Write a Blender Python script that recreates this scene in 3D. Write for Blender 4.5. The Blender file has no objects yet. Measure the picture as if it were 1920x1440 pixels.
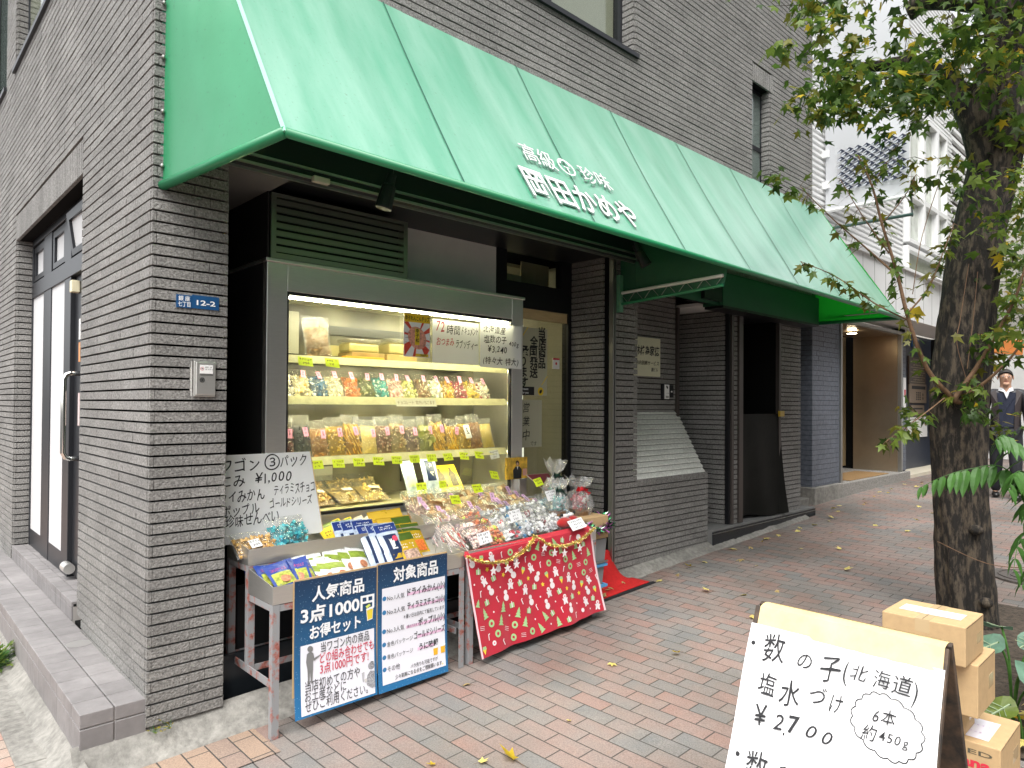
import bpy, bmesh, math, random
from mathutils import Vector, Matrix, Euler, noise
from math import sin, cos, pi, radians as R
random.seed(7)
sc = bpy.context.scene
COL = sc.collection

# ------------------------------------------------------------------ camera, sky, sun, exposure
cam = bpy.data.objects.new('camera', bpy.data.cameras.new('camera'))
COL.objects.link(cam)
cam.data.sensor_width = 36.0
cam.data.lens = 1288.0 / 1920 * 36
cam.data.shift_x = 4 / 1920
cam.data.shift_y = 23 / 1920
cam.data.clip_start = 0.05
cam.data.clip_end = 500
CAM = Vector((-0.955, -3.33, 1.56))
yaw, pit, rol = R(46.56), R(0.70), R(0.38)
Fv = Vector((cos(pit) * cos(yaw), cos(pit) * sin(yaw), sin(pit)))
R0 = Vector((sin(yaw), -cos(yaw), 0)); U0 = R0.cross(Fv)
Rv = R0 * cos(rol) + U0 * sin(rol); Uv = U0 * cos(rol) - R0 * sin(rol)
m3 = Matrix((Rv, Uv, -Fv)).transposed()
cam.matrix_world = Matrix.Translation(CAM) @ m3.to_4x4()
sc.camera = cam

SUN_EL, SUN_AZ = 60.0, 218.0      # soft overcast light from the street side
w = bpy.data.worlds.new('World'); sc.world = w; w.use_nodes = True
nt = w.node_tree; nt.nodes.clear()
sky = nt.nodes.new('ShaderNodeTexSky'); sky.sky_type = 'NISHITA'; sky.sun_disc = False
sky.sun_elevation = R(SUN_EL); sky.sun_rotation = R(90 - SUN_AZ)
sky.air_density = 1.0; sky.dust_density = 3.0; sky.ozone_density = 1.0
hs = nt.nodes.new('ShaderNodeHueSaturation'); hs.inputs['Saturation'].default_value = 0.12
bg = nt.nodes.new('ShaderNodeBackground'); bg.inputs['Strength'].default_value = 0.15
wo = nt.nodes.new('ShaderNodeOutputWorld')
nt.links.new(sky.outputs[0], hs.inputs['Color']); nt.links.new(hs.outputs[0], bg.inputs['Color'])
nt.links.new(bg.outputs[0], wo.inputs['Surface'])
sl = bpy.data.lights.new('sun', 'SUN'); sl.energy = 1.5; sl.angle = R(42); sl.color = (1, 0.97, 0.93)
so = bpy.data.objects.new('sun', sl); COL.objects.link(so)
sd = Vector((cos(R(SUN_EL)) * cos(R(SUN_AZ)), cos(R(SUN_EL)) * sin(R(SUN_AZ)), sin(R(SUN_EL))))
so.rotation_euler = sd.to_track_quat('Z', 'Y').to_euler(); so.location = (0, -4, 12)
sc.view_settings.view_transform = 'Standard'; sc.view_settings.look = 'None'
sc.view_settings.exposure = 1.35; sc.view_settings.gamma = 1
sc.render.engine = 'CYCLES'
cy = sc.cycles
cy.use_denoising = True; cy.max_bounces = 8; cy.diffuse_bounces = 4; cy.glossy_bounces = 4
cy.transparent_max_bounces = 24; cy.transmission_bounces = 6
cy.caustics_reflective = False; cy.caustics_refractive = False
cy.sample_clamp_indirect = 6.0

# ------------------------------------------------------------------ materials
MC = {}
def L(nt, a, b): nt.links.new(a, b)
def M(name, col, rough=0.6, metal=0.0, var=0.0, vs=8.0, bump=0.0, bs=120.0, col2=None, spec=0.5, island=0.0,
      coat=0.0, trans=0.0, emit=0.0, sheen=0.0, detail=4.0, dirt=0.0, stretch=None):
    if name in MC: return MC[name]
    m = bpy.data.materials.new(name); m.use_nodes = True; t = m.node_tree
    p = t.nodes['Principled BSDF']; out = t.nodes['Material Output']
    p.inputs['Base Color'].default_value = (*col, 1); p.inputs['Roughness'].default_value = rough
    p.inputs['Metallic'].default_value = metal; p.inputs['Specular IOR Level'].default_value = spec
    p.inputs['Coat Weight'].default_value = coat; p.inputs['Sheen Weight'].default_value = sheen
    if emit:
        p.inputs['Emission Color'].default_value = (*col, 1); p.inputs['Emission Strength'].default_value = emit
    tc = t.nodes.new('ShaderNodeTexCoord'); vec = tc.outputs['Object']
    if stretch:
        mp = t.nodes.new('ShaderNodeMapping'); mp.inputs['Scale'].default_value = stretch
        L(t, vec, mp.inputs['Vector']); vec = mp.outputs[0]
    c = None
    if var or col2:
        n = t.nodes.new('ShaderNodeTexNoise'); n.inputs['Scale'].default_value = vs; n.inputs['Detail'].default_value = detail
        n.inputs['Roughness'].default_value = 0.65
        L(t, vec, n.inputs['Vector'])
        r = t.nodes.new('ShaderNodeValToRGB')
        a = col if col2 else tuple(x * (1 - var) for x in col)
        b = col2 if col2 else tuple(min(1, x * (1 + var)) for x in col)
        r.color_ramp.elements[0].color = (*a, 1); r.color_ramp.elements[1].color = (*b, 1)
        r.color_ramp.elements[0].position = 0.32; r.color_ramp.elements[1].position = 0.68
        L(t, n.outputs['Fac'], r.inputs['Fac']); c = r.outputs['Color']
    if island:
        g = t.nodes.new('ShaderNodeNewGeometry')
        mr = t.nodes.new('ShaderNodeMapRange'); mr.inputs['To Min'].default_value = 1 - island; mr.inputs['To Max'].default_value = 1 + island
        L(t, g.outputs['Random Per Island'], mr.inputs['Value'])
        mx = t.nodes.new('ShaderNodeMix'); mx.data_type = 'RGBA'; mx.blend_type = 'MULTIPLY'; mx.inputs['Factor'].default_value = 1
        if c: L(t, c, mx.inputs['A'])
        else: mx.inputs['A'].default_value = (*col, 1)
        L(t, mr.outputs[0], mx.inputs['B']); c = mx.outputs['Result']
    if dirt:
        n2 = t.nodes.new('ShaderNodeTexNoise'); n2.inputs['Scale'].default_value = 2.2; n2.inputs['Detail'].default_value = 8
        L(t, tc.outputs['Object'], n2.inputs['Vector'])
        r2 = t.nodes.new('ShaderNodeValToRGB'); r2.color_ramp.elements[0].position = 0.35; r2.color_ramp.elements[1].position = 0.7
        r2.color_ramp.elements[0].color = (1 - dirt, 1 - dirt, 1 - dirt, 1); r2.color_ramp.elements[1].color = (1, 1, 1, 1)
        L(t, n2.outputs['Fac'], r2.inputs['Fac'])
        mx = t.nodes.new('ShaderNodeMix'); mx.data_type = 'RGBA'; mx.blend_type = 'MULTIPLY'; mx.inputs['Factor'].default_value = 1
        if c: L(t, c, mx.inputs['A'])
        else: mx.inputs['A'].default_value = (*col, 1)
        L(t, r2.outputs[0], mx.inputs['B']); c = mx.outputs['Result']
    if c:
        L(t, c, p.inputs['Base Color'])
        if emit: L(t, c, p.inputs['Emission Color'])
    if bump:
        n = t.nodes.new('ShaderNodeTexNoise'); n.inputs['Scale'].default_value = bs; n.inputs['Detail'].default_value = 5
        n.inputs['Roughness'].default_value = 0.6
        L(t, vec, n.inputs['Vector'])
        b = t.nodes.new('ShaderNodeBump'); b.inputs['Strength'].default_value = bump; b.inputs['Distance'].default_value = 0.01
        L(t, n.outputs['Fac'], b.inputs['Height']); L(t, b.outputs[0], p.inputs['Normal'])
    if trans:
        tl = t.nodes.new('ShaderNodeBsdfTranslucent'); mix = t.nodes.new('ShaderNodeMixShader'); mix.inputs[0].default_value = trans
        if c: L(t, c, tl.inputs['Color'])
        else: tl.inputs['Color'].default_value = (*[min(1, x * 1.2) for x in col], 1)
        L(t, p.outputs[0], mix.inputs[1]); L(t, tl.outputs[0], mix.inputs[2]); L(t, mix.outputs[0], out.inputs['Surface'])
    MC[name] = m
    return m

def glassy(name, tint, base_t=0.93, rough=0.02, diff=0.0, dcol=(1, 1, 1), ior=1.45, bump=0, gl=1.0):
    """thin pane or film: see-through, with a Fresnel reflection and a little scatter"""
    if name in MC: return MC[name]
    m = bpy.data.materials.new(name); m.use_nodes = True; t = m.node_tree; t.nodes.clear()
    out = t.nodes.new('ShaderNodeOutputMaterial')
    tr = t.nodes.new('ShaderNodeBsdfTransparent'); tr.inputs[0].default_value = (*[x * base_t for x in tint], 1)
    gs = t.nodes.new('ShaderNodeBsdfGlossy'); gs.inputs['Roughness'].default_value = rough; gs.inputs['Color'].default_value = (gl, gl, gl, 1)
    fr = t.nodes.new('ShaderNodeFresnel')
    ge = t.nodes.new('ShaderNodeNewGeometry'); mi = t.nodes.new('ShaderNodeMapRange')   # same reflectance on both faces of a thin sheet
    mi.inputs['To Min'].default_value = ior; mi.inputs['To Max'].default_value = 1 / ior; L(t, ge.outputs['Backfacing'], mi.inputs['Value']); L(t, mi.outputs[0], fr.inputs['IOR'])
    base = tr.outputs[0]
    if diff:
        df = t.nodes.new('ShaderNodeBsdfDiffuse'); df.inputs[0].default_value = (*dcol, 1)
        m0 = t.nodes.new('ShaderNodeMixShader'); m0.inputs[0].default_value = diff
        L(t, base, m0.inputs[1]); L(t, df.outputs[0], m0.inputs[2]); base = m0.outputs[0]
    if bump:
        tc = t.nodes.new('ShaderNodeTexCoord'); n = t.nodes.new('ShaderNodeTexNoise'); n.inputs['Scale'].default_value = 38; n.inputs['Detail'].default_value = 3
        L(t, tc.outputs['Object'], n.inputs['Vector'])
        b = t.nodes.new('ShaderNodeBump'); b.inputs['Strength'].default_value = bump; b.inputs['Distance'].default_value = 0.02
        L(t, n.outputs['Fac'], b.inputs['Height']); L(t, b.outputs[0], gs.inputs['Normal']); L(t, b.outputs[0], fr.inputs['Normal'])
    mix = t.nodes.new('ShaderNodeMixShader')
    L(t, fr.outputs[0], mix.inputs[0]); L(t, base, mix.inputs[1]); L(t, gs.outputs[0], mix.inputs[2]); L(t, mix.outputs[0], out.inputs[0])
    MC[name] = m
    return m

def paver_mat(name, ramp, bw, bl, mortar=(0.055, 0.05, 0.045), ang=90, bump=0.5, spots=True):
    """brick pavers laid in running bond; one colour per paver from a ramp"""
    m = bpy.data.materials.new(name); m.use_nodes = True; t = m.node_tree; p = t.nodes['Principled BSDF']
    tc = t.nodes.new('ShaderNodeTexCoord'); mp = t.nodes.new('ShaderNodeMapping'); mp.inputs['Rotation'].default_value = (0, 0, R(ang))
    L(t, tc.outputs['Object'], mp.inputs['Vector'])
    wn = t.nodes.new('ShaderNodeTexNoise'); wn.inputs['Scale'].default_value = 1.5; wn.inputs['Detail'].default_value = 2
    L(t, tc.outputs['Object'], wn.inputs['Vector'])
    ad = t.nodes.new('ShaderNodeVectorMath'); ad.operation = 'MULTIPLY_ADD'; ad.inputs[1].default_value = (0.012, 0.012, 0)
    L(t, wn.outputs['Color'], ad.inputs[0]); L(t, mp.outputs[0], ad.inputs[2])
    br = t.nodes.new('ShaderNodeTexBrick'); br.inputs['Scale'].default_value = 1
    br.inputs['Brick Width'].default_value = bl; br.inputs['Row Height'].default_value = bw
    br.inputs['Mortar Size'].default_value = 0.0036; br.inputs['Mortar Smooth'].default_value = 0.25; br.offset = 0.5
    br.inputs['Color1'].default_value = (0, 0, 0, 1); br.inputs['Color2'].default_value = (1, 1, 1, 1); br.inputs['Mortar'].default_value = (0, 0, 0, 1)
    L(t, ad.outputs[0], br.inputs['Vector'])
    rp = t.nodes.new('ShaderNodeValToRGB'); rp.color_ramp.interpolation = 'LINEAR'
    els = rp.color_ramp.elements
    for i, (pos, c) in enumerate(ramp):
        e = els[i] if i < 2 else els.new(pos)
        e.position = pos; e.color = (*c, 1)
    # a second noise makes colour drift inside one paver, as in the photo
    n3 = t.nodes.new('ShaderNodeTexNoise'); n3.inputs['Scale'].default_value = 4.5; n3.inputs['Detail'].default_value = 3
    L(t, tc.outputs['Object'], n3.inputs['Vector'])
    ma = t.nodes.new('ShaderNodeMath'); ma.operation = 'MULTIPLY_ADD'; ma.inputs[1].default_value = 0.72
    sb = t.nodes.new('ShaderNodeMath'); sb.operation = 'MULTIPLY_ADD'; sb.inputs[1].default_value = 0.9; sb.inputs[2].default_value = -0.31
    L(t, n3.outputs['Fac'], sb.inputs[0]); L(t, br.outputs['Color'], ma.inputs[0]); L(t, sb.outputs[0], ma.inputs[2]); L(t, ma.outputs[0], rp.inputs['Fac'])
    n = t.nodes.new('ShaderNodeTexNoise'); n.inputs['Scale'].default_value = 160; n.inputs['Detail'].default_value = 3
    L(t, tc.outputs['Object'], n.inputs['Vector'])
    r2 = t.nodes.new('ShaderNodeValToRGB'); r2.color_ramp.elements[0].color = (0.72, 0.72, 0.72, 1); r2.color_ramp.elements[1].color = (1.15, 1.15, 1.15, 1)
    r2.color_ramp.elements[0].position = 0.3; r2.color_ramp.elements[1].position = 0.7
    L(t, n.outputs['Fac'], r2.inputs['Fac'])
    n4 = t.nodes.new('ShaderNodeTexNoise'); n4.inputs['Scale'].default_value = 0.9; n4.inputs['Detail'].default_value = 6
    L(t, tc.outputs['Object'], n4.inputs['Vector'])
    r4 = t.nodes.new('ShaderNodeValToRGB'); r4.color_ramp.elements[0].color = (0.7, 0.69, 0.67, 1); r4.color_ramp.elements[1].color = (1.05, 1.05, 1.05, 1)
    r4.color_ramp.elements[0].position = 0.35; r4.color_ramp.elements[1].position = 0.6
    L(t, n4.outputs['Fac'], r4.inputs['Fac'])
    c = rp.outputs['Color']
    for o in (r2, r4):
        mx = t.nodes.new('ShaderNodeMix'); mx.data_type = 'RGBA'; mx.blend_type = 'MULTIPLY'; mx.inputs['Factor'].default_value = 1
        L(t, c, mx.inputs['A']); L(t, o.outputs[0], mx.inputs['B']); c = mx.outputs['Result']
    if spots:   # old chewing-gum stains
        vo = t.nodes.new('ShaderNodeTexVoronoi'); vo.inputs['Scale'].default_value = 1.7; L(t, ad.outputs[0], vo.inputs['Vector'])
        rs = t.nodes.new('ShaderNodeValToRGB'); rs.color_ramp.elements[0].color = (0.45, 0.45, 0.45, 1); rs.color_ramp.elements[1].color = (1, 1, 1, 1)
        rs.color_ramp.elements[0].position = 0.03; rs.color_ramp.elements[1].position = 0.042
        L(t, vo.outputs['Distance'], rs.inputs['Fac'])
        mx = t.nodes.new('ShaderNodeMix'); mx.data_type = 'RGBA'; mx.blend_type = 'MULTIPLY'; mx.inputs['Factor'].default_value = 0.8
        L(t, c, mx.inputs['A']); L(t, rs.outputs[0], mx.inputs['B']); c = mx.outputs['Result']
    mx = t.nodes.new('ShaderNodeMix'); mx.data_type = 'RGBA'
    L(t, br.outputs['Fac'], mx.inputs['Factor']); L(t, c, mx.inputs['A']); mx.inputs['B'].default_value = (*mortar, 1)
    L(t, mx.outputs['Result'], p.inputs['Base Color']); p.inputs['Roughness'].default_value = 0.8
    hb = t.nodes.new('ShaderNodeMath'); hb.operation = 'MULTIPLY_ADD'; hb.inputs[1].default_value = -1.6
    L(t, br.outputs['Fac'], hb.inputs[0]); L(t, n.outputs['Fac'], hb.inputs[2])
    b = t.nodes.new('ShaderNodeBump'); b.inputs['Strength'].default_value = bump; b.inputs['Distance'].default_value = 0.004
    L(t, hb.outputs[0], b.inputs['Height']); L(t, b.outputs[0], p.inputs['Normal'])
    MC[name] = m
    return m

TILE = M('grey split-face tile', (0.255, 0.248, 0.234), 0.85, var=0.5, vs=105, bump=1.0, bs=120, island=0.10, dirt=0.22)
TILEB = M('bevelled sill tile', (0.66, 0.66, 0.61), 0.6, var=0.2, vs=60, bump=0.3, bs=150, island=0.06)
GROUT = M('dark grout', (0.006, 0.006, 0.006), 0.95, spec=0.1)
CONC = M('weathered concrete', (0.265, 0.255, 0.23), 0.9, var=0.28, vs=24, bump=0.6, bs=45, dirt=0.35)
BLACKM = M('black metal', (0.012, 0.013, 0.015), 0.4, 0.2, spec=0.4)
DARKF = M('charcoal frame', (0.035, 0.037, 0.042), 0.38, 0.5)
DARKG = M('dark grey paint', (0.05, 0.05, 0.052), 0.5)
STEEL = M('brushed stainless', (0.80, 0.785, 0.74), 0.30, 0.85, var=0.03, vs=14, bump=0.04, bs=30, stretch=(1, 1, 12))
CHROME = M('polished steel', (0.75, 0.74, 0.70), 0.12, 1.0)
ALU = M('dull aluminium', (0.35, 0.35, 0.33), 0.4, 0.9)
WHITE = M('white paint', (0.78, 0.78, 0.76), 0.5, var=0.05)
PAPER = M('white paper', (0.80, 0.80, 0.80), 0.75, var=0.03, vs=5)
CREAM = M('cream paint', (0.72, 0.66, 0.45), 0.6, var=0.08)
INK = M('black ink', (0.012, 0.012, 0.014), 0.6)
REDINK = M('red ink', (0.55, 0.03, 0.07), 0.6)
WHITEINK = M('white print', (0.85, 0.86, 0.87), 0.5)
PANE = glassy('window glass', (0.9, 0.95, 0.93))
CASEGLASS = glassy('display glass', (0.95, 0.97, 0.93), 0.96, ior=1.42)
FILM = glassy('clear film', (0.98, 0.98, 0.97), 0.97, rough=0.07, diff=0.05, ior=1.5, bump=1.0, gl=1.0)
FROST = M('frosted white panel', (0.60, 0.60, 0.60), 0.55, var=0.03)
KRAFT = M('brown cardboard', (0.50, 0.34, 0.175), 0.8, var=0.06, vs=30, bump=0.05)
YCARD = M('fluorescent yellow card', (0.78, 0.92, 0.03), 0.6)
PINK = M('pink slip', (0.85, 0.36, 0.55), 0.6)
TAPE = M('tan paper tape', (0.72, 0.54, 0.27), 0.6, var=0.12, vs=12)

# ------------------------------------------------------------------ mesh builder
LOC = {}
def origin_of(o):
    v = Vector((0, 0, 0))
    while o is not None:
        v = v + LOC.get(o, Vector((0, 0, 0))); o = o.parent
    return v
def tag(o, label=None, cat=None, group=None, kind=None):
    if label: o['label'] = label
    if cat: o['category'] = cat
    if group: o['group'] = group
    if kind: o['kind'] = kind
    return o
def thing(name, label, cat, loc, group=None):
    o = bpy.data.objects.new(name, None); COL.objects.link(o); o.empty_display_size = 0.1
    o.location = loc; LOC[o] = Vector(loc)
    return tag(o, label, cat, group)
class B:
    def __init__(s): s.v = []; s.f = []; s.m = []; s.mats = []
    def mi(s, mat):
        if mat not in s.mats: s.mats.append(mat)
        return s.mats.index(mat)
    def add(s, vs, fs, mat):
        k = len(s.v); i = s.mi(mat)
        s.v += [Vector(v) for v in vs]
        for f in fs: s.f.append([k + j for j in f]); s.m.append(i)
        return s
    def box(s, a, b, mat):
        x0, y0, z0 = a; x1, y1, z1 = b
        return s.add([(x0, y0, z0), (x1, y0, z0), (x1, y1, z0), (x0, y1, z0), (x0, y0, z1), (x1, y0, z1), (x1, y1, z1), (x0, y1, z1)],
                     [(0, 3, 2, 1), (4, 5, 6, 7), (0, 1, 5, 4), (1, 2, 6, 5), (2, 3, 7, 6), (3, 0, 4, 7)], mat)
    def obox(s, c, ax, ay, az, mat):
        """box from a centre and three half-axis vectors"""
        c = Vector(c); ax = Vector(ax); ay = Vector(ay); az = Vector(az)
        vs = [c + sx * ax + sy * ay + sz * az for sz in (-1, 1) for sx, sy in ((-1, -1), (1, -1), (1, 1), (-1, 1))]
        return s.add(vs, [(0, 3, 2, 1), (4, 5, 6, 7), (0, 1, 5, 4), (1, 2, 6, 5), (2, 3, 7, 6), (3, 0, 4, 7)], mat)
    def poly(s, pts, mat): return s.add(pts, [tuple(range(len(pts)))], mat)
    def prism(s, pts, vec, mat):
        n = len(pts); vec = Vector(vec); p = [Vector(q) for q in pts]
        fs = [tuple(range(n - 1, -1, -1)), tuple(range(n, 2 * n))] + [(i, (i + 1) % n, n + (i + 1) % n, n + i) for i in range(n)]
        return s.add(p + [q + vec for q in p], fs, mat)
    def tube(s, pts, r, mat, n=8, caps=True, rough=0.0):
        pts = [Vector(p) for p in pts]; k = len(pts)
        rs = r if isinstance(r, (list, tuple)) else [r] * k
        vs = []; up = None
        for i, p in enumerate(pts):
            d = (pts[min(i + 1, k - 1)] - pts[max(i - 1, 0)]).normalized()
            if up is None: up = d.orthogonal().normalized()
            up = (up - d * up.dot(d)).normalized(); sd_ = d.cross(up)
            for j in range(n):
                a = 2 * pi * j / n
                q = rs[i] * (1 + rough * random.uniform(-1, 1))
                vs.append(p + up * cos(a) * q + sd_ * sin(a) * q)
        fs = [(i * n + j, i * n + (j + 1) % n, (i + 1) * n + (j + 1) % n, (i + 1) * n + j) for i in range(k - 1) for j in range(n)]
        if caps: fs += [tuple(range(n - 1, -1, -1)), tuple(range((k - 1) * n, k * n))]
        return s.add(vs, fs, mat)
    def grid(s, fn, nu, nv, mat):
        vs = [fn(i / nu, j / nv) for j in range(nv + 1) for i in range(nu + 1)]
        fs = [(j * (nu + 1) + i, j * (nu + 1) + i + 1, (j + 1) * (nu + 1) + i + 1, (j + 1) * (nu + 1) + i) for j in range(nv) for i in range(nu)]
        return s.add(vs, fs, mat)
    def disc(s, c, r, nrm, mat, n=16, squash=1.0):
        nrm = Vector(nrm).normalized(); a = nrm.orthogonal().normalized(); b = nrm.cross(a)
        return s.poly([Vector(c) + a * cos(2 * pi * i / n) * r + b * sin(2 * pi * i / n) * r * squash for i in range(n)], mat)
    def cyl(s, c0, c1, r, mat, n=16): return s.tube([c0, c1], r, mat, n)
    def ball(s, c, r, mat, nu=12, nv=8, sc_=(1, 1, 1)):
        vs = []; c = Vector(c)
        for j in range(nv + 1):
            th = pi * j / nv
            for i in range(nu):
                ph = 2 * pi * i / nu
                vs.append(c + Vector((r * sc_[0] * sin(th) * cos(ph), r * sc_[1] * sin(th) * sin(ph), r * sc_[2] * cos(th))))
        fs = [(j * nu + i, (j + 1) * nu + i, (j + 1) * nu + (i + 1) % nu, j * nu + (i + 1) % nu) for j in range(nv) for i in range(nu)]
        return s.add(vs, fs, mat)
    def mesh(s, name, off=Vector((0, 0, 0)), smooth=False):
        me = bpy.data.meshes.new(name)
        me.from_pydata([v - off for v in s.v], [], s.f)
        for m in s.mats: me.materials.append(m)
        me.polygons.foreach_set('material_index', s.m)
        if smooth: me.polygons.foreach_set('use_smooth', [True] * len(s.f))
        me.update()
        return me
    def done(s, name, parent=None, smooth=False, bevel=0.0, seg=2, local=False, origin=None, solid=0.0, subd=0, **kw):
        off = Vector((0, 0, 0)) if local else (origin_of(parent) if parent else Vector(origin or (0, 0, 0)))
        me = s.mesh(name, off, smooth)
        o = bpy.data.objects.new(name, me); COL.objects.link(o)
        if parent: o.parent = parent; LOC[o] = Vector((0, 0, 0))
        else: o.location = off; LOC[o] = off
        if bevel:
            b = o.modifiers.new('bevel', 'BEVEL'); b.width = bevel; b.segments = seg; b.limit_method = 'ANGLE'; b.angle_limit = R(40)
            b.harden_normals = False
        if subd: q = o.modifiers.new('sub', 'SUBSURF'); q.levels = subd; q.render_levels = subd
        if solid: q = o.modifiers.new('solid', 'SOLIDIFY'); q.thickness = solid; q.offset = 0
        return tag(o, **kw)
def structure(b, name, **k): return b.done(name, kind='structure', **k)
def copy_tree(o, parent=None):
    c = o.copy(); COL.objects.link(c); c.parent = parent
    LOC[c] = LOC.get(o, Vector((0, 0, 0)))
    for ch in list(o.children): copy_tree(ch, c)
    return c

# ------------------------------------------------------------------ lettering (real geometry from the built-in font)
GL = {}
def glyph(txt, off=0.0, res=3):
    k = (txt, off)
    if k in GL: return GL[k]
    cu = bpy.data.curves.new('lettering', 'FONT'); cu.body = txt; cu.resolution_u = res; cu.offset = off; cu.size = 1
    o = bpy.data.objects.new('lettering', cu); COL.objects.link(o)
    dg = bpy.context.evaluated_depsgraph_get(); dg.update()
    me = bpy.data.meshes.new_from_object(o.evaluated_get(dg))
    vs = [(v.co.x, v.co.y) for v in me.vertices]; fs = [tuple(p.vertices) for p in me.polygons]
    bpy.data.objects.remove(o); bpy.data.curves.remove(cu); bpy.data.meshes.remove(me)
    GL[k] = (vs, fs)
    return GL[k]
def bounds(vs):
    xs = [v[0] for v in vs]; ys = [v[1] for v in vs]
    return min(xs), max(xs), min(ys), max(ys)
def text(b, txt, o, rt, up, h, mat, width=None, off=0.0, hand=0.0, align='L', eps=0.0015, slant=0.0, lift=None, spacing=1.0):
    """text whose capital/kanji height is h, starting at o (left end of the base line); width fixes the total width"""
    rt = Vector(rt).normalized(); up = Vector(up).normalized(); n = rt.cross(up).normalized(); o = Vector(o)
    em = 0.80
    if not hand:
        vs, fs = glyph(txt, off)
        if not vs: return
        x0, x1, _, _ = bounds(vs); sx = sy = h / em
        if width: sx = width / max(1e-6, x1 - x0)
        dx = 0 if align == 'L' else (-(x1 - x0) / 2 if align == 'C' else -(x1 - x0))
        b.add([o + rt * ((x - x0 + dx) * sx + y * sy * slant) + up * (y * sy) + n * eps for x, y in vs], fs, mat)
        return
    rnd = random.Random(txt); items = []; cur = 0.0
    for ch in txt:
        if ch == ' ': cur += 0.45; continue
        vs, fs = glyph(ch, off)
        if not vs: cur += 0.5; continue
        x0, x1, y0, y1 = bounds(vs)
        wide = ord(ch) > 0x2fff
        adv = (1.0 if wide else (x1 - x0) + 0.14) * spacing
        items.append((cur + (adv - (x1 - x0)) / 2 - x0, vs, fs, rnd)); cur += adv
    sx = sy = h / em
    if width: sx = width / cur
    for x_, vs, fs, r in items:
        a = r.uniform(-1, 1) * 0.09 * hand; k = 1 + r.uniform(-1, 1) * 0.10 * hand; dy = r.uniform(-1, 1) * 0.06 * hand; sh = r.uniform(-.05, .2) * hand
        x0, x1, y0, y1 = bounds(vs); cx = (x0 + x1) / 2; cyy = (y0 + y1) / 2
        pts = []
        for x, y in vs:
            px, py = (x - cx) * k, (y - cyy) * k
            px += py * sh + 0.02 * hand * sin(py * 7 + cx); py += px * 0.06 * hand + 0.02 * hand * sin(px * 8 + 1)
            px, py = px * cos(a) - py * sin(a) + cx, px * sin(a) + py * cos(a) + cyy + dy
            pts.append(o + rt * ((px + x_) * sx) + up * (py * sy) + n * eps)
        b.add(pts, fs, mat)
def scribble(b, o, rt, up, wd, h, mat, seed=0, eps=0.0012, fill=0.75):
    """strokes standing for a line of writing too small to read in the photo"""
    rnd = random.Random(seed); rt = Vector(rt).normalized(); up = Vector(up).normalized(); n = rt.cross(up); o = Vector(o); x = 0
    while x < wd - h * 0.4:
        c = o + rt * (x + h * 0.45) + n * eps
        for k in range(rnd.choice((2, 3, 3))):
            a = rnd.choice((0, 0, pi / 2, pi / 2, 0.8, 2.2)); ln = h * rnd.uniform(0.25, 0.48); th = h * 0.07
            q = c + rt * rnd.uniform(-.18, .18) * h + up * (rnd.uniform(0.25, 0.75) * h)
            d = rt * cos(a) + up * sin(a); e = up * cos(a) - rt * sin(a)
            b.poly([q - d * ln - e * th, q + d * ln - e * th, q + d * ln + e * th, q - d * ln + e * th], mat)
        x += h * (1.0 if rnd.random() < fill else 1.5)
def rrect(o, rt, up, wd, ht, r, n=5):
    o = Vector(o); rt = Vector(rt).normalized(); up = Vector(up).normalized(); pts = []
    for cx, cy_, a0 in ((wd - r, ht - r, 0), (r, ht - r, pi / 2), (r, r, pi), (wd - r, r, 1.5 * pi)):
        for i in range(n + 1):
            a = a0 + pi / 2 * i / n; pts.append(o + rt * (cx + r * cos(a)) + up * (cy_ + r * sin(a)))
    return pts
# ------------------------------------------------------------------ ground
def gz(x):
    if x < 0: return 0.015 * x
    if x < 6: return 0.04 * x
    if x < 12: return 0.24 + 0.04 * (x - 6) - 0.03 * (x - 6) ** 2 / 12
    return 0.39 + (0.0 if x < 12 else 0.0)
ramp_main = [(0.0, (0.275, 0.168, 0.138)), (0.25, (0.255, 0.183, 0.158)), (0.5, (0.235, 0.192, 0.17)), (0.72, (0.205, 0.19, 0.175)), (1.0, (0.165, 0.167, 0.163))]
ramp_left = [(0.0, (0.42, 0.24, 0.19)), (0.5, (0.38, 0.27, 0.22)), (1.0, (0.36, 0.31, 0.26))]
ramp_tan = [(0.0, (0.34, 0.235, 0.165)), (0.5, (0.29, 0.215, 0.165)), (1.0, (0.24, 0.175, 0.15))]
PAVE = paver_mat('sidewalk pavers', ramp_main, 0.1, 0.2)
PAVEL = paver_mat('pink pavers', ramp_left, 0.1, 0.2, ang=0)
PAVET = paver_mat('tan pavers', ramp_tan, 0.1, 0.2, spots=False)
def sheet(name, x0, x1, y0, y1, dz, mat, st=0.5, hole=None):
    b = B(); xs = []; x = x0
    while x < x1 - 1e-6: xs.append(x); x += st if x < 14 else 6
    xs.append(x1)
    for a, c in zip(xs, xs[1:]):
        segs = [(y0, y1)]
        if hole and c > hole[0] and a < hole[1]: segs = [(y0, hole[2]), (hole[3], y1)]
        for p, q in segs:
            b.add([(a, p, gz(a) + dz), (c, p, gz(c) + dz), (c, q, gz(c) + dz), (a, q, gz(a) + dz)], [(0, 1, 2, 3)], mat)
    return structure(b, name)
ASPH = M('asphalt', (0.055, 0.055, 0.055), 0.9, var=0.3, vs=60, bump=0.4, bs=200)
b = B(); b.add([(-150, -200, -0.6), (300, -200, -0.6), (300, 200, -0.6), (-150, 200, -0.6)], [(0, 1, 2, 3)], ASPH); structure(b, 'ground')
sheet('sidewalk', -0.45, 60, -4.2, 0.06, 0.0, PAVE)
sheet('sidewalk_far', 6.8, 60, 0.06, 4.0, -0.012, PAVE)
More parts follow.
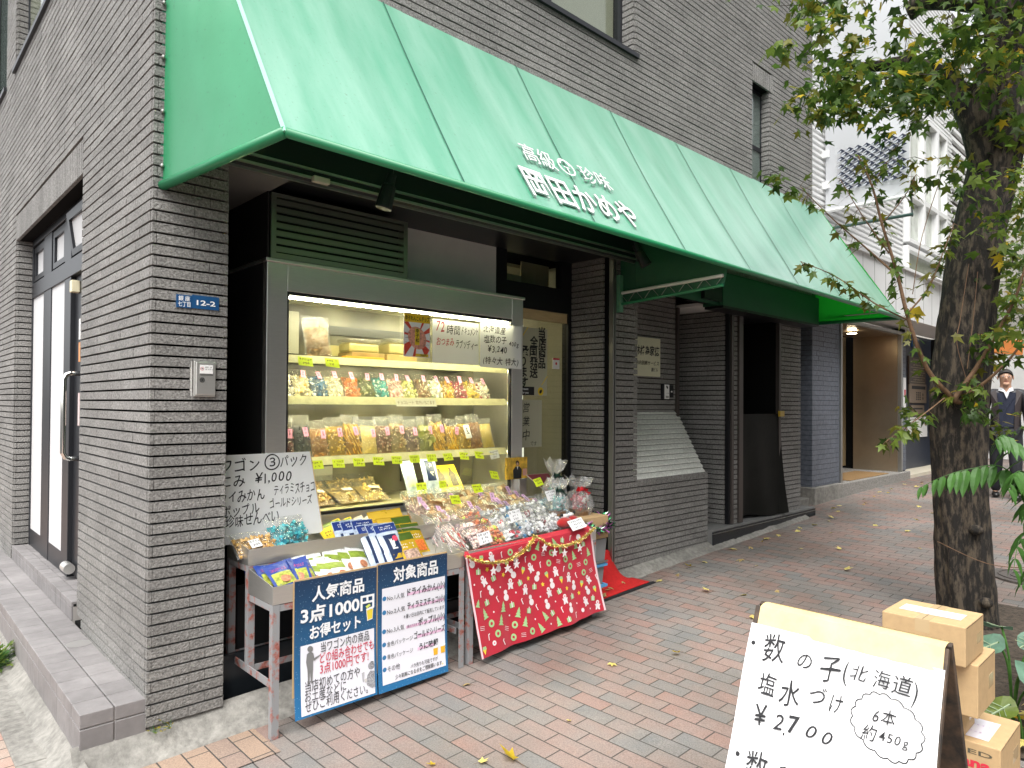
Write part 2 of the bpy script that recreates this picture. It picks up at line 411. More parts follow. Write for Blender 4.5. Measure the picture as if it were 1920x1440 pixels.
b = B(); b.box((-0.45, -4.36, -0.3), (60, -4.2, 0.005), M('kerb granite', (0.36, 0.35, 0.34), 0.8, var=0.15, vs=40)); structure(b, 'kerb')
sheet('road', -60, 120, -13, -4.36, -0.13, ASPH)
sheet('side_sidewalk', -3.0, -0.45, -4.2, 30, 0.0, PAVEL)
sheet('side_road', -9, -3.0, -13, 40, -0.12, ASPH)
b = B()     # grey slab strip beside the step
y = -0.35
rnd = random.Random(3)
while y < 12:
    ln = 0.6
    b.box((-0.45, y, -0.1), (-0.24, y + ln - 0.006, 0.004 + rnd.uniform(0, .002)), CONC); y += ln
structure(b, 'concrete_strip', bevel=0.004)
b = B()     # tan pavers laid round the corner
b.add([(-0.44, -0.42, gz(-.44) + .004), (0.42, -0.42, gz(.42) + .004), (0.42, -0.13, gz(.42) + .004), (-0.44, -0.13, gz(-.44) + .004)], [(0, 1, 2, 3)], PAVET); structure(b, 'corner_paving')
# rough concrete kerb along the foot of the shop front
def kerb_face(x): return -0.012 if x < 1.6 else -0.012 + 0.17 * min(1, (x - 1.6) / 2.0)
b = B(); xs = [-0.30 + i * 0.06 for i in range(int(7.35 / 0.06))]
def kerbp(u, v):
    x = -0.30 + u * 7.3; f = kerb_face(x); g = gz(x)
    nz = noise.noise(Vector((x * 6, v * 3, 0))) * 0.5 + noise.noise(Vector((x * 19, v * 5, 4))) * 0.3
    hgt = 0.115 if x < 0.5 else max(0.075, 0.115 - 0.03 * (x - .5))
    y = f + 0.02 - v * (0.15 + 0.03 * nz); z = g + hgt * (1 - v) ** 1.25 + 0.006 + 0.018 * nz * (1 - abs(2 * v - 1))
    if v > 0.97: z = g - 0.02
    return (x, y, z)
b.grid(kerbp, 150, 8, CONC); structure(b, 'kerb_mortar', smooth=True)
def kerbl(u, v):
    y = -0.15 + u * 6; nz = noise.noise(Vector((y * 6, v * 3, 9)))
    return (-0.262 - v * (0.10 + 0.03 * nz) , y, gz(-.3) + 0.075 * (1 - v) ** 1.3 + 0.004 + 0.008 * nz * (1 - v) if v < 0.97 else -0.03)
b = B(); b.grid(kerbl, 90, 6, CONC); structure(b, 'step_mortar', smooth=True)

# ------------------------------------------------------------------ the tiled shop building
shop = thing('shop_building', 'grey split-face tiled corner building with dark window frames behind the green awning', 'building', (0, 0, 0))
def tiles(b, org, ud, nd, u0, u1, z0, z1, holes=(), tl=0.227, mat=None, seed=0, zoff=0.019, pitch=0.05, gap=0.0095, dep=0.022):
    mat = mat or TILE; org = Vector(org); ud = Vector(ud); nd = Vector(nd); r = random.Random(seed)
    k = math.ceil((z0 - zoff) / pitch - 1); row = 0
    while True:
        za = zoff + k * pitch + gap / 2; zb = za + pitch - gap; k += 1; row += 1
        if za >= z1: break
        a_, b_ = max(za, z0), min(zb, z1)
        if b_ - a_ < 0.004: continue
        zc = (a_ + b_) / 2
        segs = [(u0, u1)]
        for h in holes:
            if h[2] - 0.002 < zc < h[3] + 0.002:
                ns = []
                for p, q in segs:
                    if h[0] > p: ns.append((p, min(q, h[0])))
                    if h[1] < q: ns.append((max(p, h[1]), q))
                segs = [t for t in ns if t[1] - t[0] > 0.004]
        ph = (tl / 2 if k % 2 else 0) + (0.045 if k % 2 else 0)
        for p, q in segs:
            u = math.floor((p - ph) / tl) * tl + ph
            while u < q:
                s, e = max(u, p), min(u + tl - 0.0025, q); u += tl
                if e - s < 0.006: continue
                d = dep + r.uniform(-.0012, .0014)
                P = lambda uu, zz, dd: org + ud * uu + nd * dd + Vector((0, 0, zz))
                b.add([P(s, a_, 0), P(e, a_, 0), P(e, b_, 0), P(s, b_, 0), P(s, a_, d), P(e, a_, d), P(e, b_, d), P(s, b_, d)],
                      [(4, 5, 6, 7), (0, 1, 5, 4), (1, 2, 6, 5), (2, 3, 7, 6), (3, 0, 4, 7)], mat)
def soldier(b, org, ud, nd, u0, u1, z0, z1, dep=0.0225, w=0.05):
    org = Vector(org); ud = Vector(ud); nd = Vector(nd); n = max(1, round((u1 - u0) / w)); s = (u1 - u0) / n
    for i in range(n):
        a, e = u0 + i * s + .004, u0 + (i + 1) * s - .004
        P = lambda uu, zz, dd: org + ud * uu + nd * dd + Vector((0, 0, zz))
        b.add([P(a, z0, 0), P(e, z0, 0), P(e, z1, 0), P(a, z1, 0), P(a, z0, dep), P(e, z0, dep), P(e, z1, dep), P(a, z1, dep)],
              [(4, 5, 6, 7), (0, 1, 5, 4), (1, 2, 6, 5), (2, 3, 7, 6), (3, 0, 4, 7)], TILE)
X1 = 6.89; TOP = 7.2
# backing masonry (dark grout seen in the joints)
b = B()
b.box((0, 0.0, 0.0), (0.303, 0.30, 2.8), GROUT)                       # corner pier
W1 = (1.4, 3.55, 4.36, 6.3); W2 = (5.49, 5.89, 3.6, 4.83)
def backing(b, x0, x1, z0, z1, holes, th=0.10):
    us = sorted({x0, x1, *[h[0] for h in holes], *[h[1] for h in holes]}); zs = sorted({z0, z1, *[h[2] for h in holes], *[h[3] for h in holes]})
    for a, c in zip(us, us[1:]):
        for p, q in zip(zs, zs[1:]):
            if any(h[0] <= a and c <= h[1] and h[2] <= p and q <= h[3] for h in holes): continue
            yield a, c, p, q
for a, c, p, q in backing(b, 0, X1, 2.8, TOP, [W1, W2]): b.box((a, 0, p), (c, 0.25, q), GROUT)
D1 = (1.30, 3.66, 0.25, 2.90); V1 = (1.9, 3.83, 4.38, 6.4); V2 = (4.32, 5.6, 4.38, 6.4)
for a, c, p, q in backing(b, 0.30, 11, 0, 2.8, [D1]): b.box((0, a, p), (0.25, c, q), GROUT)
for a, c, p, q in backing(b, 0.25, 11, 2.8, TOP, [D1, V1, V2]): b.box((0, a, p), (0.25, c, q), GROUT)
b.box((X1 - .25, 0.25, 2.8), (X1, 11, TOP), GROUT); b.box((0.25, 10.7, 0), (X1, 11, TOP), GROUT); b.box((0.25, 0.25, TOP - .2), (X1 - .25, 10.7, TOP - .1), GROUT)
b.box((3.457, 0.17, 0.0), (3.80, 4.0, 2.8), GROUT)                     # pier right of the shop front
b.box((3.80, 0.17, 0.0), (4.945, 0.50, 0.92), GROUT); b.box((3.80, 0.50, 0.0), (4.945, 4.0, 2.8), GROUT)
b.box((5.372, 0.17, 0.30), (5.60, 4.0, 2.8), GROUT); b.box((6.42, 0.17, 0.1), (6.99, 4.0, 2.8), GROUT)
b.box((4.945, 2.2, 0.0), (5.372, 2.3, 2.8), GROUT)
b.done('wall_backing', shop)
b = B()
tiles(b, (0, 0, 0), (1, 0, 0), (0, -1, 0), -0.019, 0.315, 0.115, 2.8, seed=1, tl=0.232)                      # pier, street face
tiles(b, (0.303, 0, 0), (0, 1, 0), (1, 0, 0), 0.0, 0.30, 0.115, 2.8, seed=2)
tiles(b, (0, 0, 0), (1, 0, 0), (0, -1, 0), -0.019, X1 + .019, 2.8, TOP, [(W1[0], W1[1], W1[2], W1[3]), (W2[0], W2[1], W2[2], W2[3] + .17)], seed=3)
b.done('front_tiling', shop)
b = B()
tiles(b, (0, 0, 0), (0, 1, 0), (-1, 0, 0), 0.0, 9.5, 0.02, TOP, [(D1[0], D1[1], 0.0, D1[3] + .2), V1, V2, (-1, 1.46, -1, .222), (1.2, 3.7, -1, .34)], seed=4)
soldier(b, (0, 0, 0), (0, 1, 0), (-1, 0, 0), D1[0], D1[1], D1[3], D1[3] + 0.2, w=0.047)
soldier(b, (0.0, 0, 0), (0, 1, 0), (0, 0, 0), D1[0], D1[1], D1[3], D1[3] + .01)
tiles(b, (0, D1[1], 0), (1, 0, 0), (0, -1, 0), -0.012, 0.10, 0.33, 2.9, seed=5)                              # reveal of the side door
tiles(b, (0, V1[1], 0), (1, 0, 0), (0, -1, 0), -0.012, 0.08, 4.38, 6.4, seed=6)
b.done('side_tiling', shop)
b = B()
soldier(b, (0, 0, 0), (1, 0, 0), (0, -1, 0), W2[0], W2[1] + .05, W2[3], W2[3] + .17, w=0.047)
tiles(b, (W1[1], 0, 0), (0, 1, 0), (-1, 0, 0), -0.012, 0.11, W1[2], W1[3], seed=7); tiles(b, (W2[1], 0, 0), (0, 1, 0), (-1, 0, 0), -0.012, 0.16, W2[2], W2[3], seed=8)
# entrance side
tiles(b, (0, 0.17, 0), (1, 0, 0), (0, -1, 0), 3.50, 3.822, 0.14, 2.8, seed=9)
tiles(b, (3.50, 0.17, 0), (0, 1, 0), (-1, 0, 0), -0.012, 0.02, 0.14, 2.8, seed=10)
tiles(b, (0, 0.17, 0), (1, 0, 0), (0, -1, 0), 3.822, 4.957, 0.10, 0.885, seed=11); soldier(b, (0, .17, 0), (1, 0, 0), (0, -1, 0), 3.822, 4.957, 0.885, 0.93, w=0.047)
tiles(b, (4.945, 0.17, 0), (0, 1, 0), (1, 0, 0), 0, 0.33, 0.3, 0.9, seed=12)
tiles(b, (0, 0.50, 0), (1, 0, 0), (0, -1, 0), 3.80, 4.90, 1.5, 2.8, seed=13)
tiles(b, (3.457, 0.17, 0), (0, 1, 0), (-1, 0, 0), 0.04, 0.42, 0.14, 2.8, seed=14)                            # reveal beside the shop door
tiles(b, (5.372, 0.17, 0), (0, 1, 0), (-1, 0, 0), 0.03, 1.8, 0.38, 2.8, seed=15)
tiles(b, (0, 0.17, 0), (1, 0, 0), (0, -1, 0), 5.43, 5.52, 0.38, 2.5, seed=16)
tiles(b, (0, 0.17, 0), (1, 0, 0), (0, -1, 0), 6.45, 7.0, 0.37, 2.55, seed=17)
tiles(b, (6.99, .17, 0), (0, 1, 0), (1, 0, 0), -.012, 1.0, 0.37, 2.8, seed=18)
b.done('entrance_tiling', shop)
b = B()     # sloped tiled ledge beside the entrance: sawtooth courses
n = 13
for i in range(n):
    t0, t1 = i / n, (i + 1) / n
    y0, y1 = 0.166 + 0.322 * t0, 0.166 + 0.322 * t1; z0, z1 = 0.93 + 0.592 * t0, 0.93 + 0.592 * t1
    x = 3.822 + (0.11 if i % 2 else 0)
    while x > 3.822: x -= 0.227
    while x < 4.94:
        a, e = max(3.822, x), min(4.943, x + 0.2245); x += 0.227
        if e - a < .01: continue
        b.add([(a, y0, z0), (e, y0, z0), (e, y0 + .006, z0 + .012), (a, y0 + .006, z0 + .012), (e, y1 + .012, z1 - .004), (a, y1 + .012, z1 - .004), (a, y1 + .02, z0), (e, y1 + .02, z0)],
              [(0, 1, 2, 3), (3, 2, 4, 5), (1, 7, 4, 2), (0, 3, 5, 6)], TILEB)
b.prism([(3.82, .19, .9), (3.82, .52, 1.5), (3.82, .52, .9)], (1.122, 0, 0), GROUT)
b.done('sloped_ledge', shop)
# lower floor slab of the shop niche, its dark tiled base, ceiling box and shutter rails
DKT = M('black base tile', (0.018, 0.022, 0.026), 0.25, var=0.2, vs=5)
b = B()
for i in range(10): b.box((0.32 + i * .315, 0.13, 0.0), (0.632 + i * .315, 0.16, 0.30), DKT)
b.box((0.303, 0.16, 0.0), (3.457, 4.0, 0.16), M('shop floor', (0.12, 0.11, 0.10), 0.5)); b.done('niche_base', shop)
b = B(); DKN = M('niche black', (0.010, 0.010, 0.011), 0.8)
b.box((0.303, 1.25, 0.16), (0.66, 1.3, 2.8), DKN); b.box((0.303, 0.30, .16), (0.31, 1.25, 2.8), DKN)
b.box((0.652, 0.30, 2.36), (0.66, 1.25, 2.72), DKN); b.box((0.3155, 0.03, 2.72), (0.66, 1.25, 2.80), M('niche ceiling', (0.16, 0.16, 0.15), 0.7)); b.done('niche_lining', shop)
b = B()
b.box((0.3155, -0.10, 2.70), (3.50, -0.02, 2.98), BLACKM); b.box((0.3155, -0.019, 2.80), (3.50, 0.56, 2.98), BLACKM); b.box((0.66, 0.03, 2.765), (3.455, 0.558, 2.798), BLACKM)
for y, z in ((-0.113, 2.70), (-0.113, 2.742), (-0.06, 2.687)): b.box((0.30, y, z), (3.50, y + .0125, z + .0125), ALU)
b.done('shutter_box', shop)
b = B()
for x, wd in ((3.462, .014), (3.492, .008)):
    b.box((x, 0.125, 0.14), (x + wd, 0.168, 2.79), ALU)
b.box((3.476, 0.14, 0.14), (3.492, 0.168, 2.79), BLACKM); b.done('shutter_rail', shop)
# upstairs windows
def window(name_, plane, u0, u1, z0, z1, mats, mull=(), sill=True, axis='x', rail=None, fr=0.045, slit=None, thin=False):
    """axis 'x': window in a wall facing the street at depth y=plane; axis 'y': in the side wall at x=plane"""
    Pb = (lambda u, d, z: (u, plane + d, z)) if axis == 'x' else (lambda u, d, z: (plane + d, u, z))
    def bx(b, ua, ub, da, db, za, zb, m):
        p, q = Pb(ua, da, za), Pb(ub, db, zb)
        b.box(tuple(min(i, j) for i, j in zip(p, q)), tuple(max(i, j) for i, j in zip(p, q)), m)
    b = B()
    if axis == 'y' or thin:
        Pb0 = Pb; fr = .03; Pb = lambda u, d, z: Pb0(u, d * .2, z)
    bx(b, u0, u0 + fr, 0, .06, z0, z1, DARKF); bx(b, u1 - fr, u1, 0, .06, z0, z1, DARKF)
    bx(b, u0 + fr, u1 - fr, 0, .06, z0, z0 + fr, DARKF); bx(b, u0 + fr, u1 - fr, 0, .06, z1 - fr, z1, DARKF)
    for m in mull: bx(b, m - .03, m + .03, 0.004, .056, z0 + fr, z1 - fr, DARKF)
    if rail: bx(b, u0 + fr, u1 - fr, .006, .05, rail - .022, rail + .022, DARKF)
    fo = b.done('window', shop)
    edges = [u0 + fr] + [x for m in mull for x in (m - .03, m + .03)] + [u1 - fr]
    for i in range(0, len(edges), 2):
        b = B(); bx(b, edges[i], edges[i + 1], .028, .034, z0 + fr, z1 - fr, mats[i // 2 % len(mats)]); b.done('pane', fo)
        b = B(); bx(b, edges[i], edges[i + 1], .075, .08, z0 + fr, z1 - fr, mats[(i // 2) % len(mats)] if slit is None else slit[(i // 2) % len(slit)]); b.done('blind', fo)
    if sill:
        b = B(); bx(b, u0 - .02, u1 + .02, (-plane - .045) * (1 if axis == 'x' else 5), 0.0, z0 - .035, z0, DARKF); b.done('sill', fo)
    return fo
BLIND = M('beige roller blind', (0.55, 0.50, 0.38), 0.8, var=0.04, vs=3); GREYB = M('grey blind', (0.36, 0.38, 0.38), 0.7, var=0.1, vs=4)
WPANE = glassy('upper window glass', (0.86, 0.9, 0.88), 0.95)
window('w', 0.10, W1[0], W1[1], W1[2] + .03, W1[3], [WPANE], mull=(2.66,), slit=[GREYB, BLIND])
window('w', 0.07, W2[0], W2[1] - .0, W2[2], W2[3], [WPANE], rail=4.23, sill=False, slit=[GREYB], thin=True)
window('w', 0.06, V1[0], V1[1], V1[2] + .02, V1[3], [WPANE], mull=(2.9,), axis='y', slit=[BLIND, BLIND])
window('w', 0.06, V2[0], V2[1], V2[2] + .02, V2[3], [WPANE], mull=(4.85,), axis='y', slit=[BLIND, GREYB])
# side entrance: frames, frosted panels, transom lights, glass door with a pull handle
b = B(); FX = 0.10
for y0, y1, d in ((3.60, 3.66, .01), (2.84, 3.13, .01), (2.17, 2.37, .01)): b.box((FX - d, y0, 0.36), (FX + .10, y1, 2.90), DARKF)
b.box((FX - .016, 1.30, 2.42), (FX + .09, 3.60, 2.54), DARKF); b.box((FX - .016, 1.30, 2.85), (FX + .09, 3.60, 2.90), DARKF)
for y0, y1 in ((3.13, 3.60), (2.37, 2.84)): b.box((FX - .006, y0, .36), (FX + .07, y1, .50), DARKF)
b.done('door_frame', shop, bevel=.003)
for y0, y1 in ((3.13, 3.60), (2.37, 2.84)):
    b = B(); b.box((FX - .002, y0, .50), (FX + .012, y1, 2.42), FROST); b.done('frosted_panel', shop)
for y0, y1, tilt in ((3.13, 3.60, 0), (2.37, 2.84, 0), (1.30, 2.17, .045)):
    b = B()
    def sx(z): return FX - .004 + tilt * (1 - (z - 2.54) / .31)
    for a, c, p, q in ((y0 + .02, y0 + .07, 2.56, 2.84), (y1 - .07, y1 - .02, 2.56, 2.84), (y0 + .07, y1 - .07, 2.56, 2.60), (y0 + .07, y1 - .07, 2.79, 2.84)):
        b.add([(sx(p) - tilt, a, p), (sx(p) - tilt, c, p), (sx(q) - tilt * 1, c, q), (sx(q) - tilt, a, q), (sx(p) + .04 - tilt, a, p), (sx(p) + .04 - tilt, c, p), (sx(q) + .04 - tilt, c, q), (sx(q) + .04 - tilt, a, q)],
              [(0, 1, 2, 3), (4, 5, 6, 7), (0, 1, 5, 4), (1, 2, 6, 5), (2, 3, 7, 6), (3, 0, 4, 7)], DARKF)
    t_ = b.done('transom_window', shop)
    b = B(); b.add([(sx(2.6) + .018 - tilt, y0 + .07, 2.6), (sx(2.6) + .018 - tilt, y1 - .07, 2.6), (sx(2.79) + .018 - tilt, y1 - .07, 2.79), (sx(2.79) + .018 - tilt, y0 + .07, 2.79)], [(0, 1, 2, 3)], FROST); b.done('pane', t_)
dr = None
b = B(); b.box((FX + .02, 1.98, .38), (FX + .06, 2.17, 2.42), DARKF); b.box((FX + .02, 1.30, .38), (FX + .06, 1.40, 2.42), DARKF); b.box((FX + .02, 1.40, .38), (FX + .06, 1.98, .56), DARKF); b.box((FX + .02, 1.40, 2.30), (FX + .06, 1.98, 2.42), DARKF)
dr = b.done('glass_door', shop, bevel=.002)
b = B(); b.box((FX + .035, 1.40, .56), (FX + .045, 1.98, 2.30), PANE); b.done('pane', dr)
b = B(); b.tube([(FX + .02, 2.02, 1.18), (FX - .03, 2.02, 1.18), (FX - .055, 2.02, 1.19), (FX - .07, 2.02, 1.22), (FX - .07, 2.02, 1.71), (FX - .055, 2.02, 1.74), (FX - .03, 2.02, 1.75), (FX + .02, 2.02, 1.75)], .017, CHROME, 12); b.done('door_handle', dr, smooth=True)
b = B(); b.box((FX - .03, 2.04, 2.30), (FX + .02, 2.10, 2.38), CREAM); b.done('door_sensor', dr, bevel=.004)
b = B(); b.cyl((FX - .02, 2.16, .44), (FX - .02, 2.04, .44), .035, STEEL, 16); b.done('floor_hinge', dr, smooth=False)
b = B()
for z0, z1, m in ((1.98, 2.12, WHITE), (1.83, 1.96, M('orange sticker', (.7, .3, .12), .6)), (1.40, 1.62, M('white red sticker', (.75, .6, .58), .6))): b.box((FX + .016, 2.00, z0), (FX + .0195, 2.04, z1), m)
b.done('door_sticker', dr)
# tiled side step in two levels
STT = M('grey step tile', (0.235, 0.222, 0.22), 0.55, var=0.12, vs=14, island=0.10, bump=0.12, bs=90, dirt=0.2)
STG = M('step joint', (0.30, 0.28, 0.26), 0.9)
b = B(); g = .004
b.box((-0.262, -0.002, -0.05), (-0.013, 11, 0.236), STG); b.box((-0.012, 1.452, 0.2), (0.2, 3.655, 0.352), STG)
y = -0.008; k = 0
while y < 8:
    ln = 0.152
    b.box((-0.270, y, 0.19), (-0.142, y + ln - g, 0.25), STT); b.box((-0.138, y, 0.19), (-0.0125, y + ln - g, 0.25), STT)
    b.box((-0.2695, y, 0.065), (-0.255, y + ln - g, 0.186), STT); b.box((-0.2695, y, -.05), (-0.255, y + ln - g, 0.061), STT)
    y += ln
for x0, x1 in ((-0.27, -0.142), (-0.138, -0.013)):
    b.box((x0, -0.0095, 0.065), (x1, 0.001, 0.186), STT); b.box((x0, -.0095, -.05), (x1, .001, .061), STT)
y = 1.452
while y < 3.6:
    e = min(y + .148, 3.655); b.box((-0.02, y, 0.33), (0.055, e - g, 0.365), STT); b.box((0.059, y, 0.33), (0.20, e - g, 0.362), STT); b.box((-0.0195, y, .252), (-.008, e - g, .327), STT); y += .152
b.done('tiled_step', shop, bevel=.0035)
b = B(); b.disc((-0.075, 0.98, 0.2515), 0.062, (0, 0, 1), M('drain cover', (.33, .32, .31), .4, .4), 24); b.done('drain_cover', shop)
# entrance slab, passage, doorway with channels, dark inside
b = B(); SLAB = M('slate slab', (0.17, 0.17, 0.165), 0.6, var=0.15, vs=6)
for i in range(4): b.box((4.96 + i * .58, 0.10, 0.2), (4.96 + i * .58 + .576, 2.2, 0.375), SLAB)
b.box((4.957, 0.092, 0.15), (7.28, 0.099, 0.358), DKT); b.box((4.957, 0.086, .335), (7.28, .0995, .341), ALU); b.done('entrance_slab', shop)
b = B(); BRZ = M('bronze channel', (0.085, 0.072, 0.066), 0.45, 0.5)
b.box((4.905, .455, .38), (4.943, .50, 2.53), BRZ); b.box((5.358, .15, .38), (5.385, .19, 2.52), BLACKM); b.box((5.388, .135, .38), (5.43, .165, 2.52), BRZ)
b.box((5.52, .125, .38), (5.60, .168, 2.52), BRZ); b.box((6.41, .125, .38), (6.452, .168, 2.54), BRZ); b.box((5.60, .60, .38), (5.66, .68, 2.5), BLACKM); b.box((6.35, .60, .38), (6.42, .68, 2.5), BLACKM); b.box((5.66, .6, 2.3), (6.35, .68, 2.5), BLACKM)
b.done('doorway_channel', shop)
b = B(); b.box((4.945, .16, 2.53), (5.372, 1.6, 2.56), WHITE); b.done('passage_ceiling', shop)
b = B(); b.box((5.60, .12, 2.50), (6.42, .6, 2.53), BLACKM); b.box((5.62, .95, .376), (6.40, 1.0, 2.5), DKN); b.done('doorway_lining', shop)
GRN_DARK = M('green signband', (0.018, 0.10, 0.05), 0.5, var=0.1, vs=3)
b = B(); b.box((4.862, -.06, 2.50), (7.0, .15, 2.80), GRN_DARK); b.box((4.55, -.055, 2.53), (4.86, .15, 2.80), BLACKM); b.box((4.86, -.063, 2.475), (7.0, .13, 2.498), BLACKM); b.done('signband', shop)
# far-right dark slot between the buildings
b = B(); LV = M('dark louvre', (0.02, 0.022, 0.028), 0.6)
for i in range(11): b.box((7.05 + i * .08, .62, .45), (7.09 + i * .08, .68, 2.9), LV)
b.box((7.02, .7, .3), (8.0, .74, 3.2), DKN); b.done('louvre_gap', shop)
# plain building row across the street (behind the camera, closes the street as in any Ginza lane)
OPP = M('opposite facade', (.22, .215, .21), .7, var=.15, vs=.4); ob = thing('street_building', 'plain grey building row across the street, with dark strip windows', 'building', (20, -13.2, 0))
b = B(); b.box((-5, -24, -.1), (60, -13.2, 15), OPP); b.done('wall', ob)
b = B()
for k in range(4):
    for j in range(21): b.box((-4 + j * 3, -13.2, 1.2 + k * 3.4), (-1.9 + j * 3, -13.16, 3.2 + k * 3.4), DARKF)
b.done('window', ob)

# ------------------------------------------------------------------ shop interior and glass door
CEILW = M('interior wall', (0.42, 0.40, 0.31), 0.7, var=0.08, vs=3); WOOD = M('pale wood', (0.62, 0.46, 0.25), 0.5, var=0.12, vs=6, stretch=(1, 1, 6))
b = B(); b.box((0.70, 3.2, 0.16), (3.44, 3.25, 2.75), CEILW); b.box((3.42, .60, .16), (3.455, 3.2, 2.75), CEILW); b.box((.70, .86, 2.72), (3.44, 3.2, 2.75), CEILW); b.box((0.66, .9, .16), (.70, 3.2, 2.75), CEILW); b.done('interior_room', shop)
b = B(); LAMP = M('shop lamp', (1.0, 0.86, 0.60), 0.5, emit=9.0); b.box((1.3, 1.6, 2.69), (3.1, 1.72, 2.715), LAMP); b.done('ceiling_lamp', shop)
b = B(); b.box((2.66, 2.0, .16), (3.40, 2.3, 1.0), WOOD)
for z in (1.3, 1.65, 2.0): b.box((2.62, 2.9, z), (3.42, 3.19, z + .03), WOOD)
b.done('interior_shelf', shop)
b = B(); rr = random.Random(5)
for z in (1.03, 1.33, 1.68, 2.03):
    x = 2.66
    while x < 3.35:
        wv = rr.uniform(.06, .13); h = rr.uniform(.1, .24)
        b.box((x, 2.95 if z > 1.1 else 2.05, z), (x + wv - .01, 3.15 if z > 1.1 else 2.2, z + h), M('goods %d' % rr.randint(0, 5), (rr.uniform(.15, .6), rr.uniform(.12, .5), rr.uniform(.04, .25)), .6)); x += wv
b.done('interior_goods', shop)
b = B()
b.box((2.57, .55, 2.33), (3.455, .62, 2.53), BLACKM); b.box((2.57, .55, 2.77), (3.455, .62, 2.80), BLACKM); b.box((2.57, .55, 2.53), (2.68, .62, 2.77), BLACKM); b.box((3.31, .55, 2.53), (3.455, .62, 2.77), BLACKM)
b.box((3.395, .55, .16), (3.455, .62, 2.33), BLACKM)
ff = b.done('front_frame', shop)
b = B(); b.box((2.68, .58, 2.53), (3.31, .586, 2.77), PANE); b.done('transom_pane', ff)
b = B(); b.box((2.68, .70, 2.5), (2.98, .71, 2.62), CREAM); b.box((2.98, .70, 2.5), (3.31, .71, 2.74), M('brown card', (.42, .33, .2), .7)); b.done('transom_card', ff)
b = B(); b.box((.66, .56, 2.34), (1.555, .575, 2.80), DKN); b.box((1.56, .555, 2.34), (2.57, .575, 2.80), M('pale panel', (.82, .82, .80), .4, var=.03)); b.done('white_panel', ff)
b = B(); b.box((2.615, .57, .16), (3.395, .576, 2.25), glassy('door glass', (.9, .92, .85), .93)); gd = b.done('glass_pane', ff)
b = B(); b.box((2.615, .565, 2.25), (3.395, .60, 2.33), WOOD); b.done('door_header', ff)
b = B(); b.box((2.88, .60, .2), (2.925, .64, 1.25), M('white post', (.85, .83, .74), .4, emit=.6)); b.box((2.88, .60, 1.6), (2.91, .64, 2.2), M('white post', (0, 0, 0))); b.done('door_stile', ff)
# ------------------------------------------------------------------ awning
def awning_mat(nm, c0, c1, coat, sheen, tr=.05):
    m = bpy.data.materials.new(nm); m.use_nodes = True; t = m.node_tree; p = t.nodes['Principled BSDF']; out = t.nodes['Material Output']
    tc = t.nodes.new('ShaderNodeTexCoord')
    mp = t.nodes.new('ShaderNodeMapping'); mp.inputs['Scale'].default_value = (3.0, 0.5, 0.5); L(t, tc.outputs['Object'], mp.inputs['Vector'])
    n = t.nodes.new('ShaderNodeTexNoise'); n.inputs['Scale'].default_value = 1.6; n.inputs['Detail'].default_value = 9; n.inputs['Roughness'].default_value = .62; L(t, mp.outputs[0], n.inputs['Vector'])
    r = t.nodes.new('ShaderNodeValToRGB'); r.color_ramp.elements[0].position = .36; r.color_ramp.elements[1].position = .66
    r.color_ramp.elements[0].color = (*c0, 1); r.color_ramp.elements[1].color = (*c1, 1)
    L(t, n.outputs['Fac'], r.inputs['Fac'])
    n2 = t.nodes.new('ShaderNodeTexNoise'); n2.inputs['Scale'].default_value = 70; n2.inputs['Detail'].default_value = 4; L(t, tc.outputs['Object'], n2.inputs['Vector'])
    r2 = t.nodes.new('ShaderNodeValToRGB'); r2.color_ramp.elements[0].position = .24; r2.color_ramp.elements[1].position = .36; r2.color_ramp.elements[0].color = (.55, .55, .55, 1); r2.color_ramp.elements[1].color = (1, 1, 1, 1); L(t, n2.outputs['Fac'], r2.inputs['Fac'])
    mx = t.nodes.new('ShaderNodeMix'); mx.data_type = 'RGBA'; mx.blend_type = 'MULTIPLY'; mx.inputs['Factor'].default_value = 1
    L(t, r.outputs[0], mx.inputs['A']); L(t, r2.outputs[0], mx.inputs['B']); L(t, mx.outputs['Result'], p.inputs['Base Color'])
    rr = t.nodes.new('ShaderNodeMapRange'); rr.inputs['To Min'].default_value = .30; rr.inputs['To Max'].default_value = .5; L(t, n.outputs['Fac'], rr.inputs['Value']); L(t, rr.outputs[0], p.inputs['Roughness'])
    p.inputs['Specular IOR Level'].default_value = 0.8; p.inputs['Coat Weight'].default_value = coat; p.inputs['Coat Roughness'].default_value = .22; p.inputs['Coat IOR'].default_value = 1.7; p.inputs['Sheen Weight'].default_value = sheen; p.inputs['Sheen Roughness'].default_value = .4; p.inputs['Sheen Tint'].default_value = (.85, 1, .93, 1)
    n3 = t.nodes.new('ShaderNodeTexNoise'); n3.inputs['Scale'].default_value = 5; n3.inputs['Detail'].default_value = 3; L(t, tc.outputs['Object'], n3.inputs['Vector'])
    b_ = t.nodes.new('ShaderNodeBump'); b_.inputs['Strength'].default_value = .12; b_.inputs['Distance'].default_value = .02; L(t, n3.outputs['Fac'], b_.inputs['Height']); L(t, b_.outputs[0], p.inputs['Normal'])
    tl = t.nodes.new('ShaderNodeBsdfTranslucent'); tl.inputs['Color'].default_value = (0.02, 0.50, 0.10, 1)
    mix = t.nodes.new('ShaderNodeMixShader'); mix.inputs[0].default_value = tr
    L(t, p.outputs[0], mix.inputs[1]); L(t, tl.outputs[0], mix.inputs[2]); L(t, mix.outputs[0], out.inputs['Surface'])
    return m
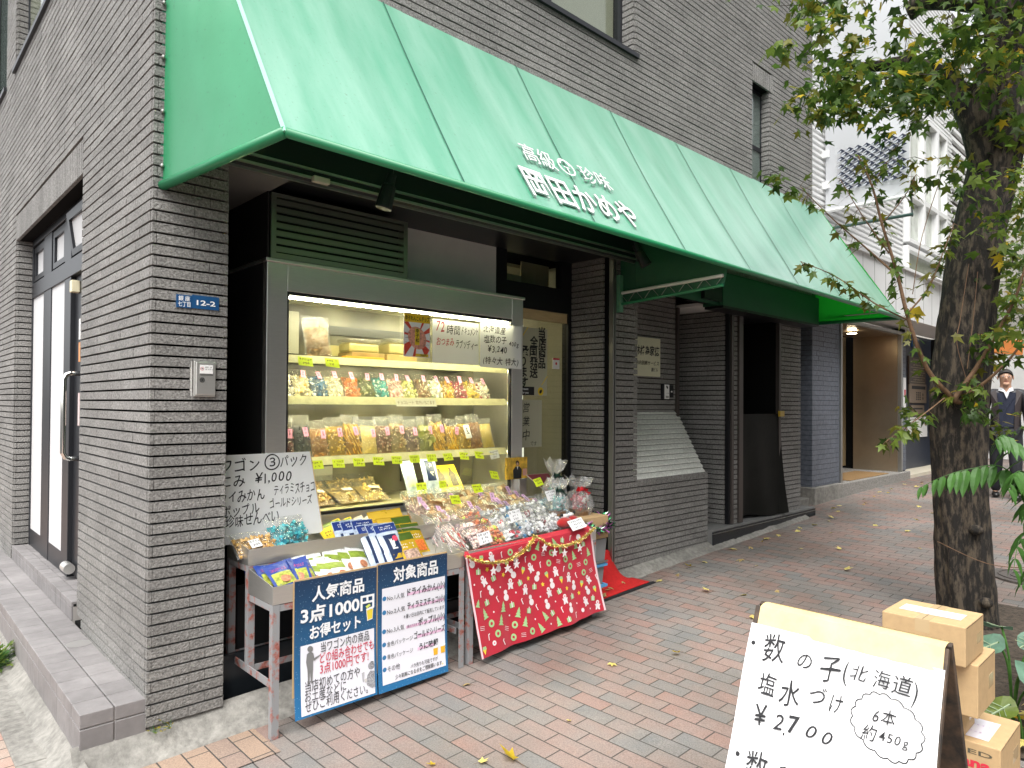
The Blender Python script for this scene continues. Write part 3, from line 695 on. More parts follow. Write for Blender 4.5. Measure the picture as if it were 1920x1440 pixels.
AWN = awning_mat('green awning vinyl', (.012, .20, .075), (.024, .24, .105), .08, .02); AWF = awning_mat('sky-paled faded awning vinyl', (.058, .34, .192), (.195, .46, .325), 1.0, .30); SEAM = M('dark green seam', (0.012, 0.10, 0.06), .6); PIPE = M('green pipe wrap', (0.014, 0.20, 0.08), .4); AWR = awning_mat('backlit awning vinyl', (.02, .36, .06), (.03, .40, .08), .1, .1, .8); [n for n in AWR.node_tree.nodes if n.type == 'BSDF_TRANSLUCENT'][0].inputs['Color'].default_value = (.015, .55, .03, 1)  # AWF: front slope's paler green holds sky reflection in its colour, besides fading
aw = thing('awning', 'long sloping green vinyl awning with white lettering over the shop front', 'awning', (0, 0, 2.55))
BL = Vector((0.206, -0.85, 2.59)); BR = Vector((7.22, -0.85, 2.525)); TL = Vector((0.215, -0.015, 3.84)); TR = Vector((7.16, -0.015, 3.84))
def awp(u, v, lift=0.0):
    p = (BL * (1 - u) + BR * u) * (1 - v) + (TL * (1 - u) + TR * u) * v
    sag = -0.012 * sin(pi * v) * (0.6 + 0.4 * sin(u * 7.7 * 2 * pi) ** 2)
    return p + Vector((0, -0.83, 0.56)) * (sag + lift)
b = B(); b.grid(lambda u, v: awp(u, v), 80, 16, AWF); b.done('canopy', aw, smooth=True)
WLb = Vector((0.022, -0.016, 2.535)); WLt = Vector((0.024, -0.016, 3.84))
def lep(u, v):
    p = (WLb * (1 - u) + BL * u) * (1 - v) + (WLt * (1 - u) + TL * u) * v
    nz = noise.noise(p * 5) * .008 * sin(pi * u) + noise.noise(Vector((p.x * 20, p.y * 20, p.z * 9))) * .004 * sin(pi * u) * (1.2 - v)
    return p + Vector((-.93, -.3, 0)) * (nz + .006 * sin(pi * u))
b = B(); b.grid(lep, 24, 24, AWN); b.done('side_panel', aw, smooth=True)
WRb = Vector((7.02, 0.15, 2.52)); WRt = Vector((7.02, -0.014, 3.84))
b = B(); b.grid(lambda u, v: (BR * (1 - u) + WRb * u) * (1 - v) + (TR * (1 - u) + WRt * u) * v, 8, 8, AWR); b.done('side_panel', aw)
for tx, bx in ((1.17, 1.10), (2.21, 2.06), (3.22, 2.99), (4.12, 3.88), (5.04, 4.70), (5.99, 5.6)):
    b = B(); u0 = (bx - BL.x) / (BR.x - BL.x); u1 = (tx - TL.x) / (TR.x - TL.x); wd = .0016 if tx != 5.04 else .002
    pts = [[awp(u0 + (u1 - u0) * k / 12 + s * wd / 2.4, k / 12, .004) for k in range(13)] for s in (-1, 1)]
    b.add(pts[0] + pts[1], [(i, i + 13, i + 14, i + 1) for i in range(12)], SEAM); b.done('seam', aw)
b = B(); b.tube([BL + Vector((-.002, -.003, 0)), TL + Vector((-.002, -.003, 0))], .009, M('pale green piping', (.32, .62, .48), .4), 6); b.done('hip_piping', aw)
b = B(); b.tube([BL, BR], .019, PIPE, 10); b.tube([WLb, BL], .022, PIPE, 10); b.tube([BR, WRb], .02, PIPE, 10); b.done('edge_pipe', aw, smooth=True)
b = B()
for i in range(6): b.ball((0.015, -.03, 2.62 + i * .245), .009, ALU, 8, 5)
b.box((.012, -.02, 2.52), (.03, -.012, 3.85), SEAM); b.done('edge_rivets', aw)
b = B()   # frame under the canopy: inner posts, lattice bars, drop panel and the panel behind
b.box((3.515, .10, 2.32), (3.56, .16, 2.62), M('green post', (.12, .30, .19), .5))
b.add([(3.562, .13, 2.40), (3.562, -.80, 2.43), (3.562, -.83, 2.57), (3.562, -.03, 3.76), (3.562, .13, 3.0)], [(0, 1, 2, 3, 4)], GRN_DARK)
for p, q in (((3.545, .12, 2.475), (3.545, -.80, 2.50)),):
    p, q = Vector(p), Vector(q); b.tube([p, q], .013, M('pale steel tube', (.72, .72, .70), .4), 8); b.tube([p + Vector((0, 0, -.09)), q + Vector((0, 0, -.07))], .012, PIPE, 6)
    for i in range(12):
        a_ = p.lerp(q, i / 12); c_ = p.lerp(q, (i + 1) / 12) + Vector((0, 0, -.085)); b.tube([a_ if i % 2 == 0 else a_ + Vector((0, 0, -.085)), c_ if i % 2 == 0 else c_ + Vector((0, 0, .085))], .003, ALU, 4)
b.done('lattice_frame', aw); b = B(); p, q = Vector((7.05, .12, 2.58)), Vector((7.2, -.80, 2.60)); b.tube([p, q], .008, ALU, 6)
b.done('frame', aw)
b = B(); b.add([(3.56, -.02, 2.50), (7.0, -.02, 2.50), (7.0, -.02, 3.7), (3.56, -.02, 3.7)], [(0, 1, 2, 3)], GRN_DARK); b.done('inner_lining', aw)
A0 = Vector((1, -0.85, 2.58)); up2 = (Vector((1, 0, 3.84)) - A0).normalized(); aofs = Vector((0, -.83, .56)) * .006
WL = M('white sign letter', (.80, .80, .78), .45)
def awt(x, v): return Vector((x, 0, 0)) + Vector((0, A0.y, A0.z)) + up2 * v + aofs
b = B()
sl_ = Vector((1, 0, -.012))
OUTL = M('letter outline', (.16, .30, .24), .5)
text(b, '岡田かめや', awt(1.595, .11), sl_, up2, .212, OUTL, width=.99, off=.022, eps=.001); text(b, '高級', awt(1.717, .417), sl_, up2, .14, OUTL, width=.274, off=.014, eps=.002); text(b, '珍味', awt(2.217, .407), sl_, up2, .14, OUTL, width=.284, off=.014, eps=.002)
text(b, '岡田かめや', awt(1.60, .115), sl_, up2, .205, WL, width=0.98, off=.014, slant=0.0, eps=.004)
text(b, '高級', awt(1.72, .42), sl_, up2, .135, WL, width=.27, off=.0, eps=.004); text(b, '珍味', awt(2.22, .41), sl_, up2, .135, WL, width=.28, off=.0, eps=.004)
c0 = awt(2.09, .475) + up2.cross(Vector((1, 0, 0))) * -.004
ring = []
for r_ in (.072, .060): ring.append([c0 + Vector((1, 0, 0)) * cos(a * pi / 14) * r_ + up2 * sin(a * pi / 14) * r_ for a in range(28)])
b.add(ring[0] + ring[1], [(i, (i + 1) % 28, 28 + (i + 1) % 28, 28 + i) for i in range(28)], WL)
text(b, '⌒', awt(2.045, .485), sl_, up2, .09, WL, width=.09, off=.012, eps=.004); text(b, 'T', awt(2.065, .43), sl_, up2, .055, WL, width=.05, off=.01, eps=.004)
b.done('sign_lettering', aw)

# spot lamps under the awning, alarm box
def spot(loc, aim, label):
    t = thing('spotlight', label, 'spotlight', loc); p = Vector(loc); d = (Vector(aim) - p).normalized()
    b = B(); b.tube([p, p + d * .05, p + d * .06, p + d * .17, p + d * .175], [.022, .026, .036, .043, .040], BLACKM, 14); b.done('lamp_housing', t, smooth=False)
    b = B(); b.tube([p + Vector((0, 0, .11)), p + Vector((.0, .0, .02)), p + d * .05], .009, BLACKM, 6); b.done('bracket', t)
spot((.955, -.45, 2.70), (.88, -.38, 2.3), 'black cylinder spotlight hanging under the awning above the display case')
spot((3.17, -.30, 2.74), (3.26, -.40, 2.5), 'black spotlight under the awning beside the lattice bar, right of the shop front')
b = B(); b.box((.70, -.135, 2.685), (.79, -.1005, 2.716), M('old white plastic', (.55, .53, .42), .5)); b.done('alarm_box', label='small off-white plastic box on the shutter housing above the left of the display case', cat='box', bevel=.005, origin=(.75, -.11, 2.685))

# address plate, meter box, plaque, intercom on the tiling
BLUE = M('blue enamel', (0.012, 0.075, 0.20), .35)
b = B(); b.box((.084, -.029, 1.993), (.150, -.0205, 2.052), BLUE); b.box((.152, -.028, 1.995), (.274, -.0205, 2.057), BLUE)
ap = b.done('address_plate', label='small blue address plate with white characters on the corner pier', cat='address plate', origin=(.18, -.015, 1.99))
b = B(); text(b, '銀 座', (.092, -.029, 2.027), (1, 0, 0), (0, 0, 1), .019, WHITEINK, width=.050, off=.01); text(b, '七丁目', (.090, -.029, 2.0), (1, 0, 0), (0, 0, 1), .021, WHITEINK, width=.054, off=.01)
text(b, '12-2', (.172, -.028, 2.012), (1, 0, 0), (0, 0, 1), .026, WHITEINK, width=.085, off=.02); b.done('lettering', ap)
t = thing('meter_box', 'small stainless steel lock box with a warning sticker on the corner pier', 'lock box', (.21, -.014, 1.585))
b = B(); b.box((.162, -.035, 1.588), (.258, -.0135, 1.752), STEEL); b.box((.170, -.040, 1.596), (.258, -.035, 1.746), STEEL); b.done('cover', t, bevel=.003)
b = B(); b.box((.186, -.0415, 1.695), (.245, -.0402, 1.735), WHITE); b.disc((.196, -.0418, 1.717), .008, (0, -1, 0), REDINK); b.disc((.196, -.042, 1.717), .006, (0, -1, 0), WHITE); b.box((.192, -.0423, 1.715), (.2, -.0422, 1.719), INK)
scribble(b, (.207, -.0416, 1.722), (1, 0, 0), (0, 0, 1), .036, .006, INK, 1); scribble(b, (.207, -.0416, 1.712), (1, 0, 0), (0, 0, 1), .036, .006, INK, 2); b.box((.186, -.0414, 1.686), (.245, -.0402, 1.692), ALU); b.done('sticker', t)
b = B(); b.disc((.197, -.0412, 1.665), .012, (0, -1, 0), CHROME, 20); b.box((.195, -.0418, 1.66), (.199, -.0414, 1.67), INK); b.done('keyhole', t)
b = B(); b.tube([(.155, -.018, 1.59), (.155, -.018, 1.75)], .006, M('grey sealant', (.5, .49, .46), .8, bump=.5), 6); b.done('sealant', t)
GOLDP = M('pale gold plaque', (.66, .64, .45), .35, .15, var=.05)
t = thing('name_plaque', 'pale gold name plaque with dark characters on the entrance back wall', 'plaque', (4.45, .48, 1.83))
b = B(); b.box((4.19, .462, 1.835), (4.623, .478, 2.20), GOLDP); b.done('plate', t, bevel=.003)
b = B(); text(b, '林格為家徳', (4.215, .4615, 2.04), (1, 0, 0), (0, 0, 1), .075, INK, width=.385, off=.02, hand=.6); text(b, '向内別館サービス', (4.225, .4615, 1.945), (1, 0, 0), (0, 0, 1), .035, INK, width=.375, off=.01, hand=.6); text(b, '館ビル', (4.47, .4615, 1.885), (1, 0, 0), (0, 0, 1), .032, INK, width=.11, off=.01, hand=.6); b.done('lettering', t)
b = B(); b.box((4.186, .44, 1.95), (4.192, .478, 2.30), ALU); b.done('edge_strip', t)
t = thing('intercom', 'white doorbell intercom with black side unit beside the entrance', 'intercom', (4.73, .478, 1.62))
b = B(); b.box((4.655, .455, 1.625), (4.685, .4875, 1.765), BLACKM); b.box((4.685, .452, 1.625), (4.765, .4875, 1.765), WHITE); b.done('panel', t, bevel=.004)
b = B(); b.disc((4.722, .4515, 1.74), .012, (0, -1, 0), INK, 14, 1.6); scribble(b, (4.70, .4518, 1.675), (1, 0, 0), (0, 0, 1), .05, .012, DARKG, 4); b.box((4.70, .451, 1.635), (4.75, .4518, 1.655), ALU); b.done('camera_eye', t)
b = B(); b.box((4.785, .46, 1.64), (4.845, .4875, 1.76), BLACKM); b.box((4.80, .4585, 1.69), (4.825, .46, 1.705), WHITE); b.done('card_reader', t, bevel=.004)
# black dust sheet hung across the lower doorway
CLOTHK = M('black tarpaulin', (0.007, 0.0075, 0.0065), .6, spec=.15, var=.3, vs=3, bump=.1, bs=12)
def tarp(u, v):
    x = 5.60 + .86 * u; z = .40 + 1.08 * v
    y = .16 + .02 * sin(u * 9 + v * 2) * (1 - v) + .05 * (1 - v) ** 2 * sin(u * 5) - (.05 * max(0, u - .90) / .10 * (1 - v) ** 2)
    if u > .95: x += .03 * (1 - v) ** 3
    return (x, y - .02, z + .02 * sin(u * 6) * (1 - v))
t = thing('dust_sheet', 'black tarpaulin hung across the lower half of the dark doorway', 'tarpaulin', (6.0, .14, .42))
b = B(); b.grid(tarp, 40, 30, CLOTHK); b.done('sheet', t, smooth=True)
b = B(); b.box((6.37, .095, 1.45), (6.47, .12, 1.51), M('gold tape', (.50, .33, .03), .35)); b.done('tape_patch', t)
# bamboo blind and drain pipe in the dark niche left of the display case
t = thing('bamboo_blind', 'rolled bamboo blind standing in the dark niche behind the corner pier', 'blind', (.45, .5, .16))
b = B(); BAM = M('bamboo', (.40, .28, .11), .6, var=.3, vs=20, island=.25)
for i in range(26):
    a = i * 2.4; r_ = .010 * math.sqrt(i); c = Vector((.44 + r_ * cos(a), .50 + r_ * sin(a), .16)); b.tube([c, c + Vector((-.03 + .004 * cos(a), -.03, 1.48 + random.uniform(-.04, .04)))], .005, BAM, 5)
b.done('slat', t)
b = B()
for z in (.5, .62, .8, .95, 1.1, 1.25, 1.4, 1.5): b.tube([(.44 + .06 * cos(a / 3) - .02 * z, .50 + .06 * sin(a / 3) - .02 * z, z) for a in range(20)], .004, INK, 4)
b.done('string', t)
b = B(); b.tube([(.44 + .064 * cos(a / 3) - .02, .50 + .064 * sin(a / 3) - .02, 1.02 + .05 * sin(a / 3)) for a in range(20)], .010, M('blue rope', (.02, .10, .20), .6), 5); b.done('rope', t)
b = B(); PP = M('dark blue pipe', (.02, .03, .045), .4); b.tube([(.53, .62, .16), (.53, .62, 2.05)], .026, PP, 10); b.tube([(.53, .62, 1.55), (.53, .62, 1.61)], .031, PP, 10); b.done('drain_pipe', label='dark blue drain pipe in the black niche left of the display case', cat='pipe', origin=(.53, .62, .16), smooth=True)

# ------------------------------------------------------------------ neighbouring building
nb = thing('neighbour_building', 'white ribbed building with blue painted brick ground floor beyond the shop', 'building', (10, .35, .3))
BLB = M('blue painted brick', (0.125, 0.14, 0.17), .55, var=.22, vs=22, bump=.7, bs=40, island=.06)
WCL = M('white cladding', (.76, .765, .76), .45, var=.03, vs=2); WRIB = M('white ribbed siding', (.76, .765, .76), .5)
b = B()
b.box((8.0, .44, .3), (8.88, 1.6, 2.85), GROUT); b.done('ground_floor_wall', nb); b = B(); b.box((11.43, .44, .3), (11.66, 1.6, 2.85), GROUT); b.box((11.66, .80, .3), (14.4, .9, 2.9), M('navy wall', (.035, .042, .06), .5, var=.1)); b.box((14.4, .36, .3), (15.2, 1.6, 2.9), GROUT)
b.done('ground_floor_wall', nb)
for x0, x1, yy in ((11.43, 11.66, .44), (14.4, 15.2, .36), (8.0, 8.88, .44)):
    b = B(); tiles(b, (0, yy, 0), (1, 0, 0), (0, -1, 0), x0, x1, .52, 2.80, tl=.21, mat=BLB, seed=int(x0 * 9), pitch=.065, gap=.005, dep=.009)
    if x0 > 9: b.done('painted_brick', nb)
tiles(b, (8.0, .44, 0), (0, 1, 0), (-1, 0, 0), -.009, .5, .52, 2.8, tl=.21, mat=BLB, seed=77, pitch=.065, gap=.005, dep=.009)
b.done('painted_brick', nb)
b = B(); b.box((7.95, .375, .15), (8.86, 1.5, .515), CONC); b.box((8.86, .372, .15), (11.70, 2.2, .505), M('pebble-dash step', (.26, .25, .23), .9, var=.6, vs=110, bump=.6, bs=110)); b.box((7.0, .3, .1), (7.60, .5, .43), CONC)
b.done('plinth', nb, bevel=.008)
b = B(); b.box((11.55, .40, .2), (14.4, .8, .43), M('cream terrazzo', (.58, .53, .42), .5, var=.08, vs=40)); b.done('alcove_floor', nb)
BRNZ = M('bronze panel', (.46, .38, .28), .30, .85, var=.08, vs=2)
b = B(); b.box((11.38, .47, .505), (11.43, 1.16, 2.76), BRNZ); b.box((8.95, .47, 2.74), (11.43, 1.16, 2.78), BRNZ); b.done('porch_lining', nb)
b = B(); b.box((8.89, .41, .505), (8.94, .53, 2.78), ALU); b.box((11.39, .41, .505), (11.45, .47, 2.78), ALU); b.box((8.94, .41, 2.745), (11.39, .465, 2.795), ALU); b.done('porch_frame', nb, bevel=.004)
b = B(); b.box((8.9, 1.30, .55), (11.43, 1.34, 2.76), M('porch wood', (.33, .24, .13), .5, var=.2, vs=4, stretch=(6, 1, 1))); b.box((8.9, 1.20, .9), (10.4, 1.29, 1.75), M('dark glass', (.02, .03, .03), .15)); b.box((10.45, 1.12, .505), (10.55, 1.2, 2.7), WOOD); b.box((8.9, 1.19, 1.80), (10.4, 1.28, 2.10), M('orange brick', (.42, .16, .07), .7)); b.box((8.9, 1.19, 2.4), (10.4, 1.28, 2.66), M('orange brick', (0, 0, 0))); b.done('porch_back', nb)
b = B(); text(b, '旬の魚', (10.2, 1.15, 1.55), (0, 0, -1), (1, 0, 0), .08, WHITEINK, off=.01); b.done('porch_lettering', nb)
b = B(); b.disc((10.2, .75, 2.697), .07, (0, 0, -1), M('downlight', (1, .82, .55), emit=20), 16); b.done('downlight', nb)
b = B(); b.box((9.3, .45, .506), (10.9, .95, .516), M('coir mat', (.28, .17, .07), .95, bump=.6, bs=200)); b.done('door_mat', label='brown door mat in the bronze porch of the neighbouring building', cat='door mat', origin=(10, .7, .506))
b = B(); b.box((7.0, -.02, 2.86), (13.85, .6, 3.56), WCL); b.box((7.0, -.06, 3.56), (13.85, .2, 3.60), WCL)
for i in range(16): b.box((7.2 + i * .42, -.0235, 2.86), (7.204 + i * .42, -.02, 3.56), ALU)
b.done('white_fascia', nb)
b = B(); b.box((7.02, .34, 3.6), (11.10, .5, 9.5), WRIB); b.box((13.36, .34, 3.6), (13.85, .5, 9.5), WRIB); b.box((11.10, .34, 6.5), (13.36, .5, 9.5), WRIB); b.box((11.1, .42, 3.6), (13.36, .5, 6.5), WRIB)
z = 3.62
while z < 9.4:
    for x0, x1 in ((7.6, 11.10), (13.36, 13.85)) + (((11.1, 13.36),) if z > 6.5 else ()):
        b.prism([(x0, .34, z), (x0, .300, z + .012), (x0, .300, z + .045), (x0, .34, z + .058)], (x1 - x0, 0, 0), WRIB)
    z += .075
b.box((7.02, .28, 3.6), (7.6, .34, 9.5), M('cream panel', (.66, .64, .55), .5))
b.done('ribbed_siding', nb)
b = B(); b.box((13.75, .34, 3.6), (13.85, 6, 9.5), WRIB)
z = 3.7
while z < 9: b.box((13.85, .4, z), (16.0, .46, z + .07), WRIB); z += .19
b.box((13.9, .5, 3.5), (16, .6, 9.4), M('brown backing', (.06, .045, .035), .7)); b.done('louvre_screen', nb)
for (x0, x1, z0, z1, mull, m) in ((11.2, 13.33, 4.22, 6.45, (12.0, 12.75), 0), (11.14, 13.33, 3.64, 4.15, (), 1)):
    b = B(); f = .06
    b.box((x0, .24, z0), (x0 + f, .34, z1), WCL); b.box((x1 - f, .24, z0), (x1, .34, z1), WCL); b.box((x0 + f, .24, z0), (x1 - f, .34, z0 + f), WCL); b.box((x0 + f, .24, z1 - f), (x1 - f, .34, z1), WCL)
    for q in mull: b.box((q - .05, .235, z0 + f), (q + .05, .34, z1 - f), WCL)
    if not m: b.box((x0 + f, .238, 4.95), (x1 - f, .33, 5.03), WCL)
    wi = b.done('window', nb)
    b = B(); b.box((x0 + f, .33, z0 + f), (x1 - f, .335, z1 - f), M('pale glass', (.50, .53, .47), .12, var=.25, vs=3) if not m else M('grey-green glass', (.20, .215, .17), .2, var=.2, vs=2)); b.done('pane', wi)
b = B(); b.tube([(11.0, -.1, 3.58), (13.6, -.1, 3.58)], .03, WCL, 8); b.done('rail_pipe', nb)
# directory board, entry phone, letter slot and white notice in the alcove
b = B(); BRN = M('brown directory', (.085, .055, .04), .4); b.box((12.98, .765, 1.98), (13.95, .795, 2.50), BRN); dbd = b.done('directory_board', label='brown directory board with pale lines on the navy alcove wall', cat='sign', origin=(13.4, .79, 1.98))
b = B()
for i, z in enumerate((2.43, 2.33, 2.24, 2.15, 2.06)): scribble(b, (13.2, .765, z), (1, 0, 0), (0, 0, 1), .6, .035, CREAM, i); b.box((13.06, .7635, z - .03), (13.88, .7648, z - .025), CREAM)
b.done('lettering', dbd)
t = thing('entry_phone', 'bronze entry phone panel with keypad in the navy alcove', 'entry phone', (13.5, .79, 1.65))
b = B(); PHN = M('bronze plate', (.33, .25, .18), .4, .6); b.box((13.0, .76, 1.64), (13.98, .798, 2.0), PHN); b.done('plate', t, bevel=.01)
b = B(); b.box((13.1, .757, 1.90), (13.9, .7595, 1.96), INK)
for i in range(3):
    for j in range(4): b.box((13.35 + i * .1, .757, 1.70 + j * .04), (13.41 + i * .1, .7595, 1.725 + j * .04), INK)
for j in range(2): b.disc((13.75, .7585, 1.73 + j * .07), .03, (0, -1, 0), INK)
b.done('keypad', t)
b = B(); b.box((13.1, .765, 1.40), (13.85, .797, 1.60), PHN); b.box((13.2, .763, 1.52), (13.75, .765, 1.55), INK); b.done('letter_slot', label='bronze letter slot below the entry phone', cat='letter slot', origin=(13.5, .79, 1.4))
b = B(); b.box((12.95, .77, 1.0), (14.05, .797, 1.38), WHITE); b.box((12.97, .768, 1.33), (14.03, .7699, 1.335), ALU); b.done('white_panel', label='white rectangular panel low on the navy alcove wall', cat='panel', origin=(13.5, .79, 1.0))
b = B(); b.box((13.2, .775, 2.68), (13.55, .797, 2.86), BLUE); b.box((13.25, .772, 2.66), (13.5, .775, 2.69), WHITE); b.done('small_blue_sign', label='small blue and white sign above the directory board', cat='sign', origin=(13.4, .79, 2.68))
b = B(); b.box((11.50, .415, 1.45), (11.62, .425, 2.05), WHITE); b.box((11.53, .413, 1.75), (11.60, .415, 1.85), REDINK); b.done('notice', label='narrow white notice on the blue brick beside the bronze porch', cat='notice', origin=(11.3, .34, 1.45))
b = B(); b.box((14.33, .33, .4), (14.4, .40, 2.88), BRNZ); b.done('alcove_post', nb)
# white flag banner on two poles
t = thing('banner', 'white hanging banner with navy triangle pattern on poles above the awning end', 'banner', (8.0, -.2, 4.07))
BW = M('white banner cloth', (.62, .635, .66), .7, trans=.25)
def ban(u, v):
    y = .27 - .97 * u; z = 4.08 + 3.6 * v
    return (8.0 + .012 * sin(v * 14 + u * 3) + .02 * sin(u * 9) * (1 - v), y, z)
b = B(); b.grid(ban, 16, 30, BW); b.done('cloth', t, smooth=True)
b = B(); NAVY = M('navy print', (.012, .018, .04), .7); GREYP = M('grey print', (.45, .48, .53), .7)
x = 7.972; n_y, n_z = 8, 11; dy, dz = .80 / n_y, .52 / n_z
for j in range(n_z):
    for i in range(n_y):
        y = .115 - i * dy - (dy / 2 if j % 2 else 0); z = 4.27 + j * dz
        if y - dy < -.70: continue
        b.poly([(x, y, z + dz * .5), (x, y - dy / 2, z + dz * 1.3), (x, y - dy, z + dz * .5), (x, y - dy / 2, z + dz * .1)], NAVY)
        b.poly([(x - .001, y, z + dz * .5), (x - .001, y - dy / 2, z + dz * .85), (x - .001, y - dy / 2, z + dz * .45), (x - .001, y - dy * .1, z + dz * .1)], GREYP)
text(b, 'Since 1', (7.975, .10, 5.24), (0, -1, 0), (0, 0, 1), .085, INK, slant=.25, width=.32); b.done('print', t)
b = B(); b.tube([(8.0, .36, 4.06), (8.0, -.74, 4.06)], .022, WCL, 8); b.tube([(8.0, .36, 3.83), (8.0, -.74, 3.83)], .02, M('dark green pole', (.03, .07, .06), .4), 8); b.tube([(8.0, .36, 6.75), (8.0, -.74, 6.75)], .025, DARKF, 8); b.tube([(8., -.72, 4.1), (8., -.73, 3.8)], .008, DARKF, 5); b.done('pole', t)
b = B()
for z in (4.35, 4.75, 5.4): b.box((7.98, .22, z), (8.02, .36, z + .09), WCL)
b.done('bracket', t)
# site hoarding beyond the tree, far building
t = thing('hoarding', 'white site hoarding with orange band and purple writing beyond the pedestrian', 'hoarding', (18, -1, .39))
b = B(); b.box((18.0, -7, .39), (18.15, .9, 3.15), WHITE)
for i in range(8): b.box((17.995, -6.8 + i * .95, .39), (18.0, -6.785 + i * .95, 3.1), GREYB)
b.done('board', t)
b = B(); ORG = M('orange print', (.75, .25, .06), .6)
b.prism([(17.985, .45, 3.1), (17.985, -.1, 3.1), (17.985, -.05, 2.75), (17.985, .5, 2.82)], (.008, 0, 0), ORG); b.prism([(17.985, -.2, 3.1), (17.985, -2.5, 3.1), (17.985, -2.4, 2.95), (17.985, -.25, 2.86)], (.008, 0, 0), ORG); b.done('orange_band', t)
b = B(); text(b, '御案内', (17.99, -.05, 2.2), (0, -1, 0), (0, 0, 1), .5, M('purple writing', (.2, .16, .36), .6), hand=.8); scribble(b, (17.99, .7, 1.9), (0, -1, 0), (0, 0, 1), 3, .08, GREYB, 3); scribble(b, (17.99, .7, 1.6), (0, -1, 0), (0, 0, 1), 3, .08, GREYB, 4); b.done('lettering', t)
b = B(); FARW = M('far facade', (.42, .40, .36), .7, var=.1, vs=.3); b.box((24, -9, .3), (30, 6, 11), FARW)
for j in range(4):
    for i in range(7): b.box((23.98, -8.4 + i * 2, 1.6 + j * 2.6), (24.0, -7.2 + i * 2, 3.2 + j * 2.6), DARKF)
b.done('far_building', label='pale far building with dark windows seen through the leaves at right', cat='building', origin=(27, -1, .3))
# ------------------------------------------------------------------ display case
CX0, CX1, CY = 0.652, 2.612, 0.30
case = thing('display_case', 'stainless steel framed glass display case with lit shelves of snacks', 'display case', (1.63, .57, .16))
b = B()
b.box((CX0, CY, .16), (CX0 + .118, CY + .05, 2.335), STEEL); b.box((CX1 - .11, CY, .16), (CX1, CY + .05, 2.335), STEEL)
b.box((CX0 + .119, CY + .002, 2.185), (CX1 - .111, CY + .05, 2.335), STEEL); b.box((CX0 + .119, CY + .002, .16), (CX1 - .111, CY + .05, .915), STEEL); b.box((CX0 - .01, CY - .012, 2.336), (CX1 + .01, CY + .60, 2.356), STEEL)
b.done('frame', case, bevel=.003)
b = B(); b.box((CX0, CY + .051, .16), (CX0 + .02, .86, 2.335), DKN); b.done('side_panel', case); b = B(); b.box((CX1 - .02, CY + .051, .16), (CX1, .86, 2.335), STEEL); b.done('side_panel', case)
b = B(); b.box((.771, CY + .004, .916), (.782, CY + .03, 2.184), INK); b.box((2.491, CY + .004, .916), (2.501, CY + .03, 2.184), INK); b.box((.782, CY + .004, 2.165), (2.491, CY + .03, 2.184), INK); b.box((.782, CY + .004, .916), (2.491, CY + .03, .932), INK); b.done('gasket', case)
b = B(); b.box((.782, CY + .016, .932), (2.491, CY + .020, 2.165), CASEGLASS); b.done('glass_pane', case)
BACK = M('case back', (.055, .048, .03), .25, vs=2.6, col2=(.30, .28, .19), detail=1)
b = B(); b.box((.68, .84, .92), (2.59, .86, 2.33), BACK); b.box((.672, CY + .06, 2.20), (2.59, .84, 2.215), M('case ceiling', (.5, .49, .38), .4)); b.box((.672, CY + .052, .87), (2.59, .84, .93), M('case floor', (.5, .46, .28), .45)); b.done('inner_lining', case)
b = B(); LED = M('led strip', (1.0, .92, .66), .5, emit=48.0); b.box((.80, CY + .022, 2.150), (2.48, CY + .040, 2.163), LED); b.done('led_strip', case)
for i, z in enumerate((1.812, 1.577, 1.222)):
    b = B(); b.box((.79, CY + .070, z - .006), (2.48, CY + .088, z + .005), M('added shelf glow', (1., .92, .66), .5, emit=26.0)); b.done('added_shelf_glow', case)  # glowing strips added out of sight behind the rails to brighten the bags
SHZ = (1.825, 1.590, 1.235)
GLS = glassy('glass shelf', (.9, .95, .85), .95)
for z in SHZ:
    b = B(); b.box((.775, CY + .066, z - .012), (2.495, .83, z - .004), M('shelf board', (.66, .62, .42), .4))
    s_ = b.done('shelf', case)
    b = B(); b.prism([(.775, CY + .036, z - .034), (.775, CY + .038, z - .036), (.775, CY + .064, z + .010), (.775, CY + .062, z + .012)], (1.72, 0, 0), M('price rail', (.82, .77, .46), .5, var=.12, vs=18)); b.done('price_rail', s_)
    for k, x in enumerate((.86,)): pass
b = B(); rr = random.Random(3)      # darker panels and trays seen behind the shelves
for x0, x1, z0, z1, m in ((1.25, 1.95, 1.88, 1.95, 'a'), (1.25, 2.3, 2.02, 2.08, 'b'), (.8, 1.1, 1.88, 2.15, 'c'), (1.5, 2.1, 1.32, 1.47, 'd'), (1.9, 2.45, 1.0, 1.17, 'e'), (.85, 1.35, 1.05, 1.14, 'c'), (2.1, 2.45, 1.66, 1.78, 'e')):
    cm = {'a': M('tray a', (.42, .36, .14), .4), 'b': M('tray b', (.05, .05, .04), .3), 'c': M('tray c', (.45, .44, .36), .3), 'd': M('tray d', (.35, .36, .36), .3), 'e': M('tray e', (.07, .06, .035), .4)}[m]
    b.box((x0, .825, z0), (x1, .839, z1), cm)
b.done('back_tray', case)
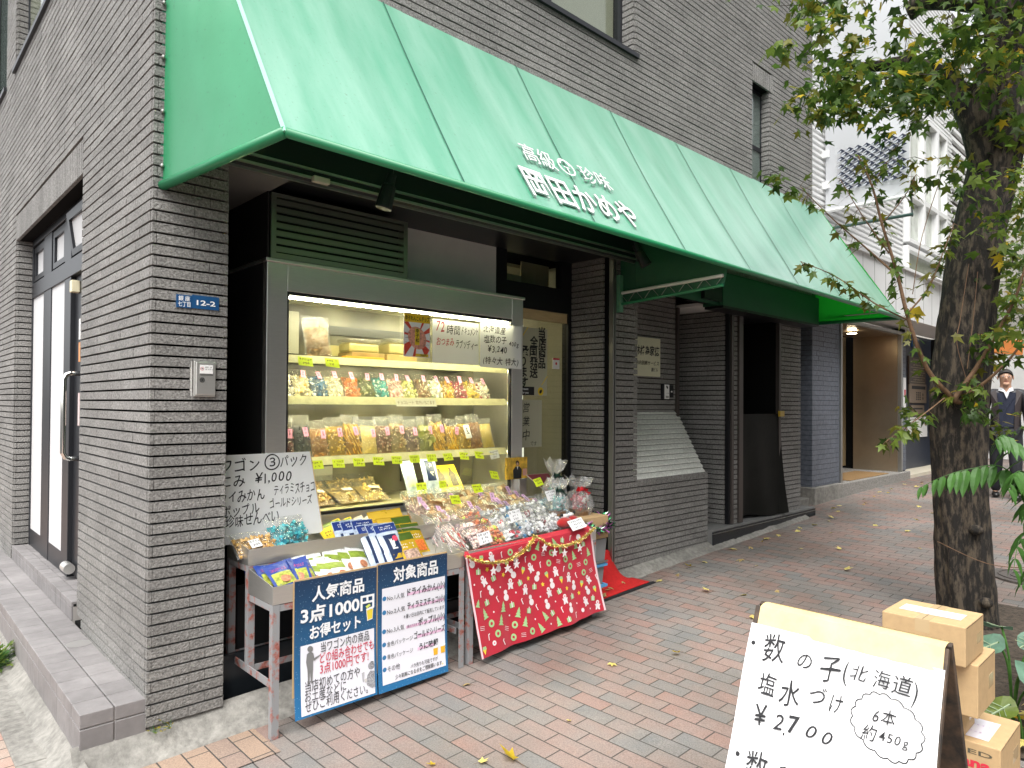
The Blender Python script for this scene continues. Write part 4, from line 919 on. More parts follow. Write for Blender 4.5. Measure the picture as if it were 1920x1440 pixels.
# vent louvre above the case
lv = thing('vent_louvre', 'dark green-grey metal vent louvre box above the display case', 'vent', (1.12, .4, 2.36))
LVM = M('louvre metal', (.30, .33, .27), .35, .8)
b = B(); b.box((CX0 + .02, CY, 2.357), (CX0 + .05, CY + .25, 2.72), LVM); b.box((1.545, CY, 2.357), (1.575, CY + .25, 2.72), LVM); b.box((CX0 + .05, CY, 2.70), (1.545, CY + .25, 2.72), LVM); b.box((CX0 + .05, CY, 2.357), (1.545, CY + .03, 2.39), LVM); b.done('frame', lv)
b = B()
for i in range(7):
    z = 2.398 + i * .0435; b.prism([(CX0 + .05, CY + .002, z), (CX0 + .05, CY + .004, z + .030), (CX0 + .05, CY + .02, z + .032), (CX0 + .05, CY + .018, z + .002)], (.845, 0, 0), LVM)
b.done('slat', lv)
b = B(); b.box((CX0 + .05, CY + .06, 2.36), (1.545, CY + .25, 2.70), DKN); b.done('back_plate', lv)

# ------------------------------------------------------------------ snack bags
def pillow(wd, ht, th, seed=0, crumple=.004):
    r = random.Random(seed); ox, oz = r.uniform(0, 50), r.uniform(0, 50)
    def f(u, v, side):
        tk = th * (max(0, sin(pi * u)) ** .55) * (max(0, sin(pi * min(1, v * 1.12 + .0))) ** .6 if v < .89 else .02)
        nz = noise.noise(Vector((u * 4 + ox, v * 5 + oz, side * 3))) + .5 * noise.noise(Vector((u * 11 + ox, v * 11 + oz, side)))
        return Vector(((u - .5) * wd * (1 - .05 * sin(pi * v)) + nz * crumple * .5, side * tk * .5 + nz * crumple * (.4 + .6 * sin(pi * u)), v * ht + .3 * crumple * nz))
    return f
BAGM = {}
def film_mesh(wd, ht, th, seed, mat, nm='film', crumple=.006, nu=8, nv=10):
    k = (round(wd, 3), round(ht, 3), round(th, 3), seed, mat.name)
    if k not in BAGM:
        f = pillow(wd, ht, th, seed, crumple); b = B(); b.grid(lambda u, v: f(u, v, -1), nu, nv, mat); b.grid(lambda u, v: f(1 - u, v, 1), nu, nv, mat); BAGM[k] = b.mesh(nm, smooth=True)
    return BAGM[k]
CONT = {}
def contents(style, wd, ht, th, seed, mats):
    k = (style, round(wd, 3), round(ht, 3), round(th, 3), seed)
    key = k + tuple(m.name for m in mats)
    if key in CONT: return CONT[key]
    r = random.Random(seed); b = B(); fill = .68
    if style != 'slab':
        f = pillow(wd * .84, ht * .74, th * .62, seed, .012); b.grid(lambda u, v: f(u, v, -1) + Vector((0, 0, .005)), 6, 7, M(mats[0].name + ' core', tuple(x * .5 for x in mats[0].node_tree.nodes['Principled BSDF'].inputs['Base Color'].default_value[:3]), .6)); b.grid(lambda u, v: f(1 - u, v, 1) + Vector((0, 0, .005)), 3, 3, mats[0])
    n = {'rods': 52, 'chunks': 46, 'flakes': 46, 'candy': 34, 'chips': 15, 'slab': 1, 'sticks': 40}[style]
    if style == 'slab':
        f = pillow(wd * .86, ht * .8, th * .8, seed, .01)
        b.grid(lambda u, v: f(u, v, -1) + Vector((0, 0, .005)), 10, 12, mats[0]); b.grid(lambda u, v: f(1 - u, v, 1) + Vector((0, 0, .005)), 4, 4, mats[0])
    for i in range(n if style != 'slab' else 0):
        x = r.uniform(-.40, .40) * wd; z = (.05 + fill * r.random() ** 1.15) * ht; env = th * .40 * max(.15, cos(x / wd * pi)) * max(.25, sin(pi * min(1, z / ht * .95 + .08)))
        c = Vector((x, -env * r.uniform(.85, 1.35), z)); mt = mats[0] if r.random() < .62 else mats[-1] if r.random() < .6 else mats[len(mats) // 2]
        e = Euler((r.uniform(-.5, .5), r.uniform(0, pi), r.uniform(-.5, .5))).to_matrix()
        if style in ('rods', 'sticks'):
            l = wd * (r.uniform(.10, .17) if style == 'rods' else r.uniform(.25, .42)); q = wd * (.032 if style == 'rods' else .016)
            if style == 'sticks': e = Euler((r.uniform(-.2, .2), r.gauss(1.3, .22), r.uniform(-.2, .2))).to_matrix()
            b.obox(c, e @ Vector((l * .5, 0, 0)) * 1.0, e @ Vector((0, q, 0)), e @ Vector((0, 0, q)), mt)
        elif style == 'chunks':
            q = wd * r.uniform(.05, .085); vs = [c + e @ (Vector(d) * q * r.uniform(.7, 1.2)) for d in ((1, 0, 0), (-1, 0, 0), (0, 1, 0), (0, -1, 0), (0, 0, 1), (0, 0, -1))]
            b.add(vs, [(0, 2, 4), (2, 1, 4), (1, 3, 4), (3, 0, 4), (2, 0, 5), (1, 2, 5), (3, 1, 5), (0, 3, 5)], mt)
        elif style == 'flakes':
            q = wd * r.uniform(.06, .12); a_, c_ = e @ Vector((q, 0, 0)), e @ Vector((0, q * .3, q * .6)); b.add([c - a_, c + c_ * .6, c + a_, c - c_ * .6, c + Vector((0, -q * .3, 0))], [(0, 4, 1), (1, 4, 2), (2, 4, 3), (3, 4, 0)], mt)
        elif style == 'chips':
            q = wd * r.uniform(.16, .24); e = Euler((r.uniform(.9, 1.9), r.uniform(-.4, .4), r.uniform(0, pi))).to_matrix()
            rim = [c + e @ Vector((q * cos(a * pi / 5), q * .8 * sin(a * pi / 5), q * .18 * cos(a * pi / 2.5))) for a in range(10)]; b.add(rim + [c + e @ Vector((0, 0, -q * .12))], [(j, (j + 1) % 10, 10) for j in range(10)], mt)
        elif style == 'candy':
            q = wd * r.uniform(.06, .085); a_ = e @ Vector((q * 1.1, 0, 0)); p_ = e @ Vector((0, q * .6, 0)); z_ = e @ Vector((0, 0, q * .7)); b.obox(c, a_ * .75, p_, z_, mt)
            for s in (-1, 1): b.add([c + a_ * .75 * s, c + a_ * 1.7 * s + z_ * 1.1 + p_ * .3, c + a_ * 1.7 * s - z_ * 1.1, c + a_ * 1.5 * s + p_ * .8], [(0, 1, 3), (0, 3, 2), (0, 2, 1)], mt)
    CONT[key] = b.mesh('contents', smooth=style in ('chunks', 'slab'))
    return CONT[key]
def FM(nm, c, rough=.5, sp=.5): return M('food ' + nm, tuple(min(.82, x * 1.05 + .005) for x in c), rough, var=.25, vs=60, spec=sp)
def mobj(name, me, parent, loc=(0, 0, 0), rot=(0, 0, 0)):
    o = bpy.data.objects.new(name, me); COL.objects.link(o); o.parent = parent; o.location = loc; o.rotation_euler = rot; LOC[o] = Vector(loc)
    return o
def slip(wd, ht, mat, seed, ink=INK, rows=2, vertical=False, eps=.001, rounded=False):
    k = ('slip', round(wd, 4), round(ht, 4), mat.name, seed, rows, vertical)
    if k in BAGM: return BAGM[k]
    b = B(); b.box((-wd / 2, -.0008, 0), (wd / 2, .0, ht), mat)
    if vertical:
        s = wd * .62
        b2 = int(ht * .85 / s)
        for i in range(b2): scribble(b, (-s / 2, -.0008, ht * .93 - (i + 1) * s), (1, 0, 0), (0, 0, 1), s * 1.3, s, ink, seed + i, eps=.0006)
    else:
        hh = ht / (rows + .8)
        for i in range(rows): scribble(b, (-wd * .42 + (wd * .12 if i else 0), -.0008, ht - (i + 1) * hh * 1.12), (1, 0, 0), (0, 0, 1), wd * (.84 if i == 0 else .6), hh * .8, ink, seed + i, eps=.0006)
    BAGM[k] = b.mesh('slip'); return BAGM[k]
def bag(loc, wd, ht, th, style, mats, label, group, tilt=18, yaw=0, seed=0, slipc=None, sl=(0, .5, .03, .05), name='snack_bag', cat='snack bag', roll=0, film=None, extra=None, vertical=False):
    t = thing(name, label, cat, loc, group); t.rotation_euler = Euler((R(-tilt), R(roll), R(yaw)), 'XYZ')
    mobj('contents', contents(style, wd, ht, th, seed % 4, mats), t); mobj('film', film_mesh(wd, ht, th, seed % 3, film or FILM), t)
    if slipc:
        mobj('paper_slip', slip(sl[2], sl[3], slipc, seed % 5, vertical=vertical), t, ((sl[0]) * wd, -th * .56 - .003, sl[1] * ht), (R(random.uniform(-6, 6)), R(random.uniform(-10, 10)), 0))
    return t
ORD = ['leftmost', 'second from left', 'third from left', 'fourth from left', 'fifth from left', 'sixth from left', 'seventh from left', 'eighth from left', 'eighth from right', 'seventh from right', 'sixth from right', 'fifth from right', 'fourth from right', 'third from right', 'second from right', 'rightmost']
def C3(*cs): return [FM('%02x%02x%02x' % tuple(int(x * 255) for x in c), c) for c in cs]
# upper shelf of wrapped sweets
row2 = [('white and black', (.75, .73, .68), (.05, .06, .08)), ('cream and gold', (.75, .68, .45), (.6, .36, .05)), ('navy and white', (.06, .14, .26), (.65, .7, .72)), ('pale cream', (.72, .68, .5), (.4, .36, .22)), ('rust orange', (.45, .13, .03), (.6, .4, .2)), ('olive green', (.10, .12, .04), (.55, .55, .3)),
        ('teal', (.05, .27, .27), (.55, .65, .6)), ('pale pink', (.62, .36, .34), (.7, .62, .5)), ('light green', (.42, .42, .14), (.7, .68, .45)), ('brown and cream', (.25, .15, .08), (.6, .55, .35)), ('white and green', (.7, .7, .6), (.25, .32, .15)), ('amber', (.55, .32, .04), (.2, .12, .03)), ('maroon and white', (.30, .05, .07), (.7, .6, .55)), ('golden yellow', (.62, .45, .08), (.3, .22, .05)), ('white and wine', (.72, .66, .55), (.3, .1, .1))]
n = len(row2)
for i, (nm, c1, c2) in enumerate(row2):
    x = .85 + i * (2.40 - .85) / (n - 1)
    bag((x, .47, 1.592), .122, .205, .055, 'candy' if i % 3 else 'rods', C3(c1, c2, c1), 'bag of %s sweets on upper case shelf, %s of row' % (nm, ORD[i if i < 7 else i + 1] if i != 7 else 'in the middle'), 'sweets bags on the upper shelf', tilt=30 + (i % 3) * 2, seed=i, slipc=PINK, sl=(.08, .60, .028, .052), roll=random.uniform(-5, 5), vertical=True)
row3 = [('dark red', 'chunks', (.18, .05, .04), (.3, .12, .08)), ('black seaweed', 'chunks', (.03, .035, .04), (.08, .09, .1)), ('orange peel', 'flakes', (.60, .27, .06), (.7, .42, .15)), ('yellow dried fruit', 'chunks', (.68, .42, .04), (.75, .52, .1)), ('orange strips', 'sticks', (.70, .36, .03), (.75, .5, .1)), ('pale yellow slices', 'slab', (.75, .58, .20), (.7, .6, .3)),
        ('brown pink nut', 'chunks', (.36, .19, .13), (.55, .42, .3)), ('mixed nut', 'chunks', (.55, .40, .2), (.3, .17, .08)), ('mauve nut', 'chunks', (.35, .24, .2), (.6, .48, .3)), ('green kiwi', 'chips', (.35, .36, .09), (.5, .48, .2)), ('mango strip', 'sticks', (.74, .42, .04), (.78, .55, .12)), ('orange stick', 'sticks', (.75, .42, .02), (.8, .55, .1)), ('golden corn', 'chunks', (.72, .46, .06), (.75, .55, .15)), ('brown cracker', 'flakes', (.36, .15, .04), (.5, .28, .1)), ('gold crisp', 'slab', (.50, .37, .08), (.5, .4, .1))]
n = len(row3)
for i, (nm, st, c1, c2) in enumerate(row3):
    x = .84 + i * (2.42 - .84) / (n - 1)
    bag((x, .45, 1.238), .130, .245 + .02 * sin(i * 2.1), .065, st, C3(c1, c2), 'tall bag of %s snacks on middle shelf, %s of row' % (nm, ORD[i if i < 7 else i + 1] if i != 7 else 'in the middle'), 'tall bags on the middle shelf', tilt=16, seed=i + 2, slipc=PINK if i < 12 else (PAPER if i == 12 else None), sl=(.12, .46, .030, .055) if i != 12 else (.1, .3, .055, .10), roll=random.uniform(-4, 4), vertical=True)
# top shelf: framed bag of dried sardines, trays and boxes
bag((1.04, .44, 1.828), .18, .265, .05, 'flakes', C3((.34, .18, .05), (.16, .11, .06), (.42, .33, .18)), 'large flat bag of dried fish standing on the top shelf', 'top shelf goods', tilt=14, seed=1)
bag((.84, .55, 1.828), .12, .20, .04, 'flakes', C3((.07, .06, .05), (.2, .16, .1)), 'small bag of dark dried fish at the left end of the top shelf', 'top shelf goods', tilt=8, seed=2)
for i, (x, wd, h, nm) in enumerate(((1.40, .22, .07, 'long cream snack tray beside the dried fish'), (1.68, .18, .09, 'deep cream snack tray on the top shelf behind the red and white poster'))):
    t = thing('snack_tray', nm, 'snack tray', (x, .60, 1.89), 'top shelf goods')
    b = B(); b.box((x - wd / 2, .52, 1.89), (x + wd / 2, .66, 1.89 + h * .8), M('cream tray', (.40, .34, .14), .4)); b.done('tray', t, bevel=.012); b = B(); b.box((x - wd / 2 - .006, .512, 1.894 + h * .8), (x + wd / 2 + .006, .668, 1.905 + h), glassy('tray lid', (.95, .93, .8), .8, .15, .1)); b.done('lid', t, bevel=.008)
t = thing('stacked_boxes', 'two pale card boxes under the snack trays on the top shelf', 'box', (1.55, .6, 1.826))
for x0, x1 in ((1.30, 1.54), (1.56, 1.80)):
    b = B(); b.box((x0, .50, 1.822), (x1, .68, 1.888), M('pale card box', (.34, .24, .09), .6, var=.2)); b.done('card_box', t, bevel=.004)
b = B(); b.box((1.22, .44, 1.824), (1.50, .49, 1.856), M('orange box', (.75, .36, .02), .5)); b.done('orange_box', label='flat orange box lying on the top shelf beside the dried fish bag', cat='box', origin=(1.36, .5, 1.826), bevel=.003)
# bottom of the case
for i, (x, nm, c1, c2) in enumerate(((.88, 'amber', (.55, .38, .1), (.68, .52, .2)), (1.08, 'toasted brown', (.48, .28, .08), (.6, .42, .18)), (1.28, 'straw coloured', (.6, .42, .14), (.7, .55, .25)), (1.46, 'golden puffed', (.68, .48, .14), (.72, .58, .28)))):
    bag((x, .43, .945), .20, .26, .07, 'chunks' if i % 2 else 'flakes', C3(c1, c2), 'bag of %s crackers lying on the floor of the display case' % nm, 'bags on the floor of the display case', tilt=68, seed=i, yaw=random.uniform(-8, 8), slipc=PAPER, sl=(.05, .35, .07, .035))
    bag((x + .06, .60, .95), .20, .24, .07, 'flakes', C3(c2, c1), 'back bag of %s crackers behind the front row in the case' % nm, 'bags on the floor of the display case', tilt=55, seed=i + 1)
def pack(loc, wd, ht, th, body, label, group, tilt, yaw=0, seed=0, patches=(), roll=0, name='snack_pack', cat='snack pack', hole=False):
    """printed pack: a pillow with its header, window and printed panels as parts"""
    key = ('pk', round(wd, 3), round(ht, 3), body.name, seed % 3, tuple((p[0], p[5].name) for p in patches))
    t = thing(name, label, cat, loc, group); t.rotation_euler = Euler((R(-tilt), R(roll), R(yaw)), 'XYZ')
    mobj('packet', film_mesh(wd, ht, th, seed % 3, body, 'packet', .004, 8, 10), t)
    f = pillow(wd, ht, th, seed % 3, .004)
    for (nm, u0, u1, v0, v1, mt) in patches:
        k = (key, nm, u0, v0)
        if k not in BAGM:
            b = B()
            if nm in ('print', 'writing'):
                rows = 2 if nm == 'writing' else 3
                for j in range(rows):
                    vv = v0 + (v1 - v0) * (j + .1) / rows; P0 = f(u0, vv, -1); P1 = f(u1, vv, -1); hh = (v1 - v0) * ht / rows * .75
                    scribble(b, P0 + Vector((0, -.004, 0)), (1, 0, 0), (0, 0, 1), (P1 - P0).length, hh, mt, seed + j, eps=0)
            elif nm == 'spot':
                cc = f((u0 + u1) / 2, (v0 + v1) / 2, -1) + Vector((0, -.0035, 0)); b.disc(cc, (u1 - u0) * wd / 2, (0, -1, 0), mt, 14)
            else: b.grid(lambda u, v: f(u0 + (u1 - u0) * u, v0 + (v1 - v0) * v, -1) + Vector((0, -.0018, 0)), 4, 4, mt)
            BAGM[k] = b.mesh(nm, smooth=nm not in ('print', 'writing'))
        mobj(nm if nm != 'print' else 'writing', BAGM[k], t)
    return t
NVY = M('navy header', (.010, .035, .20), .35); LBL = M('pale blue pack', (.50, .58, .70), .25, var=.35, vs=25); CRM = M('cream print', (.75, .70, .55), .5); WPK = M('white pack', (.80, .80, .76), .35)
OLV = M('olive print', (.22, .30, .04), .4, var=.3, vs=30); BRNF = M('brown food print', (.42, .17, .09), .5, var=.5, vs=70); GLD = M('gold pack', (.72, .46, .035), .22, .35, var=.15, vs=12); DGN = M('deep green header', (.06, .11, .015), .3); ORF = M('orange food window', (.70, .17, .03), .4, var=.4, vs=90); DKP = M('dark label', (.015, .03, .09), .35, var=.3, vs=50); PRD = M('pink red print', (.75, .06, .12), .5); YEL = M('yellow pack', (.80, .58, .03), .3, var=.08)
pack((1.72, .40, .95), .11, .25, .03, LBL, 'pale green and blue tall pack in the case, left of the two', 'tall packs in the case', 24, 4, 1, [('label', .12, .88, .25, .85, M('pale green label', (.55, .62, .42), .4, var=.3, vs=20))])
pack((1.88, .40, .955), .14, .29, .03, LBL, 'blue and white tall pack leaning on the right in the display case', 'tall packs in the case', 20, 4, 2, [('label', .22, .78, .30, .80, DKP), ('writing', .40, .62, .4, .75, CRM)])
t = thing('yellow_twin_pack', 'yellow card pack with two bottle shaped windows in the case', 'snack pack', (2.05, .42, .96)); t.rotation_euler = (R(-34), 0, R(4))
b = B(); b.box((-.11, -.006, 0), (.11, .006, .20), YEL); b.done('card', t, local=True); b = B()
for s in (-.055, .05): b.poly([(s - .032, -.008, .03), (s + .032, -.008, .03), (s + .032, -.008, .12), (s + .012, -.008, .15), (s + .012, -.008, .175), (s - .012, -.008, .175), (s - .012, -.008, .15), (s - .032, -.008, .12)], M('dark bottle print', (.12, .09, .03), .4, var=.6, vs=60))
b.done('printed_window', t, local=True)
# price cards on the rails and in the case
def price_card(loc, wd, ht, label, mat=YCARD, tilt=-8, yaw=0, roll=0, seed=0, rows=2, group='yellow price cards'):
    t = thing('price_card', label, 'price card', loc, group); t.rotation_euler = Euler((R(-tilt), R(roll), R(yaw)), 'XYZ')
    b = B(); b.prism([(-wd / 2, 0, 0), (wd / 2, 0, 0), (wd / 2, 0, ht), (-wd / 2, 0, ht)], (0, .001, 0), mat); b.done('card', t, local=True)
    b = B(); hh = ht / (rows + .8)
    for i in range(rows): scribble(b, (-wd * .42 + (wd * .18 if i else 0), 0, ht - (i + 1) * hh * 1.15), (1, 0, 0), (0, 0, 1), wd * (.84 if i == 0 else .5), hh * .8, INK, seed + i)
    b.done('writing', t, local=True)
    return t
for i, x in enumerate((.90, 1.07)): price_card((x, .3265, 1.775), .09, .055, 'fluorescent yellow price card on the top shelf rail, %s of the pair' % ('left' if i == 0 else 'right'), seed=i, roll=4, tilt=24)
for i in range(10):
    x = .98 + i * .138; price_card((x, .3265, 1.180), .078, .052, 'fluorescent yellow price card on the middle shelf rail, %s of ten' % (ORD[i] if i < 8 else ORD[i + 6]), seed=i + 3, roll=random.uniform(-3, 6), tilt=24)
price_card((2.37, .3265, 1.172), .085, .062, 'white price card at the right end of the middle shelf rail', mat=PAPER, seed=20, roll=-6, rows=3, tilt=20)
price_card((1.76, .37, .965), .085, .075, 'yellow price card standing in front of the green and blue pack', seed=21, tilt=14, yaw=4)
price_card((1.93, .365, .99), .065, .05, 'yellow price card stuck on the blue and white tall pack', seed=22, tilt=14, yaw=4)
t = thing('shelf_notice', 'long cream paper notice with handwriting on the upper shelf rail', 'notice', (1.68, .333, 1.548))
b = B(); b.add([(1.52, .3265, 1.545), (1.84, .3265, 1.545), (1.84, .351, 1.597), (1.52, .351, 1.597)], [(0, 1, 2, 3)], M('cream paper', (.80, .77, .62), .7)); b.done('card', t); b = B(); text(b, 'チョコレート 宮内いちごます', (1.53, .3335, 1.560), (1, 0, 0), (0, .42, .9), .022, M('faded ink', (.22, .17, .10), .7), width=.30, hand=.6); b.done('writing', t)
# three sheets taped to the glass
t = thing('product_poster', 'red and white sunburst product poster with a yellow top taped inside the case glass', 'poster', (1.65, .296, 1.86))
b = B(); b.box((1.547, .294, 1.862), (1.752, .2965, 2.146), PAPER); b.done('sheet', t)
b = B(); cx, cz = 1.65, 1.99; RB = M('red burst', (.62, .07, .04), .6)
for i, (a0, a1) in enumerate(((.35, .62), (1.05, 1.2), (2.2, 2.42), (2.85, 3.0), (3.6, 4.05), (4.45, 4.62), (5.2, 5.62), (6.0, 6.12))):
    pts = [(cx, cz)]
    for a in (a0, a1):
        k = min(.10 / abs(cos(a) + 1e-6), (.105 if sin(a) > 0 else .125) / abs(sin(a) + 1e-6)); pts.append((cx + k * cos(a), cz + k * sin(a)))
    b.poly([(p[0], .2935, p[1]) for p in pts], RB)
b.box((1.55, .2926, 2.085), (1.75, .2936, 2.138), M('yellow band', (.82, .55, .02), .5)); b.disc((cx, .2928, cz - .005), .066, (0, -1, 0), M('pink crisp print', (.65, .30, .22), .6, var=.4, vs=60), 20, 1.2); b.box((1.632, .2919, 1.94), (1.668, .2927, 2.045), YEL); b.box((1.64, .2926, 1.866), (1.74, .2936, 1.884), YEL); b.done('picture', t)
b = B(); text(b, '辛子れんこんチップ', (1.555, .2924, 2.098), (1, 0, 0), (0, 0, 1), .026, INK, width=.19, off=.015); text(b, '703円', (1.675, .2924, 1.867), (1, 0, 0), (0, 0, 1), .016, INK, off=.02)
for i, ch in enumerate('辛子松'): text(b, ch, (1.636, .2917, 2.02 - i * .03), (1, 0, 0), (0, 0, 1), .023, INK, off=.02)
for j in range(3): scribble(b, (1.555, .2924, 2.01 - j * .03), (1, 0, 0), (0, 0, 1), .04, .008, INK, j); scribble(b, (1.70, .2924, 1.97 - j * .03), (1, 0, 0), (0, 0, 1), .045, .008, INK, j + 5)
b.done('writing', t)
def sheet_sign(nm, label, x0, x1, z0, z1, y, lines, mat=M('thin sign paper', (.86, .87, .86), .7, trans=.16), tape=True):
    t = thing(nm, label, 'handwritten sign', ((x0 + x1) / 2, y, z0)); b = B()
    b.grid(lambda u, v: (x0 + (x1 - x0) * u, y + .004 * sin(u * 5) * (1 - v), z0 + (z1 - z0) * v), 8, 4, mat); b.done('sheet', t)
    b = B()
    for (s, lx, lz, h, wd, m) in lines: text(b, s, (lx, y - .006, lz), (1, 0, .0), (0, 0, 1), h, m, width=wd, hand=.9, off=.004)
    b.done('handwriting', t); return t
sheet_sign('handwritten_sign', 'white handwritten sign with red and black writing in the middle of the case glass', 1.772, 2.172, 1.835, 2.122, .293,
           [('72', 1.795, 2.045, .07, .075, REDINK), ('時間', 1.885, 2.035, .055, .12, INK), ('ドキュメント', 2.01, 2.04, .05, .155, INK), ('おつまみ', 1.80, 1.955, .048, .15, REDINK), ('ラプソディー', 1.96, 1.945, .048, .20, INK)])
sheet_sign('handwritten_sign', 'white handwritten price sign over the right post of the display case', 2.182, 2.585, 1.822, 2.135, .288,
           [('北海道産', 2.20, 2.07, .045, .22, INK), ('塩数の子', 2.21, 2.00, .048, .22, INK), ('¥3,240', 2.245, 1.93, .05, .19, INK), ('400g', 2.45, 1.985, .035, .10, INK), ('(特々大 特大)', 2.20, 1.85, .045, .35, INK)])
# notices on the shop door
t = thing('door_notice', 'tall cream notice with bold black vertical text on the shop door glass', 'notice', (3.01, .562, 1.63))
b = B(); CPR = M('pale door paper', (.50, .49, .36), .7); b.box((2.83, .562, 1.635), (3.152, .5655, 2.18), CPR); b.done('sheet', t)
b = B()
for col, (s, x, z) in enumerate((('当店商品', 3.045, 2.115), ('全国発送', 2.945, 2.035), ('承ります', 2.845, 1.955))):
    for i, ch in enumerate(s): text(b, ch, (x, .562, z - i * .083), (1, 0, 0), (0, 0, 1), .074, INK, off=.03)
b.prism([(3.08, .5615, 1.72), (3.09, .5615, 1.72), (3.152, .5615, 1.79), (3.152, .5615, 1.80)], (0, .0005, 0), YEL); b.prism([(2.83, .5615, 2.06), (2.83, .5615, 2.07), (2.92, .5615, 2.18), (2.93, .5615, 2.18)], (0, .0005, 0), YEL)
b.box((2.835, .5612, 1.637), (3.0, .5622, 1.705), INK); text(b, 'Present', (2.855, .5612, 1.678), (1, 0, 0), (0, 0, 1), .02, WHITEINK, off=.02); text(b, 'for you', (2.86, .5612, 1.65), (1, 0, 0), (0, 0, 1), .02, WHITEINK, off=.02)
b.disc((3.075, .5612, 1.67), .034, (0, -1, 0), YEL, 18); b.disc((3.075, .5608, 1.668), .019, (0, -1, 0), INK, 12, .7); b.done('print', t)
t = thing('open_notice', 'narrow cream handwritten notice below the bold notice on the shop door', 'notice', (2.97, .562, 1.22))
b = B(); b.box((2.84, .5625, 1.22), (3.092, .5655, 1.60), CPR); b.done('sheet', t); b = B()
for i, ch in enumerate('営業中'): text(b, ch, (2.868, .5625, 1.505 - i * .11), (1, 0, 0), (0, 0, 1), .07, INK, hand=.9)
text(b, 'です', (2.96, .5625, 1.235), (1, 0, 0), (0, 0, 1), .03, INK, hand=.9); b.done('handwriting', t)
b = B(); b.box((3.22, .562, 1.86), (3.30, .5655, 1.95), PAPER); b.box((3.22, .5615, 1.935), (3.30, .5622, 1.95), REDINK); b.disc((3.26, .5612, 1.905), .012, (0, -1, 0), REDINK); b.done('door_sticker', label='small white and red sticker on the shop door glass', cat='sticker', origin=(3.26, .562, 1.86))
t = thing('photo_card', 'small photo card of a person in a dark suit, on the case corner', 'photo card', (2.53, .27, 1.02))
b = B(); b.box((2.425, .27, 1.02), (2.636, .285, 1.175), M('gold photo ground', (.60, .36, .04), .4, var=.5, vs=22)); b.done('card', t)
b = B(); y = .2695; b.poly([(2.495, y, 1.022), (2.575, y, 1.022), (2.58, y, 1.085), (2.555, y, 1.11), (2.515, y, 1.11), (2.49, y, 1.085)], M('suit print', (.015, .015, .02), .5)); b.disc((2.535, y, 1.135), .017, (0, -1, 0), M('hair print', (.05, .025, .015), .5), 12, 1.25); b.disc((2.535, y - .0004, 1.128), .010, (0, -1, 0), M('face print', (.55, .35, .25), .5), 10, 1.2); b.poly([(2.528, y - .0004, 1.11), (2.542, y - .0004, 1.11), (2.535, y - .0004, 1.085)], PAPER)
b.box((2.59, y - .0006, 1.04), (2.63, y - .0002, 1.09), M('pink print', (.6, .3, .25), .5)); b.done('picture', t)
b = B(); b.box((2.56, .272, .90), (2.63, .298, 1.015), STEEL); b.done('steel_bracket', label='small stainless bracket below the photo card at the case corner', cat='bracket', origin=(2.6, .28, .9))
# ------------------------------------------------------------------ sales wagons
RUST = M('chipped grey paint', (.27, .27, .275), .6, .1, col2=(.25, .25, .255)); 
def rustmat():
    m = bpy.data.materials.new('grey paint with red primer'); m.use_nodes = True; t = m.node_tree; p = t.nodes['Principled BSDF']
    tc = t.nodes.new('ShaderNodeTexCoord'); n = t.nodes.new('ShaderNodeTexNoise'); n.inputs['Scale'].default_value = 16; n.inputs['Detail'].default_value = 7; n.inputs['Roughness'].default_value = .7; L(t, tc.outputs['Object'], n.inputs['Vector'])
    r = t.nodes.new('ShaderNodeValToRGB'); e = r.color_ramp.elements; e[0].position = .40; e[0].color = (.33, .10, .075, 1); e[1].position = .50; e[1].color = (.26, .265, .27, 1); x = e.new(.33); x.color = (.10, .05, .035, 1)
    L(t, n.outputs['Fac'], r.inputs['Fac']); L(t, r.outputs[0], p.inputs['Base Color']); p.inputs['Roughness'].default_value = .6
    return m
RUSTY = rustmat()
WY0, WY1, WYM = -0.30, 0.245, -0.025
def wagon(x0, x1, label):
    g0, g1 = gz(x0), gz(x1); zt = .632 + .04 * 0
    t = thing('display_wagon', label, 'wagon', ((x0 + x1) / 2, WY0, (g0 + g1) / 2))
    for x, s in ((x0, 1), (x1 - .034, 1)):
        for y in (WY0, WYM, WY1 - .034):
            zt = .632 if y < -.1 else .765
            b = B(); b.box((x, y, gz(x) + .002 if y != WYM else .26), (x + .034, y + .006, zt), RUSTY); b.box((x if x == x0 else x + .028, y + .006, gz(x) + .002 if y != WYM else .26), (x + .006 if x == x0 else x + .034, y + .034, zt), RUSTY); b.done('leg', t)
    b = B()
    for x in (x0 + .001, x1 - .034):
        b.box((x, WY0 + .035, .60), (x + .006, WYM, .632), RUSTY); b.box((x, WYM + .035, .735), (x + .006, WY1 - .035, .764), RUSTY); b.box((x, WY0 + .035, .25), (x + .006, WY1 - .036, .285), RUSTY)
    for y, z in ((WY0 + .001, .60), (WYM + .001, .733), (WY1 - .01, .733), (WY1 - .01, .25), (WYM + .001, .25)): b.box((x0 + .036, y, z), (x1 - .036, y + .006, z + .03), RUSTY)
    b.done('rail', t)
    def tray(y0, y1, z0, h, hb):
        b = B(); a, c = x0 + .0, x1
        b.box((a, y0, z0), (c, y1, z0 + .004), STEEL); b.box((a, y0, z0 + .004), (c, y0 + .003, z0 + h), STEEL); b.box((a, y1 - .003, z0 + .004), (c, y1, z0 + hb), STEEL)
        for x in (a, c - .003): b.prism([(x, y0 + .0031, z0 + .004), (x, y1 - .0031, z0 + .004), (x, y1 - .0031, z0 + hb), (x, y0 + .0031, z0 + h)], (.003, 0, 0), STEEL)
        b.done('tray', t)
    tray(WY0, WYM - .003, .634, .083, .12); tray(WYM, WY1, .766, .079, .12)
    return t
wagon(.43, 1.565, 'grey steel sales wagon with two stepped trays carrying the two blue posters')
wagon(1.60, 2.74, 'second steel sales wagon hidden behind the red patterned cloth')
